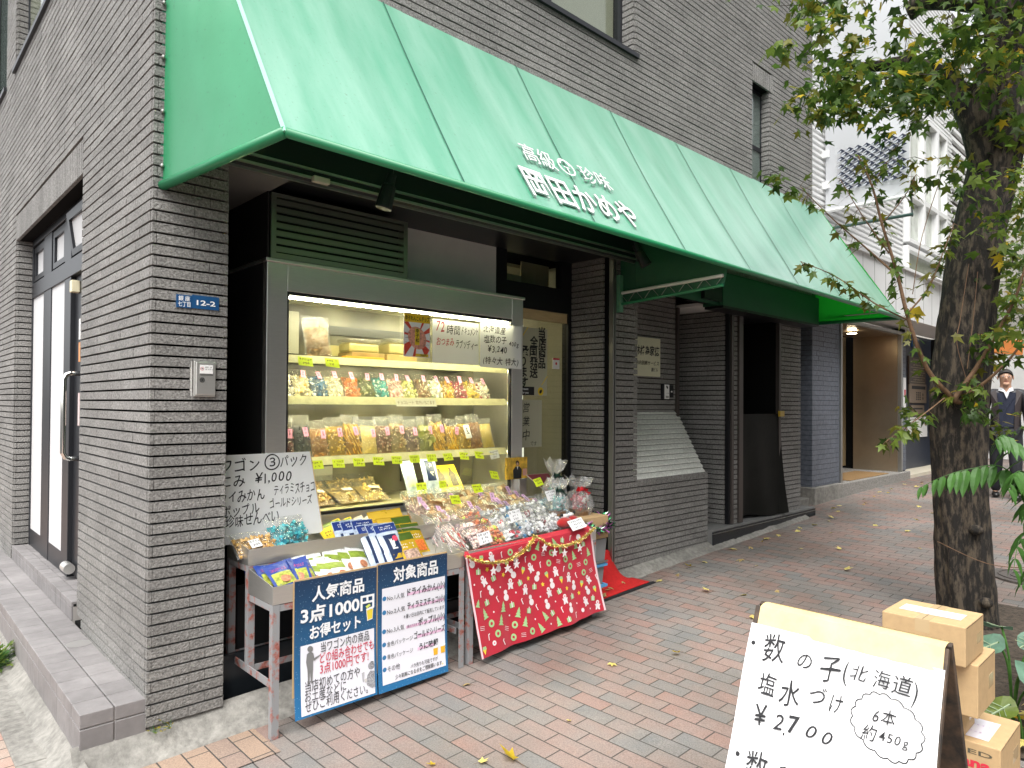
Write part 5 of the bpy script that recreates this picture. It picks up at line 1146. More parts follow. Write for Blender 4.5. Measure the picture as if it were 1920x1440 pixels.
b = B(); b.box((.50, .28, .16), (2.60, .29, .60), DKN); b.done('kick_panel', case)
# white handwritten board leaning behind the upper tray
P0 = Vector((.38, .205, .855)); ru = Vector((.956 - .392, 0, .0)).normalized(); uu = Vector((-.0, .09, .45)).normalized()
t = thing('handwritten_board', 'white handwritten board leaning on the upper tray against the corner pier', 'sign board', (.66, .21, .85))
b = B(); n_ = ru.cross(uu)
def bp(u, v): return Vector((.33 + u, .205, .835)) + ru * 0 + uu * v + Vector((-.085 * v, 0, 0))
b.add([bp(0, 0) - n_ * .006, bp(.62, 0) - n_ * .006, bp(.62, .46) - n_ * .006, bp(0, .46) - n_ * .006, bp(0, 0), bp(.62, 0), bp(.62, .46), bp(0, .46)], [(3, 2, 1, 0), (4, 5, 6, 7), (0, 1, 5, 4), (1, 2, 6, 5), (2, 3, 7, 6), (3, 0, 4, 7)], M('white board', (.86, .87, .86), .35, var=.03)); b.done('board', t)
b = B(); b.add([bp(.62, 0), bp(.626, 0), bp(.626, .46), bp(.62, .46)], [(0, 1, 2, 3)], WOOD); b.done('board_edge', t)
b = B(); rdir = Vector((1, 0, .018))
text(b, 'ワゴン', bp(.10, .375), rdir, uu, .062, INK, width=.225, hand=.9, off=.006); text(b, '③', bp(.335, .372), rdir, uu, .085, INK, hand=.4, off=.003); text(b, 'パック', bp(.43, .385), rdir, uu, .058, INK, width=.165, hand=.9, off=.006)
text(b, '税こみ', bp(.035, .295), rdir, uu, .055, INK, width=.19, hand=.9, off=.006); text(b, '¥1,000', bp(.275, .300), rdir, uu, .06, INK, width=.215, hand=.8, off=.006)
text(b, 'ドライみかん', bp(.02, .215), rdir, uu, .055, INK, width=.30, hand=.9, off=.006); text(b, 'ティラミスチョコ', bp(.37, .235), rdir, uu, .052, INK, width=.245, hand=.9, off=.004)
text(b, 'ポップル', bp(.08, .145), rdir, uu, .05, INK, width=.20, hand=.9, off=.006); text(b, 'ゴールドシリーズ', bp(.335, .165), rdir, uu, .045, INK, width=.25, hand=.9, off=.004)
text(b, '珍味せんべい', bp(.09, .088), rdir, uu, .055, INK, width=.29, hand=.9, off=.004); b.done('handwriting', t)
# two blue posters hung on the front of the first wagon
def postermat(nm, c0, c1):
    m = bpy.data.materials.new(nm); m.use_nodes = True; t = m.node_tree; p = t.nodes['Principled BSDF']; tc = t.nodes.new('ShaderNodeTexCoord')
    s = t.nodes.new('ShaderNodeSeparateXYZ'); L(t, tc.outputs['Generated'], s.inputs[0])
    r = t.nodes.new('ShaderNodeValToRGB'); r.color_ramp.elements[0].color = (*c1, 1); r.color_ramp.elements[1].color = (*c0, 1); L(t, s.outputs['Z'], r.inputs['Fac'])
    n = t.nodes.new('ShaderNodeTexVoronoi'); n.inputs['Scale'].default_value = 90; L(t, tc.outputs['Object'], n.inputs['Vector'])
    r2 = t.nodes.new('ShaderNodeValToRGB'); r2.color_ramp.elements[0].position = .10; r2.color_ramp.elements[0].color = (.35, .45, .5, 1); r2.color_ramp.elements[1].position = .2; r2.color_ramp.elements[1].color = (0, 0, 0, 1); L(t, n.outputs['Distance'], r2.inputs['Fac'])
    mx = t.nodes.new('ShaderNodeMix'); mx.data_type = 'RGBA'; mx.blend_type = 'ADD'; mx.inputs['Factor'].default_value = .6; L(t, r.outputs[0], mx.inputs['A']); L(t, r2.outputs[0], mx.inputs['B']); L(t, mx.outputs['Result'], p.inputs['Base Color']); p.inputs['Roughness'].default_value = .35
    return m
PBLUE = postermat('star blue print', (.010, .035, .085), (.02, .16, .36)); PW = M('poster white panel', (.80, .80, .86), .4)
def poster(x0, x1, z0, z1, label):
    t = thing('poster', label, 'poster', ((x0 + x1) / 2, -.305, z0))
    def pp(u, v, e=0):   # v from the top
        z = z1 - (z1 - z0) * v; return Vector((x0 + (x1 - x0) * u, -.306 - .03 * max(0, v - .45) ** 2 * 2 - e, z))
    b = B(); b.grid(lambda u, v: pp(u, 1 - v), 4, 12, PBLUE); b.done('sheet', t, solid=.002)
    b = B(); b.box((x0 - .006, -.304, z0 + .1), (x0 + .004, -.3015, z1 + .004), KRAFT); b.box((x0, -.3055, z1 + .0005), (x1, -.300, z1 + .008), KRAFT); b.done('backing_card', t)
    return t, pp
t, pp = poster(.533, .978, .083, .724, 'blue starry poster with large white lettering, left of the pair on the wagon front')
def ptext(b, pp, s, u, v, h, mat, W, width=None, off=0.0, e=.004, slant=0): 
    o = pp(u, v, e); text(b, s, o, (1, 0, 0), pp(u, v - .05) - pp(u, v), h, mat, width=width * W if width else None, off=off, slant=slant)
W = .445
def panel(b, pp, u0, u1, v0, v1, mat, W, H):
    pts = rrect((0, 0, 0), (1, 0, 0), (0, 1, 0), (u1 - u0) * W, (v1 - v0) * H, .022)
    rows = 10
    b.grid(lambda u, v: pp(u0 + (u1 - u0) * u, v0 + (v1 - v0) * v, .002), 2, rows, mat)
b = B(); panel(b, pp, .07, .97, .478, .983, PW, W, .64); b.done('white_panel', t)
b = B(); SERIF = M('dark print', (.03, .03, .035), .5)
ptext(b, pp, '人気商品', .19, .157, .060, WHITEINK, W, .64, .028); ptext(b, pp, '3点1000円', .065, .305, .066, WHITEINK, W, .90, .030); ptext(b, pp, 'お得セット', .17, .436, .056, WHITEINK, W, .62, .028)
ptext(b, pp, '当ワゴン内の商品', .30, .552, .042, SERIF, W, .60); ptext(b, pp, 'どの組み合わせでも', .29, .632, .044, REDINK, W, .67, .006); ptext(b, pp, '3点1000円です!', .29, .712, .044, REDINK, W, .60, .006)
ptext(b, pp, '当店初めての方や', .115, .812, .044, SERIF, W, .66); ptext(b, pp, 'お土産などに', .11, .884, .044, SERIF, W, .49); ptext(b, pp, 'ぜひご利用ください。', .11, .956, .044, SERIF, W, .76); b.done('lettering', t)
b = B(); G8 = M('grey figure print', (.20, .20, .20), .6)
def pg(pts, mat, e=.0045): b.poly([pp(u, v, e) for u, v in pts], mat)
pg([(.13, .60), (.14, .545), (.165, .535), (.19, .535), (.215, .55), (.225, .585), (.29, .572), (.295, .58), (.225, .605), (.212, .60), (.21, .66), (.20, .755), (.215, .765), (.185, .765), (.175, .68), (.165, .765), (.14, .77), (.15, .755), (.145, .66)], G8); b.disc(pp(.178, .512, .0045), .0135, (0, -1, 0), G8, 12, 1.2)
GL_ = M('yellow drink print', (.80, .62, .05), .4)
pg([(.86, .31), (.955, .30), (.945, .40), (.875, .408)], WHITEINK); pg([(.868, .325), (.948, .315), (.94, .393), (.88, .40)], GL_, .005); pg([(.85, .29), (.90, .275), (.92, .29), (.87, .308)], M('lime print', (.65, .75, .15), .4), .005)
SK = M('sketch print', (.10, .10, .11), .6, var=.8, vs=160, col2=(.55, .55, .58))
pg([(.86, .90), (.87, .83), (.91, .80), (.965, .81), (.97, .93), (.93, .935)], SK); pg([(.80, .80), (.835, .795), (.825, .87), (.81, .87)], M('beer sketch', (.45, .45, .47), .6)); b.disc(pp(.925, .765, .0045), .017, (0, -1, 0), SK, 12, 1.2); pg([(.90, .755), (.92, .73), (.955, .735), (.955, .76), (.92, .75)], INK, .005); pg([(.83, .85), (.88, .85), (.89, .87), (.84, .88)], M('hand sketch', (.6, .58, .56), .6)); b.done('illustration', t)
t, pp = poster(.986, 1.435, .080, .731, 'blue starry poster with a bulleted product list, right of the pair on the wagon'); W = .449
b = B(); panel(b, pp, .055, .965, .19, .945, PW, W, .65); b.done('white_panel', t)
b = B(); PUN = M('pink underline', (.80, .52, .70), .5)
def pg(pts, mat, e=.003): b.poly([pp(u, v, e) for u, v in pts], mat)
for v, u0, u1 in ((.287, .40, .95), (.397, .42, .95), (.552, .39, .95), (.652, .55, .95), (.752, .55, .80)): pg([(u0, v), (u1, v), (u1, v - .022), (u0, v - .022)], PUN)
BB = M('blue dot print', (.04, .20, .42), .3)
for v in (.285, .395, .545, .648, .748, .842): b.disc(pp(.085, v - .014, .003), .012, (0, -1, 0), BB, 14)
b.done('print', t)
b = B()
ptext(b, pp, '対象商品', .20, .145, .066, WHITEINK, W, .65, .028)
for s, u, v, h, wd, off in (('No.1人気', .12, .290, .024, .24, 0), ('ドライみかん(小)', .40, .285, .036, .56, .014), ('No.2人気', .12, .400, .024, .25, 0), ('ティラミスチョコ(小)', .40, .395, .034, .56, .014), ('＊暑い日は店内にて販売しています', .35, .465, .020, .60, .006), ('No.3人気', .12, .548, .024, .24, 0), ('揚げパスタ', .40, .546, .014, .14, 0), ('ポップル(小)', .56, .55, .036, .40, .014), ('金色パッケージ', .12, .652, .022, .36, 0), ('ゴールドシリーズ', .50, .65, .034, .46, .014), ('青色パッケージ', .12, .752, .022, .36, 0), ('うに味鯛', .57, .75, .032, .28, .02), ('その他', .12, .846, .024, .17, 0), ('バラ売りも可能ですが', .44, .875, .019, .40, .006), ('少々割高になる点をご理解願います', .22, .922, .020, .68, .008)): ptext(b, pp, s, u, v, h, SERIF, W, wd, off)
b.done('lettering', t)
b = B(); BEER = M('beer print', (.80, .45, .03), .4)
for u in (.78, .89): pg([(u, .775), (u + .07, .775), (u + .065, .83), (u + .005, .83)], BEER, .004); pg([(u - .005, .758), (u + .075, .758), (u + .07, .776), (u, .776)], WHITEINK, .004)
pg([(.905, .925), (.925, .925), (.915, .91)], GL_, .004); b.done('illustration', t)

# goods on the first wagon
for i in range(9):
    x = .49 + (i % 4) * .045 + (i // 4) * .03; y = -.09 - (i // 3) * .06
    pack((x, y, .655 + .004 * i), .125, .165, .018, M('blue snack pack', (.02, .05, .25), .35), 'navy blue snack pack with orange food print heaped at the left of the lower tray' , 'navy snack packs in the lower tray', 52 + i % 3 * 4, random.uniform(-22, 12), i, [('food_print', .1, .9, .06, .55, M('green food print', (.30, .33, .05), .4, var=.7, vs=40)), ('spot', .35, .75, .12, .4, BRNF), ('writing', .15, .85, .62, .75, PRD)], roll=random.uniform(-16, 10))
for i in range(13):
    row = i // 5; x = .665 + (i % 5) * .082 + row * .012; y = -.075 - row * .065
    pack((x, y, .655 + .012 * (2 - row)), .125, .18, .018, WPK, 'white snack pack with green band and prawn print in the lower tray', 'white and green snack packs in the lower tray', 38 + 9 * row, random.uniform(-12, 8), i, [('food_print', .06, .94, .50, .74, OLV), ('spot', .42, .80, .12, .40, BRNF), ('writing', .2, .85, .80, .88, M('grey writing', (.2, .2, .2), .6)), ('spot2', .47, .53, .93, .96, INK)], roll=random.uniform(-7, 12))
for i in range(6):
    x = 1.02 + (i % 3) * .045 + (.10 if i > 2 else 0); y = -.02 - (i // 3) * .12 - (i % 3) * .02
    pack((x + .01, y, .665), .15, .275, .035, LBL, 'clear blue and white bag with navy header card in the lower tray, %s' % ('back row' if i < 3 else 'front row'), 'blue header bags, ' + ('back row' if i < 3 else 'front row'), 30 + (i // 3) * 8, 3, i, [('header', 0.02, .98, .80, .985, NVY), ('label', .2, .80, .12, .72, DKP), ('white_label', .38, .62, .38, .62, WHITE), ('spot', .55, .78, .52, .70, PRD), ('writing', .2, .8, .84, .95, WHITEINK), ('gold_label', .3, .7, .18, .28, GLD)], roll=random.uniform(-3, 3))
for i in range(7):
    x = 1.25 + (i % 2) * .10 + .02 * (i // 2); y = .0 - (i // 2) * .062
    pack((x, y, .68 + .03 * (3 - i // 2)), .14, .20, .02, GLD, 'gold snack pack with green header standing at the right of the lower tray, %s' % ('rear' if i < 4 else 'front'), 'gold packs, ' + ('rear' if i < 4 else 'front'), 34 + 3 * (i // 2), 4, i, [('header', .02, .98, .72, .97, DGN if i > 2 else M('gold header', (.62, .40, .04), .3)), ('window', .12, .88, .06, .40, ORF if i % 2 else M('seaweed window', (.45, .30, .24), .4, var=.9, vs=60)), ('writing', .15, .85, .45, .62, WHITEINK)], roll=random.uniform(-3, 3))
for i in range(4): pack((1.02 + i * .075, .13, .79), .16, .15, .02, YEL if i < 2 else M('cream pack', (.74, .66, .48), .4), '%s pack lying behind the blue header bags on the upper tray' % ('yellow' if i < 2 else 'cream'), 'yellow and cream packs on the upper tray', 52, 2, i, [('header', .05, .95, .75, .95, OLV if i < 2 else CRM), ('spot', .4, .8, .2, .5, BRNF), ('writing', .1, .7, .3, .6, INK)], roll=-12)
for i, (x, nm, st, c) in enumerate(((.475, 'left', 'rods', C3((.60, .36, .10), (.68, .45, .18))), (.58, 'right', 'rods', C3((.62, .38, .12), (.55, .30, .08))))): bag((x, .04, .79), .15, .16, .06, st, c, 'bag of tan rice crackers before the white board, %s one' % nm, 'rice cracker bags', tilt=48, yaw=6, seed=i, slipc=PAPER if i == 0 else None, sl=(.2, .2, .06, .05))
for i, (x, y, nm) in enumerate(((.66, .06, 'left and lower'), (.76, .11, 'right and taller'))): bag((x, y, .79), .15, .19, .07, 'candy', C3((.06, .40, .45), (.25, .60, .60), (.02, .24, .32)), 'bag of turquoise wrapped sweets before the white board, %s of two' % nm, 'turquoise sweets bags', tilt=34, yaw=5, seed=i + 1)

# goods heaped on the second wagon
rw = random.Random(21)
kinds_back = [('brown noodle crackers', 'sticks', C3((.50, .28, .12), (.60, .40, .2))), ('dried squid shreds', 'sticks', C3((.60, .42, .2), (.5, .3, .12))), ('pale pink crackers', 'flakes', C3((.60, .36, .28), (.66, .48, .36))), ('brown ring crackers', 'chips', C3((.36, .19, .07), (.5, .32, .14))), ('tan crumb crackers', 'chunks', C3((.48, .27, .12), (.58, .4, .22))), ('cream rice crackers', 'chips', C3((.66, .54, .3), (.6, .44, .2)))]
cnt = 0
for r_ in range(4):
    for i in range(7):
        nm, st, c = kinds_back[(i + r_ * 2) % 6]; x = 1.62 + i * .135 + .03 * r_; y = .21 - r_ * .065; cnt += 1
        where = ('rear row', 'second row', 'third row', 'fourth row')[r_]
        bag((x, y, .835 - .014 * r_), .17, .215 - .012 * r_, .065, st, c, 'bag of %s, %s in the %s on second wagon' % (nm, ORD[i] if i < 4 else ORD[i + 9], where), 'cracker bags heaped on the second wagon', tilt=42 + r_ * 5, yaw=rw.uniform(-12, 14), seed=cnt, roll=rw.uniform(-9, 9), slipc=M('lilac slip', (.60, .36, .62), .6) if i % 2 == 0 else (M('name slip', (.72, .66, .45), .7) if i > 2 else None), sl=(.1, .32, .032, .075), vertical=True)
kinds_front = [('red and white stick sweets', 'sticks', C3((.72, .60, .55), (.60, .12, .10), (.75, .72, .68))), ('pink and white sweets', 'candy', C3((.70, .50, .48), (.75, .66, .6))), ('orange and green sachets', 'candy', C3((.62, .20, .10), (.45, .55, .08), (.7, .4, .2))), ('white sachets', 'candy', C3((.70, .70, .70), (.45, .46, .48), (.6, .1, .12))), ('silver and blue sweets', 'candy', C3((.62, .64, .66), (.08, .22, .40), (.6, .6, .62))), ('silver wrapped sweets', 'candy', C3((.66, .66, .66), (.38, .37, .38), (.2, .08, .08))), ('white and silver sweets', 'candy', C3((.72, .72, .72), (.5, .5, .52))), ('pale blue sweets', 'candy', C3((.30, .48, .56), (.6, .68, .7)))]
for r_ in range(3):
    for i in range(8):
        nm, st, c = kinds_front[i]; x = 1.61 + i * .138 + .02 * r_; y = -.045 - r_ * .075
        if i == 0 and r_ == 2: x -= .03
        where = ('back', 'middle', 'front')[r_]
        bag((x, y, .725 - .018 * r_ + .006 * i), .155, .20 - .02 * r_, .065, st, c, 'bag of %s, %s one in second wagon front tray' % (nm, where), 'sweets bags in the front tray', tilt=36 + 5 * r_, yaw=rw.uniform(-10, 12), seed=i + r_ * 3, roll=rw.uniform(-8, 8))
for i, (x, y, z, roll) in enumerate(((1.80, .06, .93, 4), (2.02, .10, .98, 0), (2.22, .16, 1.05, 10), (2.60, .10, .98, -8))): price_card((x, y, z), .085, .06, 'fluorescent yellow price card among the second wagon crackers, %s of four' % ORD[(0, 1, 14, 15)[i]], seed=30 + i, tilt=30, roll=roll, yaw=6)
for i, (x, y, z) in enumerate(((1.76, -.27, .735), (2.06, -.22, .83), (2.50, -.12, .91), (2.52, -.345, .742))):
    price_card((x, y, z), .10 if i < 3 else .14, .07 if i < 3 else .075, 'white price card with blue handwriting on the second wagon, %s of four' % ORD[(0, 1, 14, 15)[i]], mat=PAPER, seed=40 + i, tilt=22 if i < 3 else 40, roll=-6, rows=3, group='white price cards on the second wagon')
# maroon sign, gift baskets, red plush, carton with tinsel, grey bin
t = thing('maroon_sign', 'tilted maroon sign with white writing behind the gift baskets', 'sign', (2.72, .2, .90))
Mn = M('maroon board', (.16, .012, .02), .35); A_, B_, C_, D_ = Vector((2.56, .20, 1.05)), Vector((2.80, .22, 1.045)), Vector((2.905, .16, .905)), Vector((2.735, .14, .905)); b = B(); nn = (B_ - A_).cross(C_ - B_).normalized()
b.add([A_, B_, C_, D_, A_ + nn * -.006, B_ + nn * -.006, C_ + nn * -.006, D_ + nn * -.006], [(0, 1, 2, 3), (7, 6, 5, 4), (0, 4, 5, 1), (1, 5, 6, 2), (2, 6, 7, 3), (3, 7, 4, 0)], Mn); b.done('board', t)
b = B(); uu2 = (A_ - D_).normalized(); fr_ = (B_ - A_).normalized()
for j in range(4): scribble(b, A_ + (D_ - A_) * (.22 + j * .2) + fr_ * .05, fr_, uu2, .15, .020, M('pink white writing', (.7, .45, .42), .6), j, eps=.002 if nn.dot(Vector((0, -1, 0))) > 0 else -.008)
for s, e in ((A_, B_), (B_, C_), (C_, D_), (D_, A_)): b.tube([s, e], .004, M('pale edge', (.6, .5, .45), .5), 5)
b.done('writing', t)
CELLO = glassy('cellophane', (.98, .98, .97), .95, rough=.10, diff=.16, ior=1.6, bump=1.0)
def basket(loc, wd, h, label, cols, bow):
    t = thing('gift_basket', label, 'gift basket', loc, 'cellophane gift baskets'); x, y, z = loc
    b = B(); b.tube([(x, y, z), (x, y, z + h * .12)], [wd * .42, wd * .46], M('wicker', (.20, .11, .05), .7, var=.4, vs=60), 14); b.done('basket', t)
    mobj('contents', contents('candy', wd * .9, h * .55, wd * .55, 5, cols), t, (0, -.01, h * .14))
    b = B(); pr = [(.0, .42), (.22, .56), (.48, .52), (.64, .32), (.70, .13), (.74, .12), (.88, .34), (1.0, .46)]; nn_ = 16
    vs = [];
    for k, (a, r_) in enumerate(pr):
        for j in range(nn_):
            q = r_ * wd * (1 + (.12 if k < 5 else .32) * sin(j * 5 + k) + .05 * sin(j * 3.1)); vs.append(Vector((x + q * cos(2 * pi * j / nn_), y + q * sin(2 * pi * j / nn_), z + h * a + (.03 * sin(j * 2.7) if k > 5 else 0))))
    b.add(vs, [(k * nn_ + j, k * nn_ + (j + 1) % nn_, (k + 1) * nn_ + (j + 1) % nn_, (k + 1) * nn_ + j) for k in range(len(pr) - 1) for j in range(nn_)], CELLO); b.done('cellophane', t, smooth=False)
    b = B(); zc = z + h * .72
    for s in (-1, 1):
        for k in range(3): b.add([(x, y - wd * .15, zc), (x + s * wd * (.22 + .08 * k), y - wd * (.2 + .05 * k), zc + .025 - .028 * k), (x + s * wd * (.25 + .06 * k), y - wd * .12, zc - .012 - .03 * k), (x + s * wd * .10, y - wd * .25, zc - .012)], [(0, 1, 2), (0, 2, 3)], bow)
    b.ball((x, y - wd * .17, zc), wd * .09, bow, 8, 6); b.done('bow', t)
GRB = M('green ribbon', (.006, .035, .022), .35); RDB = M('red ribbon', (.60, .02, .03), .3)
basket((2.66, .02, .80), .16, .36, 'cellophane gift basket with dark green bow, left and taller of the pair', C3((.05, .28, .22), (.68, .55, .12), (.7, .7, .68)), GRB)
basket((2.86, -.03, .765), .20, .26, 'cellophane gift basket with red ribbon and red wrapped sweets on the carton', C3((.50, .05, .06), (.7, .68, .64), (.06, .1, .05)), RDB)
basket((2.56, -.10, .80), .15, .24, 'cellophane bag of teal wrapped sweets with green ribbon before the baskets', C3((.05, .35, .33), (.5, .6, .6), (.6, .62, .64)), GRB)
t = thing('red_plush', 'small red and white plush figure lying behind the top of the red cloth', 'plush toy', (2.50, -.24, .76))
b = B(); RP = M('red plush', (.36, .008, .008), .9, sheen=.5); b.ball((2.47, -.25, .775), .045, RP, 12, 8, (1.5, .8, .8)); b.ball((2.57, -.235, .785), .036, RP, 12, 8, (1.3, .8, .7)); b.done('body', t, smooth=True)
b = B(); b.ball((2.49, -.235, .815), .022, WHITE, 10, 6, (1.6, .8, .7)); b.ball((2.56, -.225, .818), .020, WHITE, 10, 6, (1.5, .8, .7)); b.ball((2.455, -.24, .826), .011, INK, 8, 6); b.ball((2.60, -.22, .826), .011, INK, 8, 6); b.done('trim', t, smooth=True)
t = thing('carton', 'brown carton with tinsel round it on the grey bin', 'carton', (2.85, -.06, .60))
b = B(); b.box((2.70, -.20, .605), (3.0, .12, .765), KRAFT); b.done('box', t, bevel=.003)
TIN = [M('tinsel green', (.01, .16, .05), .2, .7), M('tinsel dark', (.006, .03, .02), .25, .5), M('tinsel purple', (.28, .06, .24), .25, .6), M('tinsel silver', (.6, .65, .6), .15, .9)]
def tinsel(b, path, r, n, mats, rnd, ln=1.0, wd=.004):
    seg = [(Vector(p), Vector(q)) for p, q in zip(path, path[1:])]; tot = sum((q - p).length for p, q in seg)
    for i in range(n):
        s = rnd.random() * tot
        for p, q in seg:
            if s <= (q - p).length: break
            s -= (q - p).length
        c = p + (q - p).normalized() * s; d = Vector((rnd.gauss(0, 1), rnd.gauss(0, 1), rnd.gauss(0, 1))).normalized(); e = d.orthogonal().normalized() * wd
        b.add([c + e, c - e, c + d * r * rnd.uniform(.5, 1.1) * ln], [(0, 1, 2)], rnd.choice(mats))
rt_ = random.Random(4)
t2 = thing('tinsel_garland', 'green and purple tinsel garland draped round the brown carton', 'garland', (2.9, -.2, .66)); b = B()
pth = [(2.72, -.225, .735), (2.80, -.225, .69), (2.90, -.225, .67), (3.0, -.22, .70), (3.03, -.14, .74), (3.02, 0, .76)]; tinsel(b, pth, .055, 900, TIN, rt_, wd=.008); b.done('strands', t2)
t = thing('grey_bin', 'grey plastic bin with blue straps holding the brown carton', 'bin', (2.86, -.05, .12))
b = B(); GRP = M('grey plastic', (.22, .225, .23), .45); b.add([(2.76, -.16, .125), (2.97, -.16, .125), (2.97, .08, .125), (2.76, .08, .125), (2.72, -.19, .60), (3.0, -.19, .60), (3.0, .11, .60), (2.72, .11, .60)], [(3, 2, 1, 0), (4, 5, 6, 7), (0, 1, 5, 4), (1, 2, 6, 5), (2, 3, 7, 6), (3, 0, 4, 7)], GRP); b.done('tub', t, bevel=.008)
b = B(); SBL = M('blue strap', (.08, .30, .55), .5)
for z in (.25, .40): b.box((2.74, -.196, z), (3.0, -.178, z + .018), SBL); b.box((2.985, -.178, z), (3.003, .11, z + .018), SBL)
b.box((2.735, -.20, .43), (3.0, -.19, .44), ALU); b.done('strap', t)
# red cloth with a Christmas pattern
CLX0, CLX1 = 1.555, 2.66
def cl(u, v, e=0.0):    # v from the top
    zt = .712 + .036 * u; zb = .115 + .055 * u; z = zt + (zb - zt) * v
    x = CLX0 + (CLX1 - CLX0) * u + v * (.07 + .02 * u)
    fold = sin(u * 21 + .6 * sin(v * 4)) * .5 + sin(u * 9 + 1.2 + v) * .8 + .4 * sin(u * 37 + 2 * v)
    y = -.318 - .012 * v - .05 * v * v - fold * .012 * v - e - .004 * noise.noise(Vector((u * 9, v * 6, 2)))
    if v < .04: y += (.04 - v) * .9
    return Vector((x, y, z))
t = thing('patterned_cloth', 'red cloth with white and green Christmas motifs hung on the second wagon', 'cloth', (2.1, -.33, .15))
REDC = M('red printed cloth', (.45, .006, .026), .75, var=.06, vs=5, sheen=.2); MW = M('motif white', (.78, .70, .70), .75); MG = M('motif green', (.36, .56, .26), .75); MY = M('motif yellow', (.78, .56, .05), .75); MP = M('motif pink', (.66, .16, .2), .75)
b = B(); b.grid(lambda u, v: cl(u, 1 - v), 70, 28, REDC)
S_ = 1.11; H_ = .6
def mo(u, v, pts, a, s, mat, e=.0025):
    q = []
    for x, y in pts:
        x, y = (x * cos(a) - y * sin(a)) * 1.22, (x * sin(a) + y * cos(a)) * 1.22; uu_, vv_ = u + x / S_, v - y / H_
        if not (0.01 < uu_ < .99 and .03 < vv_ < .99): return
        q.append(cl(uu_, vv_, e))
    b.poly(q, mat)
def circ(x, y, r, n=10): return [(x + r * cos(2 * pi * i / n), y + r * sin(2 * pi * i / n)) for i in range(n)]
def motif(k, u, v, a):
    if k == 0: mo(u, v, circ(0, -.012, .017), a, 1, MW); mo(u, v, circ(0, .014, .012), a, 1, MW)                     # snowman
    elif k == 1:
        for j in range(3): mo(u, v, [(-.018 + j * .004, -.02 + j * .014), (.018 - j * .004, -.02 + j * .014), (0, .004 + j * .014)], a, 1, MG)
    elif k == 2: mo(u, v, circ(0, 0, .018, 12), a, 1, MG); mo(u, v, circ(0, 0, .008), a, 1, REDC, .0034)
    elif k == 3: mo(u, v, [(-.014, -.016), (.014, -.016), (.014, .008), (-.014, .008)], a, 1, MG); mo(u, v, [(-.003, -.016), (.003, -.016), (.003, .016), (-.003, .016)], a, 1, MW, .0034)
    elif k == 4: mo(u, v, [(-.012, .0), (.012, 0), (0, -.024)], a, 1, MY); mo(u, v, [(-.013, .0), (.013, 0), (.01, .014), (-.01, .014)], a, 1, MG)
    elif k == 5:                                                                                                     # gingerbread figure
        mo(u, v, circ(0, .018, .012), a, 1, MW); mo(u, v, [(-.02, .008), (.02, .008), (.013, -.006), (.016, -.024), (.004, -.022), (0, -.012), (-.004, -.022), (-.016, -.024), (-.013, -.006)], a, 1, MW); mo(u, v, circ(0, .018, .005, 6), a, 1, MP, .0034)
    elif k == 6: mo(u, v, [(-.004, -.016), (.001, -.016), (.001, .008), (.008, .012), (.006, .016), (-.004, .012)], a, 1, MW)
    elif k == 7:
        for j in range(3): mo(u, v, [(-.014, .008 - j * .008), (.014, .008 - j * .008), (.014, .006 - j * .008), (-.014, .006 - j * .008)], a, 1, MW)
    elif k == 8: mo(u, v, [(.013 * cos(j * pi / 5 + pi / 2) * (1 if j % 2 == 0 else .5), .013 * sin(j * pi / 5 + pi / 2) * (1 if j % 2 == 0 else .5)) for j in range(10)], a, 1, MY)
    elif k == 9: mo(u, v, circ(0, 0, .005, 6), a, 1, MW)
rm = random.Random(12); seq = [0, 1, 5, 2, 6, 4, 9, 3, 7, 0, 5, 1, 8, 2, 9, 6, 3]; q = 0
for j in range(9):
    for i in range(14):
        motif(seq[(i * 5 + j * 7 + q) % len(seq)], .035 + i * .07 + (.035 if j % 2 else 0) + rm.uniform(-.006, .006), .09 + j * .105 + rm.uniform(-.01, .01), rm.uniform(-.5, .5))
b.done('cloth', t)
b = B(); b.grid(lambda u, v: cl(.985 + .015 * u, 1 - v, .002), 1, 20, M('selvedge', (.75, .55, .58), .8)); b.grid(lambda u, v: cl(.012 * u, 1 - v, .002), 1, 20, M('selvedge', (0, 0, 0))); b.done('hem', t)
t = thing('gold_garland', 'gold tinsel garland looped across the top of the red cloth', 'garland', (2.1, -.35, .6)); b = B(); rg = random.Random(8)
gp = []
for i in range(61):
    s = i / 60
    z = .700 + .03 * s - (.075 * (1 - ((s - .24) / .24) ** 2) if s < .48 else .072 * (1 - ((s - .76) / .24) ** 2)) + (.012 if abs(s - .5) < .06 else 0)
    gp.append(Vector((1.55 + 1.12 * s, -.345, z)))
b.tube(gp, .006, M('gold core', (.5, .36, .08), .3, .8), 5); tinsel(b, gp, .022, 5200, [M('gold tinsel', (.68, .50, .12), .25, .85), M('gold tinsel dark', (.42, .29, .05), .3, .7), M('gold tinsel bright', (.9, .78, .35), .2, .6)], rg, wd=.0016); b.done('strands', t)
for k, s in enumerate((.18, .27, .34, .55, .64, .72, .86)):
    p = gp[int(s * 60)] + Vector((0, -.016, -.045)); b = B(); st = [p + Vector((.028 * cos(j * pi / 5 + pi / 2) * (1 if j % 2 == 0 else .42), 0, .028 * sin(j * pi / 5 + pi / 2) * (1 if j % 2 == 0 else .42))) for j in range(10)]
    b.prism(st, (0, .004, 0), MW); b.tube([p + Vector((0, .002, .026)), p + Vector((0, .012, .045))], .0015, GLD, 4)
    b.done('star_ornament', label='small cream star ornament hanging from the gold garland, %s of seven' % (ORD[k] if k < 4 else ORD[k + 9]), cat='ornament', group='stars on the gold garland', origin=p)
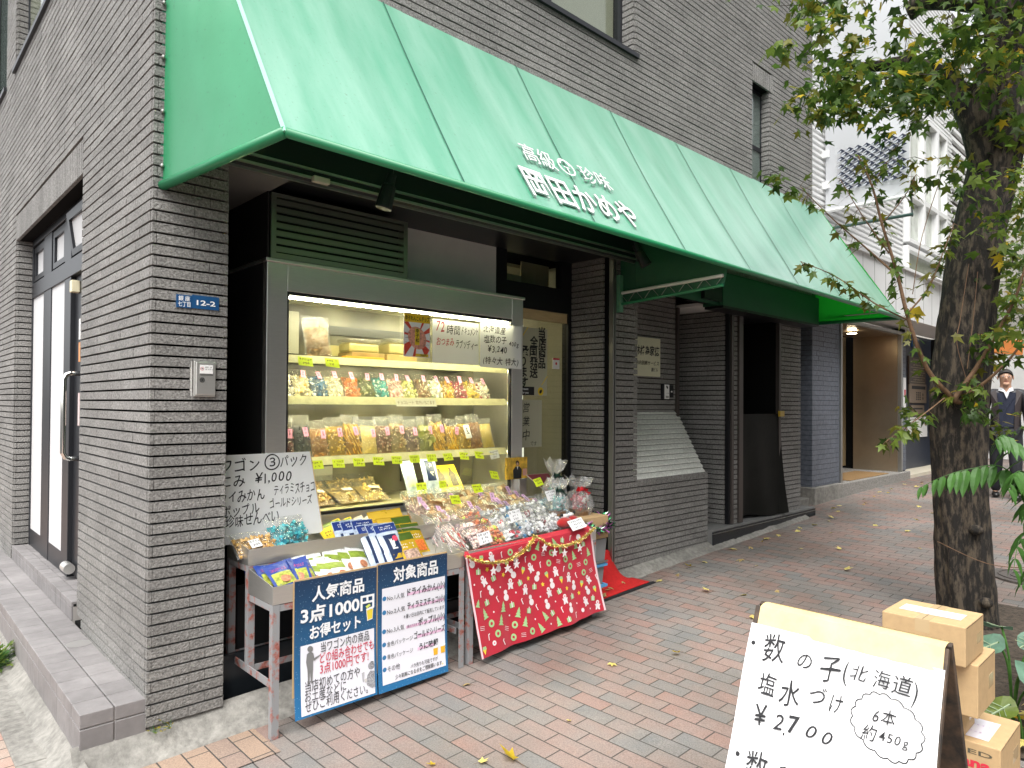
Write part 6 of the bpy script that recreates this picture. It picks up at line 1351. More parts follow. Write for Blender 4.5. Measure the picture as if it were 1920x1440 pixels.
# red floor mat, curled up at the back
t = thing('red_mat', 'red rubber-edged floor mat curled up against the tiled pier', 'mat', (3.3, 0, .13))
MAT = M('red mat carpet', (.50, .010, .010), .85, var=.12, vs=40, bump=.2, bs=200)
def mt(u, v):
    x = 2.99 + .64 * u; y = -.13 + .29 * v; k = max(0, min(1, (.98 - u) / .30)); k = k * k * (3 - 2 * k)
    y = -.13 + .012 * u + .28 * v
    z = gz(x) + .012 + k * .25 * max(0, (v - .35) / .65) ** 1.8
    return Vector((x, min(y, .148) + .005 * k, z))
b = B(); b.grid(mt, 24, 18, MAT); b.done('carpet', t, smooth=True, solid=.008)
b = B(); b.grid(lambda u, v: Vector((2.97 + .70 * u, -.155 + .03 * v, gz(2.97 + .7 * u) + .006 + .006 * v)), 12, 1, INK); b.done('rubber_edge', t)

# ------------------------------------------------------------------ A-frame sign and the carton stack
SO = Vector((1.031, -2.317, .90)); su = Vector((.453, .031, .891)).normalized(); sr = Vector((0, -1, 0)); sn = sr.cross(su).normalized()
def sp(u, v, e=0.0): return SO + sr * u + su * v + sn * e
t = thing('sandwich_board', 'black A-frame sandwich board with white handwritten sheets and tan tape on top', 'sandwich board', (1.0, -2.57, .04))
AGE = M('worn black wood', (.035, .03, .026), .7, var=.6, vs=18, col2=(.16, .10, .06), dirt=.3)
b = B(); zb = gz(.6)
def slab(b, o, r_, u_, n__, u0, u1, v0, v1, th, mat):
    o = Vector(o); b.add([o + r_ * a + u_ * c - n__ * d for d in (0, th) for a, c in ((u0, v0), (u1, v0), (u1, v1), (u0, v1))], [(0, 1, 2, 3), (7, 6, 5, 4), (0, 4, 5, 1), (1, 5, 6, 2), (2, 6, 7, 3), (3, 7, 4, 0)], mat)
vb = -(.90 - zb) / su.z
slab(b, SO, sr, su, sn, -.002, .514, vb, .055, .018, AGE)
bu = Vector((-.36, 0, .933)).normalized(); bo = SO + su * .055 + Vector((.022, 0, 0)); bn = sr.cross(bu).normalized()
slab(b, bo, sr, bu, bn, -.002, .514, -(bo.z - gz(1.4)) / bu.z, 0, .018, AGE); b.done('panel', t, bevel=.002)
b = B(); slab(b, SO, sr, su, -sn, 0.0, .512, -.7, .0, -.0025, PAPER)
b = B(); b.grid(lambda u, v: sp(.512 * u - .002 * sin(v * 9), -.78 * (1 - v), .0035 + .003 * sin(v * 5 + u * 2) ** 2), 8, 14, PAPER); b.done('paper_sheet', t)
b = B(); b.grid(lambda u, v: sp(.016 + .49 * u, -.008 + .062 * v + .003 * noise.noise(Vector((u * 20, 0, 0))) * (1 - v), .0045), 30, 2, TAPE); b.grid(lambda u, v: sp(.016 + .49 * u, .054, .0045) + Vector((.06 * v, 0, .006 * sin(pi * v))), 10, 4, TAPE)
b.grid(lambda u, v: sp(.018 + .485 * u, .054, 0) + Vector((.062, 0, .001)) - bu * (.07 * v) - bn * -.020 * 0 + Vector((.003, 0, 0)), 10, 2, TAPE); b.done('tape_cap', t)
b = B(); b.box((1.085, -2.835, .50), (1.25, -2.832, .86), PAPER) if False else None
def st_(s, u, v, h, wd, off=.003, hand=.9): text(b, s, sp(u, v, .0075), sr, su, h, INK, width=wd, hand=hand, off=off)
b.disc(sp(.016, -.057, .0078), .0065, sn, INK, 12); st_('数', .045, -.093, .075, .072, .002); st_('の', .150, -.085, .040, .045, .002); st_('子', .213, -.100, .062, .06, .0); st_('(', .274, -.088, .055, .020, -.005); st_('北', .296, -.078, .035, .042); st_('海', .350, -.082, .042, .046, 0); st_('道', .396, -.088, .045, .052); st_(')', .442, -.095, .062, .020, -.005)
st_('塩', .052, -.187, .055, .055); st_('水', .118, -.19, .058, .058); st_('づ', .196, -.172, .042, .05); st_('け', .250, -.178, .048, .042)
st_('¥', .056, -.272, .058, .040); st_('2', .115, -.266, .045, .032); st_('.', .143, -.275, .04, .010, .02); st_('7', .152, -.264, .047, .036, .02); st_('0', .203, -.258, .034, .032); st_('0', .246, -.260, .034, .030)
st_('6本', .360, -.168, .034, .058); st_('約', .342, -.214, .032, .034); st_('450g', .380, -.208, .026, .072)
b.disc(sp(.031, -.364, .0078), .0065, sn, INK, 12); st_('数', .055, -.415, .075, .070, .002); st_('の', .140, -.385, .040, .045, .002); st_('子', .198, -.40, .062, .055); st_('¥3,240', .07, -.52, .05, .2)
pts = []; n_ = 17
for k in range(n_):
    for j in range(6):
        a = 2 * pi * (k + j / 6) / n_; bump_ = 1 + .085 * abs(sin(pi * j / 6))
        pts.append(sp(.396 + .080 * cos(a) * bump_ + .004 * sin(3 * a), -.172 + .070 * sin(a) * bump_ - .055 * cos(a) * .25, .008))
pts.append(pts[0]); b.tube(pts, .0014, INK, 4, caps=False); b.done('handwriting', t)
b = B(); bs_ = bo - bn * -.0
b.grid(lambda u, v: bo + sr * (.02 + .47 * u) - bu * (.10 + .6 * v) + bn * -.0005 - bn * .0 , 4, 6, PAPER)
b.done('back_sheet', t)
def carton(x0, x1, y0, y1, z0, z1, label, yaw=0, lab=None, extra=None, mat=None):
    c = Vector(((x0 + x1) / 2, (y0 + y1) / 2, z0)); t = thing('cardboard_box', label, 'cardboard box', c, 'cardboard boxes stacked by the tree'); t.rotation_euler = (0, 0, R(yaw))
    hx, hy, h = (x1 - x0) / 2, (y1 - y0) / 2, z1 - z0
    b = B(); b.box((-hx, -hy, 0), (hx, hy, h), mat or KRAFT); b.done('carton', t, local=True, bevel=.004)
    b = B(); b.box((-hx - .0006, -.025, h - .05), (-hx, .025, h + .0006), M('clear tape', (.53, .39, .22), .2)); b.box((-hx, -.025, h), (hx, .025, h + .0006), M('clear tape', (0, 0, 0))); b.box((-hx * .98, -.001, h + .0007), (hx * .98, .001, h + .0011), M('flap gap', (.10, .065, .03), .9)) ; b.done('tape', t, local=True)
    b = B(); b.box((hx * .2, -hy - .0007, h * .35), (hx * .75, -hy - .0001, h * .62), M('clear tape', (0, 0, 0))); b.box((-hx * .9, -hy - .001, h - .006), (hx * .9, -hy - .0002, h - .004), M('flap gap', (0, 0, 0))); b.done('seam', t, local=True)
    if lab:
        a0, a1, b0, b1 = lab; b = B(); b.box((a0 * hx, b0 * hy, h + .0012), (a1 * hx, b1 * hy, h + .002), M('shipping label', (.72, .70, .76), .5)); LIL = M('lilac print', (.52, .36, .58), .6)
        for j in range(5):
            xx = a0 * hx + (a1 - a0) * hx * (.08 + j * .18); scribble(b, (xx, b1 * hy - .01, h + .002), (0, -1, 0), (1, 0, 0), (b1 - b0) * hy * (.85 if j % 2 else .5), .013, LIL, j)
        b.box((a0 * hx, b0 * hy, h + .0021), (a1 * hx, b0 * hy + .02, h + .0024), M('mint stripe', (.50, .75, .62), .6)); b.done('shipping_label', t, local=True)
    return t
carton(2.01, 2.27, -2.645, -2.36, .602, .75, 'plain brown carton with a shipping label on top, topmost of the stack by the tree', lab=(-.35, .35, -.75, .75))
b = B(); b.box((2.02, -2.60, .5945), (2.2, -2.3, .6005), M('red flyer', (.6, .02, .05), .5)); b.done('flyer', label='thin red flyer caught between the two upper cartons', cat='flyer', origin=(2.1, -2.45, .595))
carton(2.095, 2.36, -2.665, -2.30, .395, .594, 'larger plain brown carton, second from the top of the stack by the tree')
carton(2.13, 2.34, -2.60, -2.35, .282, .394, 'small brown carton near the bottom of the stack, set back')
t = carton(2.16, 2.50, -2.722, -2.25, .09, .28, 'brown carton with red printed letters at the bottom of the stack', lab=(-.75, .45, -.80, -.05))
b = B(); hx, hy = .17, .236
PB = M('red box print', (.62, .03, .06), .5)
text(b, 'DRIED', (-hx, -.02, .145), (0, -1, 0), (0, 0, 1), .020, M('dark box print', (.10, .09, .06), .6), width=.19, off=.01)
text(b, 'Banana', (-hx, -.005, .095), (0, -1, 0), (0, 0, 1), .042, PB, width=.20, off=.04); text(b, 'Chips a', (-hx, -.03, .045), (0, -1, 0), (0, 0, 1), .040, PB, width=.19, off=.04); b.done('printed_lettering', t, local=True)
# ------------------------------------------------------------------ street tree
BARK = M('dark flaky bark', (.012, .010, .008), .95, col2=(.085, .066, .046), vs=16, bump=1.0, bs=26, stretch=(2.0, 2.0, .6), detail=10)
TWIG = M('brown twig', (.15, .085, .045), .8, var=.35, vs=30, bump=.3, bs=80)
def leafmat(nm, c, tr=.48): return M('leaf ' + nm, c, .45, var=.28, vs=14, trans=tr, spec=.4)
LG = [leafmat('deep green', (.035, .075, .012)), leafmat('mid green', (.075, .135, .02)), leafmat('fresh green', (.14, .20, .03)), leafmat('olive', (.17, .165, .025)), leafmat('yellow green', (.32, .27, .03))]
LY = leafmat('autumn yellow', (.55, .40, .03)); LGR = leafmat('fresh pinnate green', (.06, .155, .03), .35); LBLU = leafmat('blue green broad', (.10, .19, .13), .2); LBR = leafmat('dry tan', (.42, .31, .13), .15); LPY = leafmat('pale yellow fallen', (.62, .52, .16), .2)
LOBES = []
for a, l in ((-118, .42), (-88, .25), (-58, .84), (-32, .46), (0, 1.0), (32, .46), (58, .84), (88, .25), (118, .42)): LOBES.append((sin(R(a)) * l * .80, cos(R(a)) * l * 1.08 + .12))
LOBE3 = [(sin(R(a)) * l, cos(R(a)) * l + .12) for a, l in ((-120, .40), (-70, .46), (-48, .85), (-20, .52), (0, 1.0), (20, .52), (48, .85), (70, .46), (120, .40))]
def leaf(b, c, size, d, n, mat, curl=.25, shape=None):
    if 3.4 < c[0] < 4.9 and abs(c[1] + 2.37 - .19 * (c[0] - 4.13)) < .10 and abs(c[2] - 1.72) < .10: return   # a gap in the leaves beside the trunk
    d = Vector(d).normalized(); n = Vector(n); n = (n - d * n.dot(d)).normalized(); s = d.cross(n); c = Vector(c); shape = shape or LOBES
    pts = [c] + [c + (s * x + d * y - n * (curl * (x * x + .6 * max(0, y) ** 2)) + n * .10 * abs(x)) * size for x, y in shape]
    b.add(pts + [c + d * .30 * size], [(0, 1, 10), *[(10, i, i + 1) for i in range(1, 9)], (0, 10, 9)], mat)
e_ = [n for n in BARK.node_tree.nodes if n.type == 'VALTORGB'][0].color_ramp.elements; e_[0].position, e_[1].position = .47, .60
tree = thing('street_tree', 'large street tree with dark flaky trunk and green yellowing lobed leaves at right', 'tree', (4.27, -2.13, .17))
def barkgrid(b, pts, rs, nseg, nring, mat, seed=0, flare=0.0):
    pts = [Vector(p) for p in pts]
    def at(t):
        f = t * (len(pts) - 1); i = min(int(f), len(pts) - 2); f -= i
        p0, p1, p2, p3 = pts[max(i - 1, 0)], pts[i], pts[i + 1], pts[min(i + 2, len(pts) - 1)]
        p = .5 * ((2 * p1) + (p2 - p0) * f + (2 * p0 - 5 * p1 + 4 * p2 - p3) * f * f + (3 * p1 - p0 - 3 * p2 + p3) * f ** 3); return p, rs[i] * (1 - f) + rs[i + 1] * f
    def fn(u, v):
        p, r_ = at(v); q = at(min(1, v + .01))[0] - at(max(0, v - .01))[0]; d = q.normalized(); x = Vector((1, 0, 0)); x = (x - d * x.dot(d)).normalized(); y = d.cross(x); a = 2 * pi * u
        k = noise.noise(Vector((cos(a) * 2.2 + seed, sin(a) * 2.2, p.z * 1.1))) * .10 + noise.noise(Vector((cos(a) * 7 + seed, sin(a) * 7, p.z * 3))) * .07 + noise.noise(Vector((cos(a) * 16, sin(a) * 16 + seed, p.z * 7))) * .05
        return p + (x * cos(a) + y * sin(a)) * r_ * (1 + k)
    b.grid(fn, nseg, nring, mat)
b = B(); barkgrid(b, [(4.28, -2.13, .05), (4.27, -2.13, .22), (4.24, -2.11, .75), (4.22, -2.10, 1.23), (4.21, -2.10, 1.64), (4.25, -2.14, 2.27), (4.31, -2.20, 2.75), (4.37, -2.27, 3.17), (4.41, -2.31, 3.51), (4.43, -2.33, 3.86), (4.44, -2.30, 4.58), (4.62, -2.20, 5.81)], [.20, .172, .155, .150, .165, .152, .146, .143, .140, .13, .11, .07], 72, 150, BARK)
for c in ((4.10, -2.22, .80), (4.14, -2.26, .35), (4.05, -2.05, 1.66), (4.06, -2.15, 1.58)): b.ball(c, .04, BARK, 8, 6, (1, 1, .8))
b.done('trunk', tree, smooth=True)
for pts, rs in (([(4.33, -2.24, 2.98), (4.19, -2.17, 3.44), (4.18, -2.03, 3.71), (4.11, -1.83, 3.86), (4.01, -1.59, 3.89), (3.89, -1.35, 3.99)], [.085, .075, .06, .05, .032, .012]), ([(4.33, -2.24, 3.1), (4.20, -2.22, 3.4), (4.2, -2.26, 3.64), (4.21, -2.34, 3.91), (4.2, -2.48, 4.25)], [.085, .075, .07, .055, .045]), ([(4.43, -2.33, 3.8), (4.36, -2.26, 4.15), (4.24, -1.95, 4.30), (4.24, -1.80, 4.27)], [.08, .075, .07, .06])):
    b = B(); barkgrid(b, pts, rs, 20, 40, BARK, 3); b.done('limb', tree, smooth=True)
SPR = [[(4.06, -2.13, 1.60), (4.0, -2.1, 1.64), (3.84, -2.02, 1.8), (3.70, -1.96, 2.09), (3.64, -1.91, 2.39), (3.57, -1.85, 2.68), (3.52, -1.81, 2.91), (3.51, -1.73, 3.12)], [(3.63, -1.9, 2.38), (3.55, -1.75, 2.56), (3.45, -1.6, 2.74), (3.4, -1.42, 2.97)], [(3.7, -1.96, 2.09), (3.65, -1.78, 2.21), (3.53, -1.6, 2.38), (3.41, -1.42, 2.49)], [(3.69, -1.95, 2.13), (3.72, -2.06, 2.28), (3.73, -2.14, 2.5), (3.78, -2.18, 2.66)],
       [(4.04, -2.16, 1.60), (3.97, -2.14, 1.62), (4.0, -2.24, 1.8), (3.97, -2.36, 2.02), (3.93, -2.46, 2.23), (3.87, -2.54, 2.51)], [(4.06, -2.2, 1.62), (3.99, -2.2, 1.64), (3.93, -2.31, 1.72), (3.91, -2.43, 1.85), (3.88, -2.55, 2.03)], [(3.97, -2.08, 1.62), (3.79, -2.04, 1.54), (3.64, -1.96, 1.44), (3.49, -1.89, 1.35)], [(3.52, -1.81, 2.91), (3.62, -1.85, 3.05), (3.72, -1.9, 3.2)], [(3.57, -1.85, 2.68), (3.66, -1.95, 2.85), (3.7, -2.0, 2.98)], [(3.60, -1.88, 2.5), (3.45, -1.78, 2.72), (3.36, -1.68, 2.95)]]
SR = [.017, .007, .006, .006, .019, .015, .005, .005, .005, .005]
def smooth(pts, n=5):
    pts = [Vector(p) for p in pts]; out = []
    for i in range(len(pts) - 1):
        p0, p1, p2, p3 = pts[max(i - 1, 0)], pts[i], pts[i + 1], pts[min(i + 2, len(pts) - 1)]
        for k in range(n):
            f = k / n; out.append(.5 * ((2 * p1) + (p2 - p0) * f + (2 * p0 - 5 * p1 + 4 * p2 - p3) * f * f + (3 * p1 - p0 - 3 * p2 + p3) * f ** 3))
    return out + [pts[-1]]
for pts, r_ in zip(SPR, SR):
    q = smooth(pts); b = B(); b.tube(q, [r_ * (1 - .75 * i / len(q)) for i in range(len(q))], TWIG, 7); b.done('sprout', tree, smooth=True)
CL = [(3.09,-1.73,3.76,0.14,28),(3.83,-1.55,3.90,0.16,34),(3.58,-1.41,3.89,0.10,10),(3.00,-1.50,3.66,0.08,10),(3.28,-1.47,4.04,0.13,16),(3.34,-1.58,4.05,0.10,14),(3.61,-1.59,4.14,0.09,10),(3.86,-1.64,3.73,0.19,52),(3.07,-1.75,3.40,0.14,36),(3.29,-2.04,3.41,0.18,60),(4.11,-1.83,3.95,0.10,9),(3.68,-1.92,3.94,0.05,4),(4.19,-1.99,3.76,0.21,60),(3.50,-2.28,3.61,0.18,60),(4.08,-2.28,3.89,0.23,70),(4.50,-2.34,4.09,0.21,60),(3.92,-2.39,3.56,0.19,60),(4.54,-2.09,3.66,0.18,46),(3.65,-1.31,3.70,0.09,9),(2.88,-1.65,3.25,0.11,14),(2.96,-1.73,3.21,0.09,14),(3.53,-1.63,3.42,0.12,20),(4.06,-1.64,3.61,0.15,22),(3.66,-1.96,3.41,0.11,18),(3.61,-2.12,3.36,0.13,24),(4.18,-2.40,3.35,0.16,36),(3.78,-2.50,2.90,0.09,14),(3.95,-2.41,2.71,0.11,18),(3.13,-1.38,2.97,0.07,9),(3.25,-1.42,2.90,0.05,5),(3.89,-2.35,2.61,0.13,9),(3.82,-2.28,2.87,0.14,15),(3.72,-2.21,2.99,0.09,9),(4.23,-2.39,2.50,0.13,24),(4.10,-2.47,2.28,0.14,20),(3.70,-2.45,1.99,0.10,8),(4.47,-2.14,2.22,0.11,12),(4.37,-2.39,2.12,0.10,14),(4.37,-2.28,1.89,0.10,10),(3.80,-2.30,1.54,0.11,16),(4.75,-2.20,1.43,0.14,16),(4.18,-1.82,1.54,0.07,6),(3.41,-2.01,1.43,0.06,5),(3.91,-2.28,1.96,0.10,6),(3.90,-1.76,3.35,0.07,6),(4.02,-1.89,3.39,0.08,8),(4.27,-1.84,3.25,0.07,6),(3.81,-2.04,2.95,0.06,5),(4.33,-2.02,2.57,0.11,12),(3.69,-1.64,4.34,0.41,90),(3.81,-2.21,4.20,0.38,120),(4.35,-2.37,4.36,0.34,90),(4.03,-1.69,3.68,0.14,26),(4.20,-1.90,3.72,0.18,40),(3.57,-1.72,3.51,0.13,24),(4.32,-2.32,3.24,0.14,20)]
rl = random.Random(31)
for _ in range(6): CL.append((4.5 + rl.uniform(-2.0, 1.9), -2.7 + rl.uniform(-1.6, 1.7), 5.9 + rl.uniform(-.7, 2.2), .62, 95))   # the crown goes on above
def rdir(r, droop=.5):
    v = Vector((r.gauss(0, 1), r.gauss(0, 1), r.gauss(0, .6) - droop)); return v.normalized()
b = B(); tw = b
for (x, y, z, r_, n) in CL:
    c = Vector((x, y, z)); tone = rl.random()
    for _ in range(int(n * (2.0 if r_ < .5 else 1.0))):
        v = Vector((rl.gauss(0, 1), rl.gauss(0, 1), rl.gauss(0, .8))); p = c + v * r_ * .55
        k = min(4, max(0, int(rl.gauss(1.2 + tone * 1.2, 1.0)))); mt_ = LG[k] if rl.random() > .035 else LY
        nrm = Vector((rl.gauss(0, .5), rl.gauss(0, .5), 1)); leaf(b, p, rl.uniform(.038, .076), rdir(rl, .7), nrm, mt_, rl.uniform(.1, .5), LOBES if rl.random() < .75 else LOBE3)
    for _ in range(max(1, n // 20)):
        v = Vector((rl.gauss(0, 1), rl.gauss(0, 1), rl.gauss(0, .7))) * r_ * .7; mid = c + Vector((rl.uniform(-.03, .03), rl.uniform(-.03, .03), .03)); tw.tube([c - v, mid, c + v], [.0028, .002, .001], BARK, 4)
for pts, r_ in zip(SPR, SR):
    q = smooth(pts, 6)
    for i in range(6, len(q)):
        if rl.random() < .95:
            for s in (-1, 1, 1):
                if rl.random() < .8:
                    d = rdir(rl, .8); st = q[i] + d * rl.uniform(.02, .05); leaf(b, st, rl.uniform(.042, .072), d, Vector((rl.gauss(0, .4), rl.gauss(0, .4), 1)), LG[min(4, max(0, int(rl.gauss(2.2, 1))))], rl.uniform(.15, .5))
                    tw.tube([q[i], st], .0015, TWIG, 3)
leaf(b, (3.74, -1.98, 2.17), .09, (.1, -.2, -1), (-.7, -.7, .3), LY, .1, LOBE3)
b.done('crown', tree)
b = B()
for pts in ([(3.87, -2.10, 3.02), (3.74, -2.02, 2.6), (3.70, -1.98, 2.25)], [(4.02, -2.2, 2.45), (3.95, -2.17, 2.1), (3.92, -2.16, 1.95), (4.0, -2.2, 1.7)], [(4.05, -2.24, 2.4), (4.03, -2.22, 2.1), (3.98, -2.2, 1.8)], [(3.97, -2.04, .72), (4.0, -2.3, .62), (4.2, -2.5, .60), (4.5, -2.62, .60)]): b.tube(smooth(pts), .0025, TWIG, 4)
b.done('hanging_stem', tree)
# pinnate young plant at the right edge
t = thing('young_plant', 'young plant with long pinnate green leaves in front of the tree trunk', 'plant', (3.42, -2.68, .13))
b = B(); b.tube(smooth([(3.42, -2.68, .12), (3.44, -2.67, .6), (3.46, -2.62, 1.12)]), .006, TWIG, 6); b.done('stem', t)
def frond(pts, n, ln, name='leaf_frond'):
    q = smooth(pts, 8); b = B(); b.tube(q, [.004 * (1 - .7 * i / len(q)) for i in range(len(q))], LGR, 5); r = random.Random(n)
    for k in range(n):
        f = .10 + .88 * k / (n - 1); i = min(len(q) - 2, int(f * (len(q) - 1))); p = q[i]; d = (q[i + 1] - q[i]).normalized(); side = d.cross(Vector((0, 0, 1))).normalized()
        for s in (-1, 1):
            if k == n - 1 and s > 0: continue
            l = ln * (.65 + .5 * sin(pi * min(1, f + .1))) * r.uniform(.85, 1.1); dv = (side * s * .75 + d * .45 + Vector((0, 0, -.75 - r.uniform(0, .25)))).normalized(); nv = (Vector((0, 0, .8)) + side * s * .5 + d * .3); nv = (nv - dv * nv.dot(dv)).normalized(); wv = dv.cross(nv)
            pr = [(0, .0), (.12, .13), (.4, .17), (.7, .12), (1, .0)]; L_ = [p + dv * l * a + wv * l * w_ + nv * (-.25 * a * a * l + .05 * l * w_ * 4) for a, w_ in pr]; R_ = [p + dv * l * a - wv * l * w_ + nv * (-.25 * a * a * l + .05 * l * w_ * 4) for a, w_ in pr]; Cn = [p + dv * l * a + nv * (-.25 * a * a * l) for a, w_ in pr]
            b.add(L_ + Cn + R_, [(j, j + 1, 6 + j, 5 + j) for j in range(4)] + [(5 + j, 6 + j, 11 + j, 10 + j) for j in range(4)], LGR)
    b.done(name, t)
frond([(3.47, -2.61, 1.10), (3.40, -2.49, 1.25), (3.34, -2.36, 1.235), (3.29, -2.25, 1.19), (3.27, -2.14, 1.12)], 13, .13)
frond([(3.47, -2.61, 1.10), (3.38, -2.58, 1.32), (3.28, -2.53, 1.42), (3.2, -2.5, 1.40)], 9, .14)
frond([(3.47, -2.61, 1.08), (3.36, -2.60, 1.22), (3.22, -2.58, 1.24), (3.1, -2.57, 1.16)], 10, .14)
frond([(3.46, -2.62, 1.05), (3.32, -2.64, 1.12), (3.18, -2.66, 1.05), (3.08, -2.66, .92)], 8, .14)
frond([(3.45, -2.64, .85), (3.30, -2.62, .95), (3.16, -2.60, .90), (3.05, -2.6, .78)], 8, .14)
frond([(3.45, -2.65, .70), (3.28, -2.64, .78), (3.12, -2.62, .70)], 7, .13)
# tree pit with soil, broad leaved plants and leaf litter
SOIL = M('pit soil', (.055, .042, .03), .95, var=.6, vs=30, bump=1.0, bs=40)
b = B()
def pit(u, v):
    x = 2.55 + 2.25 * u; y = -3.6 + 1.55 * v + (.10 * (1 - u) if v > .9 else 0); return (x, y, gz(x) + .012 + .025 * noise.noise(Vector((x * 5, y * 5, 0))) * sin(pi * u) * sin(pi * v))
b.grid(pit, 30, 20, SOIL); structure(b, 'soil')
def broad(loc, label, leaves):
    t = thing('broad_leaf_plant', label, 'plant', loc); o = Vector(loc); r = random.Random(int(loc[0] * 100))
    for (dx, dy, dz, s, mt_) in leaves:
        c = o + Vector((dx, dy, dz)); b = B(); b.tube(smooth([o, o + Vector((dx * .3, dy * .3, dz * .7)), c]), .005, LGR, 5)
        d = Vector((dx, dy, -.25 * s - .02)).normalized() if abs(dx) + abs(dy) > .01 else Vector((-.6, .2, -.5)); n_ = Vector((-.35, -.35, .9)); n_ = (n_ - d * n_.dot(d)).normalized(); sd_ = d.cross(n_)
        N = 18; rim = []
        for k in range(N):
            a = 2 * pi * k / N; ra = s * (1 + .06 * sin(a * 5) + .04 * sin(a * 9)) * (1 - .18 * cos(a)); rim.append(c + d * (ra * cos(a) * 1.15 + s * .9) + sd_ * ra * sin(a) * .85 + n_ * (.10 * s * sin(3 * a) + .12 * s * abs(sin(a))))
        mid = [c + d * (s * .9 + f * s) for f in (-.9, 0, .9)]
        b.add(rim + [c + d * s * .9], [(k, (k + 1) % N, N) for k in range(N)], mt_)
        b.tube([c, c + d * s * 1.9 + n_ * .004], .0035, M('pale leaf vein', (.30, .38, .24), .6), 4)
        for f in (.5, .9, 1.3):
            for q in (-1, 1): b.tube([c + d * s * f + n_ * .004, c + d * s * (f + .35) + sd_ * s * .6 * q + n_ * .012], .0016, M('pale leaf vein', (0, 0, 0)), 3)
        b.done('leaf', t)
broad((2.86, -2.63, .13), 'blue green broad leaved plant growing in the tree pit behind the cartons', [(-.02, .05, .36, .065, LBLU), (.10, .06, .40, .07, LBLU), (-.05, -.06, .28, .085, LBLU), (.10, -.12, .42, .085, LBLU), (.16, -.06, .30, .06, LBLU), (.02, -.14, .22, .06, LGR)])
broad((2.68, -2.70, .11), 'low green plant with drooping leaves right beside the carton stack', [(-.04, .04, .18, .06, LG[2]), (.08, -.04, .20, .05, LG[1]), (.0, -.09, .16, .05, LG[2])])
broad((3.20, -2.72, .13), 'blue green broad leaved plant near the right edge of the tree pit', [(-.06, .04, .34, .06, LBLU), (.05, .0, .36, .055, LBLU), (-.02, -.06, .26, .05, LBLU)])
# fallen leaves: each one an object
LM = []
for k, mt_ in enumerate((LPY, LY, LPY, LBR, LPY)):
    b = B(); leaf(b, (0, 0, .012), .065, (1, 0, 0), (0, .0, 1), mt_, (.5, -.35, .25, .7, -.2)[k], LOBES if k % 2 else LOBE3); b.tube([(0, 0, .012), (-.05, .01, .012)], .0012, TWIG, 3); LM.append(b.mesh('fallen_leaf'))
def fallen(x, y, label, group, s=1.0, z=None, k=None):
    o = bpy.data.objects.new('fallen_leaf', rl.choice(LM) if k is None else LM[k]); COL.objects.link(o); o.location = (x, y, (gz(x) if z is None else z) + .002); o.rotation_euler = (rl.uniform(-.25, .25), rl.uniform(-.25, .25), rl.uniform(0, 6.3)); o.scale = (s, s, s); tag(o, label, 'leaf', group)
LV_ = 'small pale yellow fallen leaf lying on the brick pavers of the open sidewalk'; LK = 'pale yellow fallen leaf lying along the concrete kerb of the building fronts'
for x, y, l, s in ((1.08, -1.22, 'largest yellow fallen leaf at the bottom of the picture on the pavers', 1.15), (.97, -1.13, None, .6), (.83, -1.0, None, .5), (1.43, -.51, 'pale yellow leaf on the pavers just right of the posters', .7), (2.17, -.89, 'tan fallen leaf alone in the middle of the sidewalk below the red cloth', .7), (2.55, -1.08, 'curled yellow leaf on the pavers right of the middle of the sidewalk', .9), (1.51, -1.15, None, .35), (2.35, -.15, 'yellow leaf in the shade under the hem of the red cloth', 1.0)): fallen(x, y, l or LV_, 'fallen leaves on the sidewalk', s)
for x, y in ((5.48, -.51), (4.66, -.5), (6.35, -.46), (7.05, -.64), (3.74, -.58), (3.82, -.82), (8.6, -.61), (4.1, -.95), (5.0, -1.1), (6.2, -1.3), (3.0, -1.45), (6.9, -1.0), (7.6, -.9), (5.7, -.8), (8.2, -.9), (9.3, -.8), (10.2, -.7), (3.4, -1.1)): fallen(x, y, LV_, 'fallen leaves on the sidewalk', rl.uniform(.5, .95))
for i in range(34):
    x = 3.8 + 8 * (i / 34) ** 1.0 + rl.uniform(-.1, .1); e = .17 - .17 - .02; y = (-.02 if x < 7.3 else .20) - abs(rl.gauss(0, .16)) - .02; fallen(x, y, LK, 'fallen leaves along the kerb', rl.uniform(.55, 1.05))
for x, y, z in ((3.12, -.08, .145), (3.2, -.05, .15), (3.24, -.02, .15), (3.16, .0, .16), (3.45, .02, .155), (3.05, -.12, .14)): fallen(x, y, 'tan fallen leaf lying on the red floor mat', 'fallen leaves on the red mat', .7, z, 3)
for i in range(70):
    x = rl.uniform(2.58, 4.6); y = rl.uniform(-3.2, -2.62) if x < 4.0 else rl.uniform(-3.2, -2.45); fallen(x, y, 'yellow or tan fallen leaf in the litter of the tree pit', 'leaf litter in the tree pit', rl.uniform(.8, 1.5), gz(x) + .02 + rl.uniform(0, .03))
fallen(2.30, -2.50, 'yellow star shaped leaf lying on the shipping label of the lowest carton', None, .8, .284, 1)
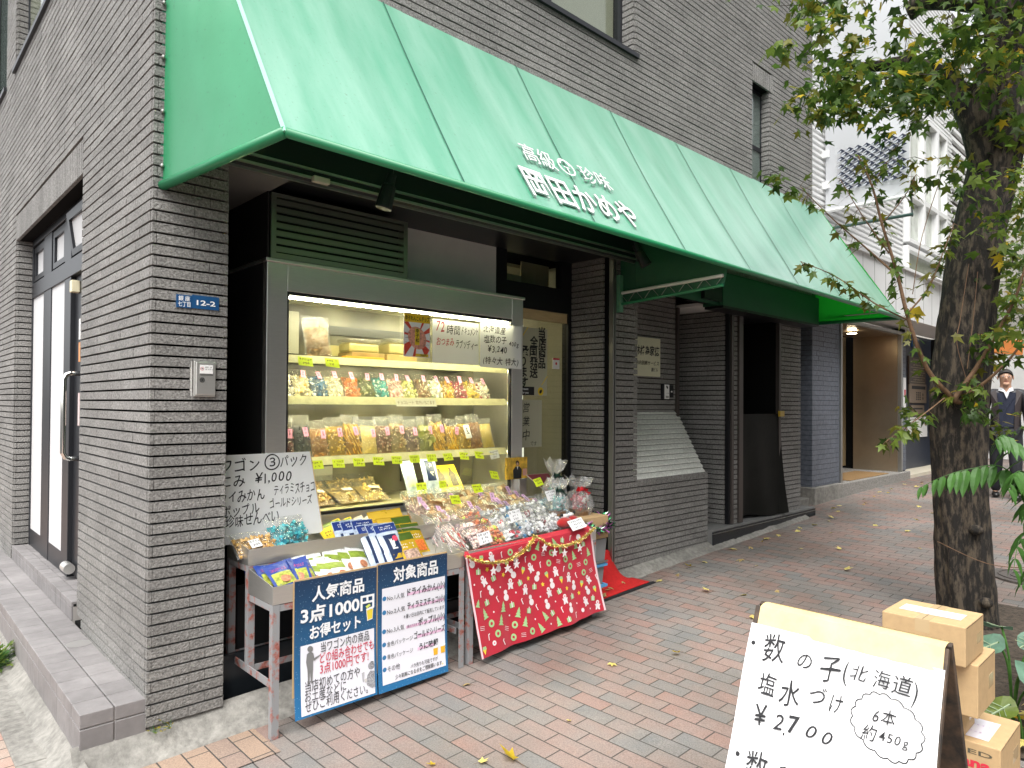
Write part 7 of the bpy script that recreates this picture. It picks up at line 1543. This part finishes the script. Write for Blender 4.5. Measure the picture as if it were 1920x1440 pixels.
# small plants at the step and the corner
def tuft(loc, n, s, label, mats, flower=False):
    t = thing('weed', label, 'weed', loc); b = B(); r = random.Random(n)
    for _ in range(n):
        a = r.uniform(0, 2 * pi); el = r.uniform(.2, 1.4); d = Vector((cos(a) * cos(el), sin(a) * cos(el), sin(el))); p = Vector(loc) + d * s * r.uniform(.3, 1); leaf(b, p, s * r.uniform(.18, .34), (d + Vector((0, 0, -.3))), Vector((0, 0, 1)) + d * .3, r.choice(mats), .3, LOBES); b.tube([Vector(loc), p], .001, LGR, 3)
    b.done('leaves', t)
    if flower:
        b = B()
        for _ in range(4): b.ball(Vector(loc) + Vector((r.uniform(-.05, .05), r.uniform(-.05, .05), s * .95)), .010, M('orange flower', (.75, .3, .02), .6), 7, 5)
        b.done('flower', t)
tuft((-.36, 1.62, .0), 170, .15, 'bushy green plant with small orange flowers beside the tiled step', [LG[2], LG[1], LGR], True)
tuft((.01, -.035, .10), 9, .05, 'small yellow green weed in the kerb crack left of the corner pier', [LG[4], LG[2]]); tuft((.075, -.045, .10), 11, .06, 'small yellow green weed in the kerb crack at the foot of the corner pier', [LG[4], LG[2]])
# manhole cover beyond the tree
b = B(); mx_, my_ = 5.75, -2.25; z = gz(mx_) + .006; b.tube([(mx_, my_, z - .03), (mx_, my_, z)], .30, M('cast iron cover', (.13, .115, .105), .5, .4, var=.3, vs=60, bump=.6, bs=60), 32)
for k in range(3): b.tube([(mx_ + .08 * (k + 1) * cos(a * pi / 12), my_ + .08 * (k + 1) * sin(a * pi / 12), z + .002) for a in range(25)], .006, M('cast iron cover', (0, 0, 0)), 4)
b.done('manhole_cover', label='round cast iron manhole cover in the pavement beyond the tree', cat='manhole cover', origin=(mx_, my_, z))

# ------------------------------------------------------------------ pedestrian
def skin(name, verts, edges, radii, mat, parent, sub=2, root=0):
    me = bpy.data.meshes.new(name); me.from_pydata(verts, edges, []); o = bpy.data.objects.new(name, me); COL.objects.link(o); o.parent = parent; LOC[o] = Vector((0, 0, 0))
    me.materials.append(mat); m = o.modifiers.new('skin', 'SKIN'); m.use_smooth_shade = True; m.branch_smoothing = .6
    for i, r_ in enumerate(radii): me.skin_vertices[0].data[i].radius = r_ if isinstance(r_, tuple) else (r_, r_)
    me.skin_vertices[0].data[root].use_root = True
    s = o.modifiers.new('sub', 'SUBSURF'); s.levels = sub; s.render_levels = sub
    return o
px_, py_ = 10.06, -1.24
per = thing('person', 'man in dark jacket, navy vest and white collar walking towards the shop', 'person', (px_, py_, gz(px_))); per.rotation_euler = (0, 0, R(-74)); K = 1.0
SKIN = M('skin', (.52, .31, .21), .55, var=.06, vs=12); JK = M('black jacket', (.018, .018, .022), .55, var=.3, vs=9, bump=.25, bs=14); TR = M('dark trousers', (.012, .013, .018), .8, bump=.2, bs=20); HAIR = M('short dark hair', (.02, .018, .016), .7, bump=.6, bs=200); SHOE = M('black shoe', (.010, .010, .010), .35); VEST = M('navy vest', (.008, .012, .030), .8, bump=.3, bs=90); SHIRT = M('white shirt', (.55, .56, .58), .7)
V = [(0, 0, .92), (0, .005, 1.08), (0, .0, 1.26), (0, .015, 1.40), (0, .005, 1.47), (0, -.012, 1.535), (0, -.018, 1.60), (0, -.005, 1.655)]; E_ = [(i, i + 1) for i in range(7)]; RD = [(.15, .105), (.145, .10), (.165, .11), (.10, .075), .056, .066, (.080, .096), (.070, .085)]
def arm(s):
    k = len(V); V.extend([(s * .185, .01, 1.385), (s * .235, .04, 1.13), (s * .245, -.03, .89), (s * .245, -.05, .835)]); E_.extend([(3, k), (k, k + 1), (k + 1, k + 2), (k + 2, k + 3)]); RD.extend([.062, .046, .032, (.018, .036)])
    for dx, ln in ((-.024, .062), (-.008, .072), (.008, .068), (.022, .054)):
        j = len(V); V.extend([(s * .243 + .0, -.055 + dx * 1.0, .80), (s * .240, -.062 + dx * 1.1, .80 - ln * .5), (s * .232, -.070 + dx * 1.1, .80 - ln)]); E_.extend([(k + 3, j), (j, j + 1), (j + 1, j + 2)]); RD.extend([.010, .009, .008])
    j = len(V); V.extend([(s * .235, -.09, .835), (s * .23, -.105, .80)]); E_.extend([(k + 3, j), (j, j + 1)]); RD.extend([.012, .010])
for s in (-1, 1): arm(s)
LEGS = {1: ((.095, -.01, .86), (.10, -.10, .48), (.10, -.10, .09), (.105, -.23, .04)), -1: ((-.095, .0, .86), (-.10, .02, .48), (-.10, .14, .11), (-.105, .03, .035))}
for s in (1, -1):
    k = len(V); l_ = LEGS[s]; V.extend([l_[0], l_[1], l_[2], (l_[3][0], (l_[2][1] + l_[3][1]) / 2, .05)]); E_.extend([(0, k), (k, k + 1), (k + 1, k + 2), (k + 2, k + 3)]); RD.extend([.088, .056, .036, .022])
skin('body', V, E_, RD, SKIN, per)
# clothing as separate shells
V2 = [(0, .0, .80), (0, .0, .95), (0, .01, 1.12), (0, .005, 1.28), (0, .025, 1.405)]; E2 = [(0, 1), (1, 2), (2, 3), (3, 4)]; R2 = [(.19, .135), (.185, .13), (.18, .125), (.195, .13), (.125, .095)]
for s in (-1, 1):
    k = len(V2); V2 += [(s * .19, .015, 1.385), (s * .245, .045, 1.13), (s * .252, -.025, .90)]; E2 += [(4, k), (k, k + 1), (k + 1, k + 2)]; R2 += [.078, .066, .052]
skin('jacket', V2, E2, R2, JK, per)
V3 = [(0, 0, .90)]; E3 = []; R3 = [(.165, .12)]
for s in (1, -1):
    k = len(V3); l = LEGS[s]; V3 += [l[0], l[1], (l[2][0], l[2][1], l[2][2] - .035)]; E3 += [(0, k), (k, k + 1), (k + 1, k + 2)]; R3 += [.108, .078, .066]
skin('trousers', V3, E3, R3, TR, per)
for s in (1, -1):
    l = LEGS[s]; skin('shoe', [(l[2][0], l[2][1] + .03, .045 if s > 0 else .055), (l[2][0], l[2][1] - .06, .045), (l[3][0], l[3][1] - .03, .035)], [(0, 1), (1, 2)], [(.048, .045), (.052, .042), (.046, .030)], SHOE, per)
b = B()
def hp(u, v):      # cap of hair over the skull
    a = 2 * pi * u; th = v * R(98); front = max(0, -sin(a)) ; th *= (1 - .42 * front)
    return Vector((.086 * sin(th) * cos(a), -.002 + .103 * sin(th) * sin(a), 1.615 + .103 * cos(th) * 1.0))
b.grid(hp, 24, 8, HAIR); b.done('hair', per, smooth=True, local=True)
b = B()
for s in (-1, 1):
    b.ball((s * .033, -.103, 1.612), .010, SHIRT, 8, 6, (1.2, .6, .6)); b.ball((s * .033, -.108, 1.612), .0055, INK, 8, 6); b.obox((s * .034, -.105, 1.633), (.019, .003 * s, 0), (0, .003, 0), (0, 0, .0035), HAIR)
    b.ball((s * .084, .008, 1.60), .024, SKIN, 8, 8, (.4, .7, 1.2))
b.ball((0, -.113, 1.585), .014, SKIN, 8, 8, (.9, 1.0, 1.5)); b.ball((0, -.108, 1.573), .015, SKIN, 8, 6, (1.2, .8, .6)); b.ball((0, -.098, 1.548), .022, M('lips', (.40, .16, .13), .5), 8, 6, (1.1, .35, .25)); b.ball((0, -.078, 1.515), .032, SKIN, 8, 8, (1.2, .9, .8)); b.done('face', per, smooth=True, local=True)
b = B(); b.add([(-.10, -.105, 1.40), (.10, -.105, 1.40), (.055, -.135, 1.05), (-.055, -.135, 1.05)], [(0, 1, 2, 3)], VEST); b.add([(-.10, -.128, 1.37), (0, -.147, 1.20), (.10, -.128, 1.37), (.07, -.142, .95), (-.07, -.142, .95)], [(0, 1, 2, 3, 4)], VEST); b.done('vest', per, local=True, solid=.004)
b = B()
for s in (-1, 1): b.add([(s * .068, -.03, 1.475), (s * .03, -.085, 1.455), (s * .004, -.118, 1.405), (s * .055, -.112, 1.415), (s * .085, -.04, 1.43)], [(0, 1, 2, 3, 4)], SHIRT)
b.add([(-.032, -.116, 1.41), (.032, -.116, 1.41), (.0, -.143, 1.32)], [(0, 1, 2)], SHIRT); b.done('shirt_collar', per, local=True, solid=.006)
b = B()
for s in (-1, 1): b.add([(s * .11, -.06, 1.44), (s * .17, -.07, 1.40), (s * .155, -.152, 1.15), (s * .12, -.160, .85), (s * .075, -.152, .86), (s * .085, -.148, 1.22)], [(0, 1, 2, 3, 4, 5)], M('brown stripe lining', (.028, .02, .02), .7))
b.done('jacket_lapel', per, local=True, solid=.006)
# distant street trees
def far_tree(loc, h, r_, label):
    t = thing('far_tree', label, 'tree', loc, 'trees beyond the hoarding'); b = B(); o = Vector(loc); b.tube([o, o + Vector((0, 0, h * .6)), o + Vector((.2, .1, h))], [.16, .11, .04], BARK, 8); b.done('trunk', t)
    b = B(); r = random.Random(int(h * 10))
    cs = [o + Vector((r.gauss(0, .5) * r_, r.gauss(0, .5) * r_, h * .55 + r.uniform(0, .65) * h)) for _ in range(26)]
    for _ in range(2300):
        c = r.choice(cs); p = c + Vector((r.gauss(0, 1), r.gauss(0, 1), r.gauss(0, .8))) * r_ * .22; leaf(b, p, r.uniform(.10, .17), rdir(r, .6), Vector((r.gauss(0, .5), r.gauss(0, .5), 1)), LG[min(4, max(0, int(r.gauss(2, 1.1))))])
    b.done('crown', t)
far_tree((16.5, -2.3, .39), 6.0, 2.6, 'leafy tree beyond the pedestrian at the right edge'); far_tree((21, .2, .3), 7.5, 3.0, 'far leafy tree behind the white hoarding')
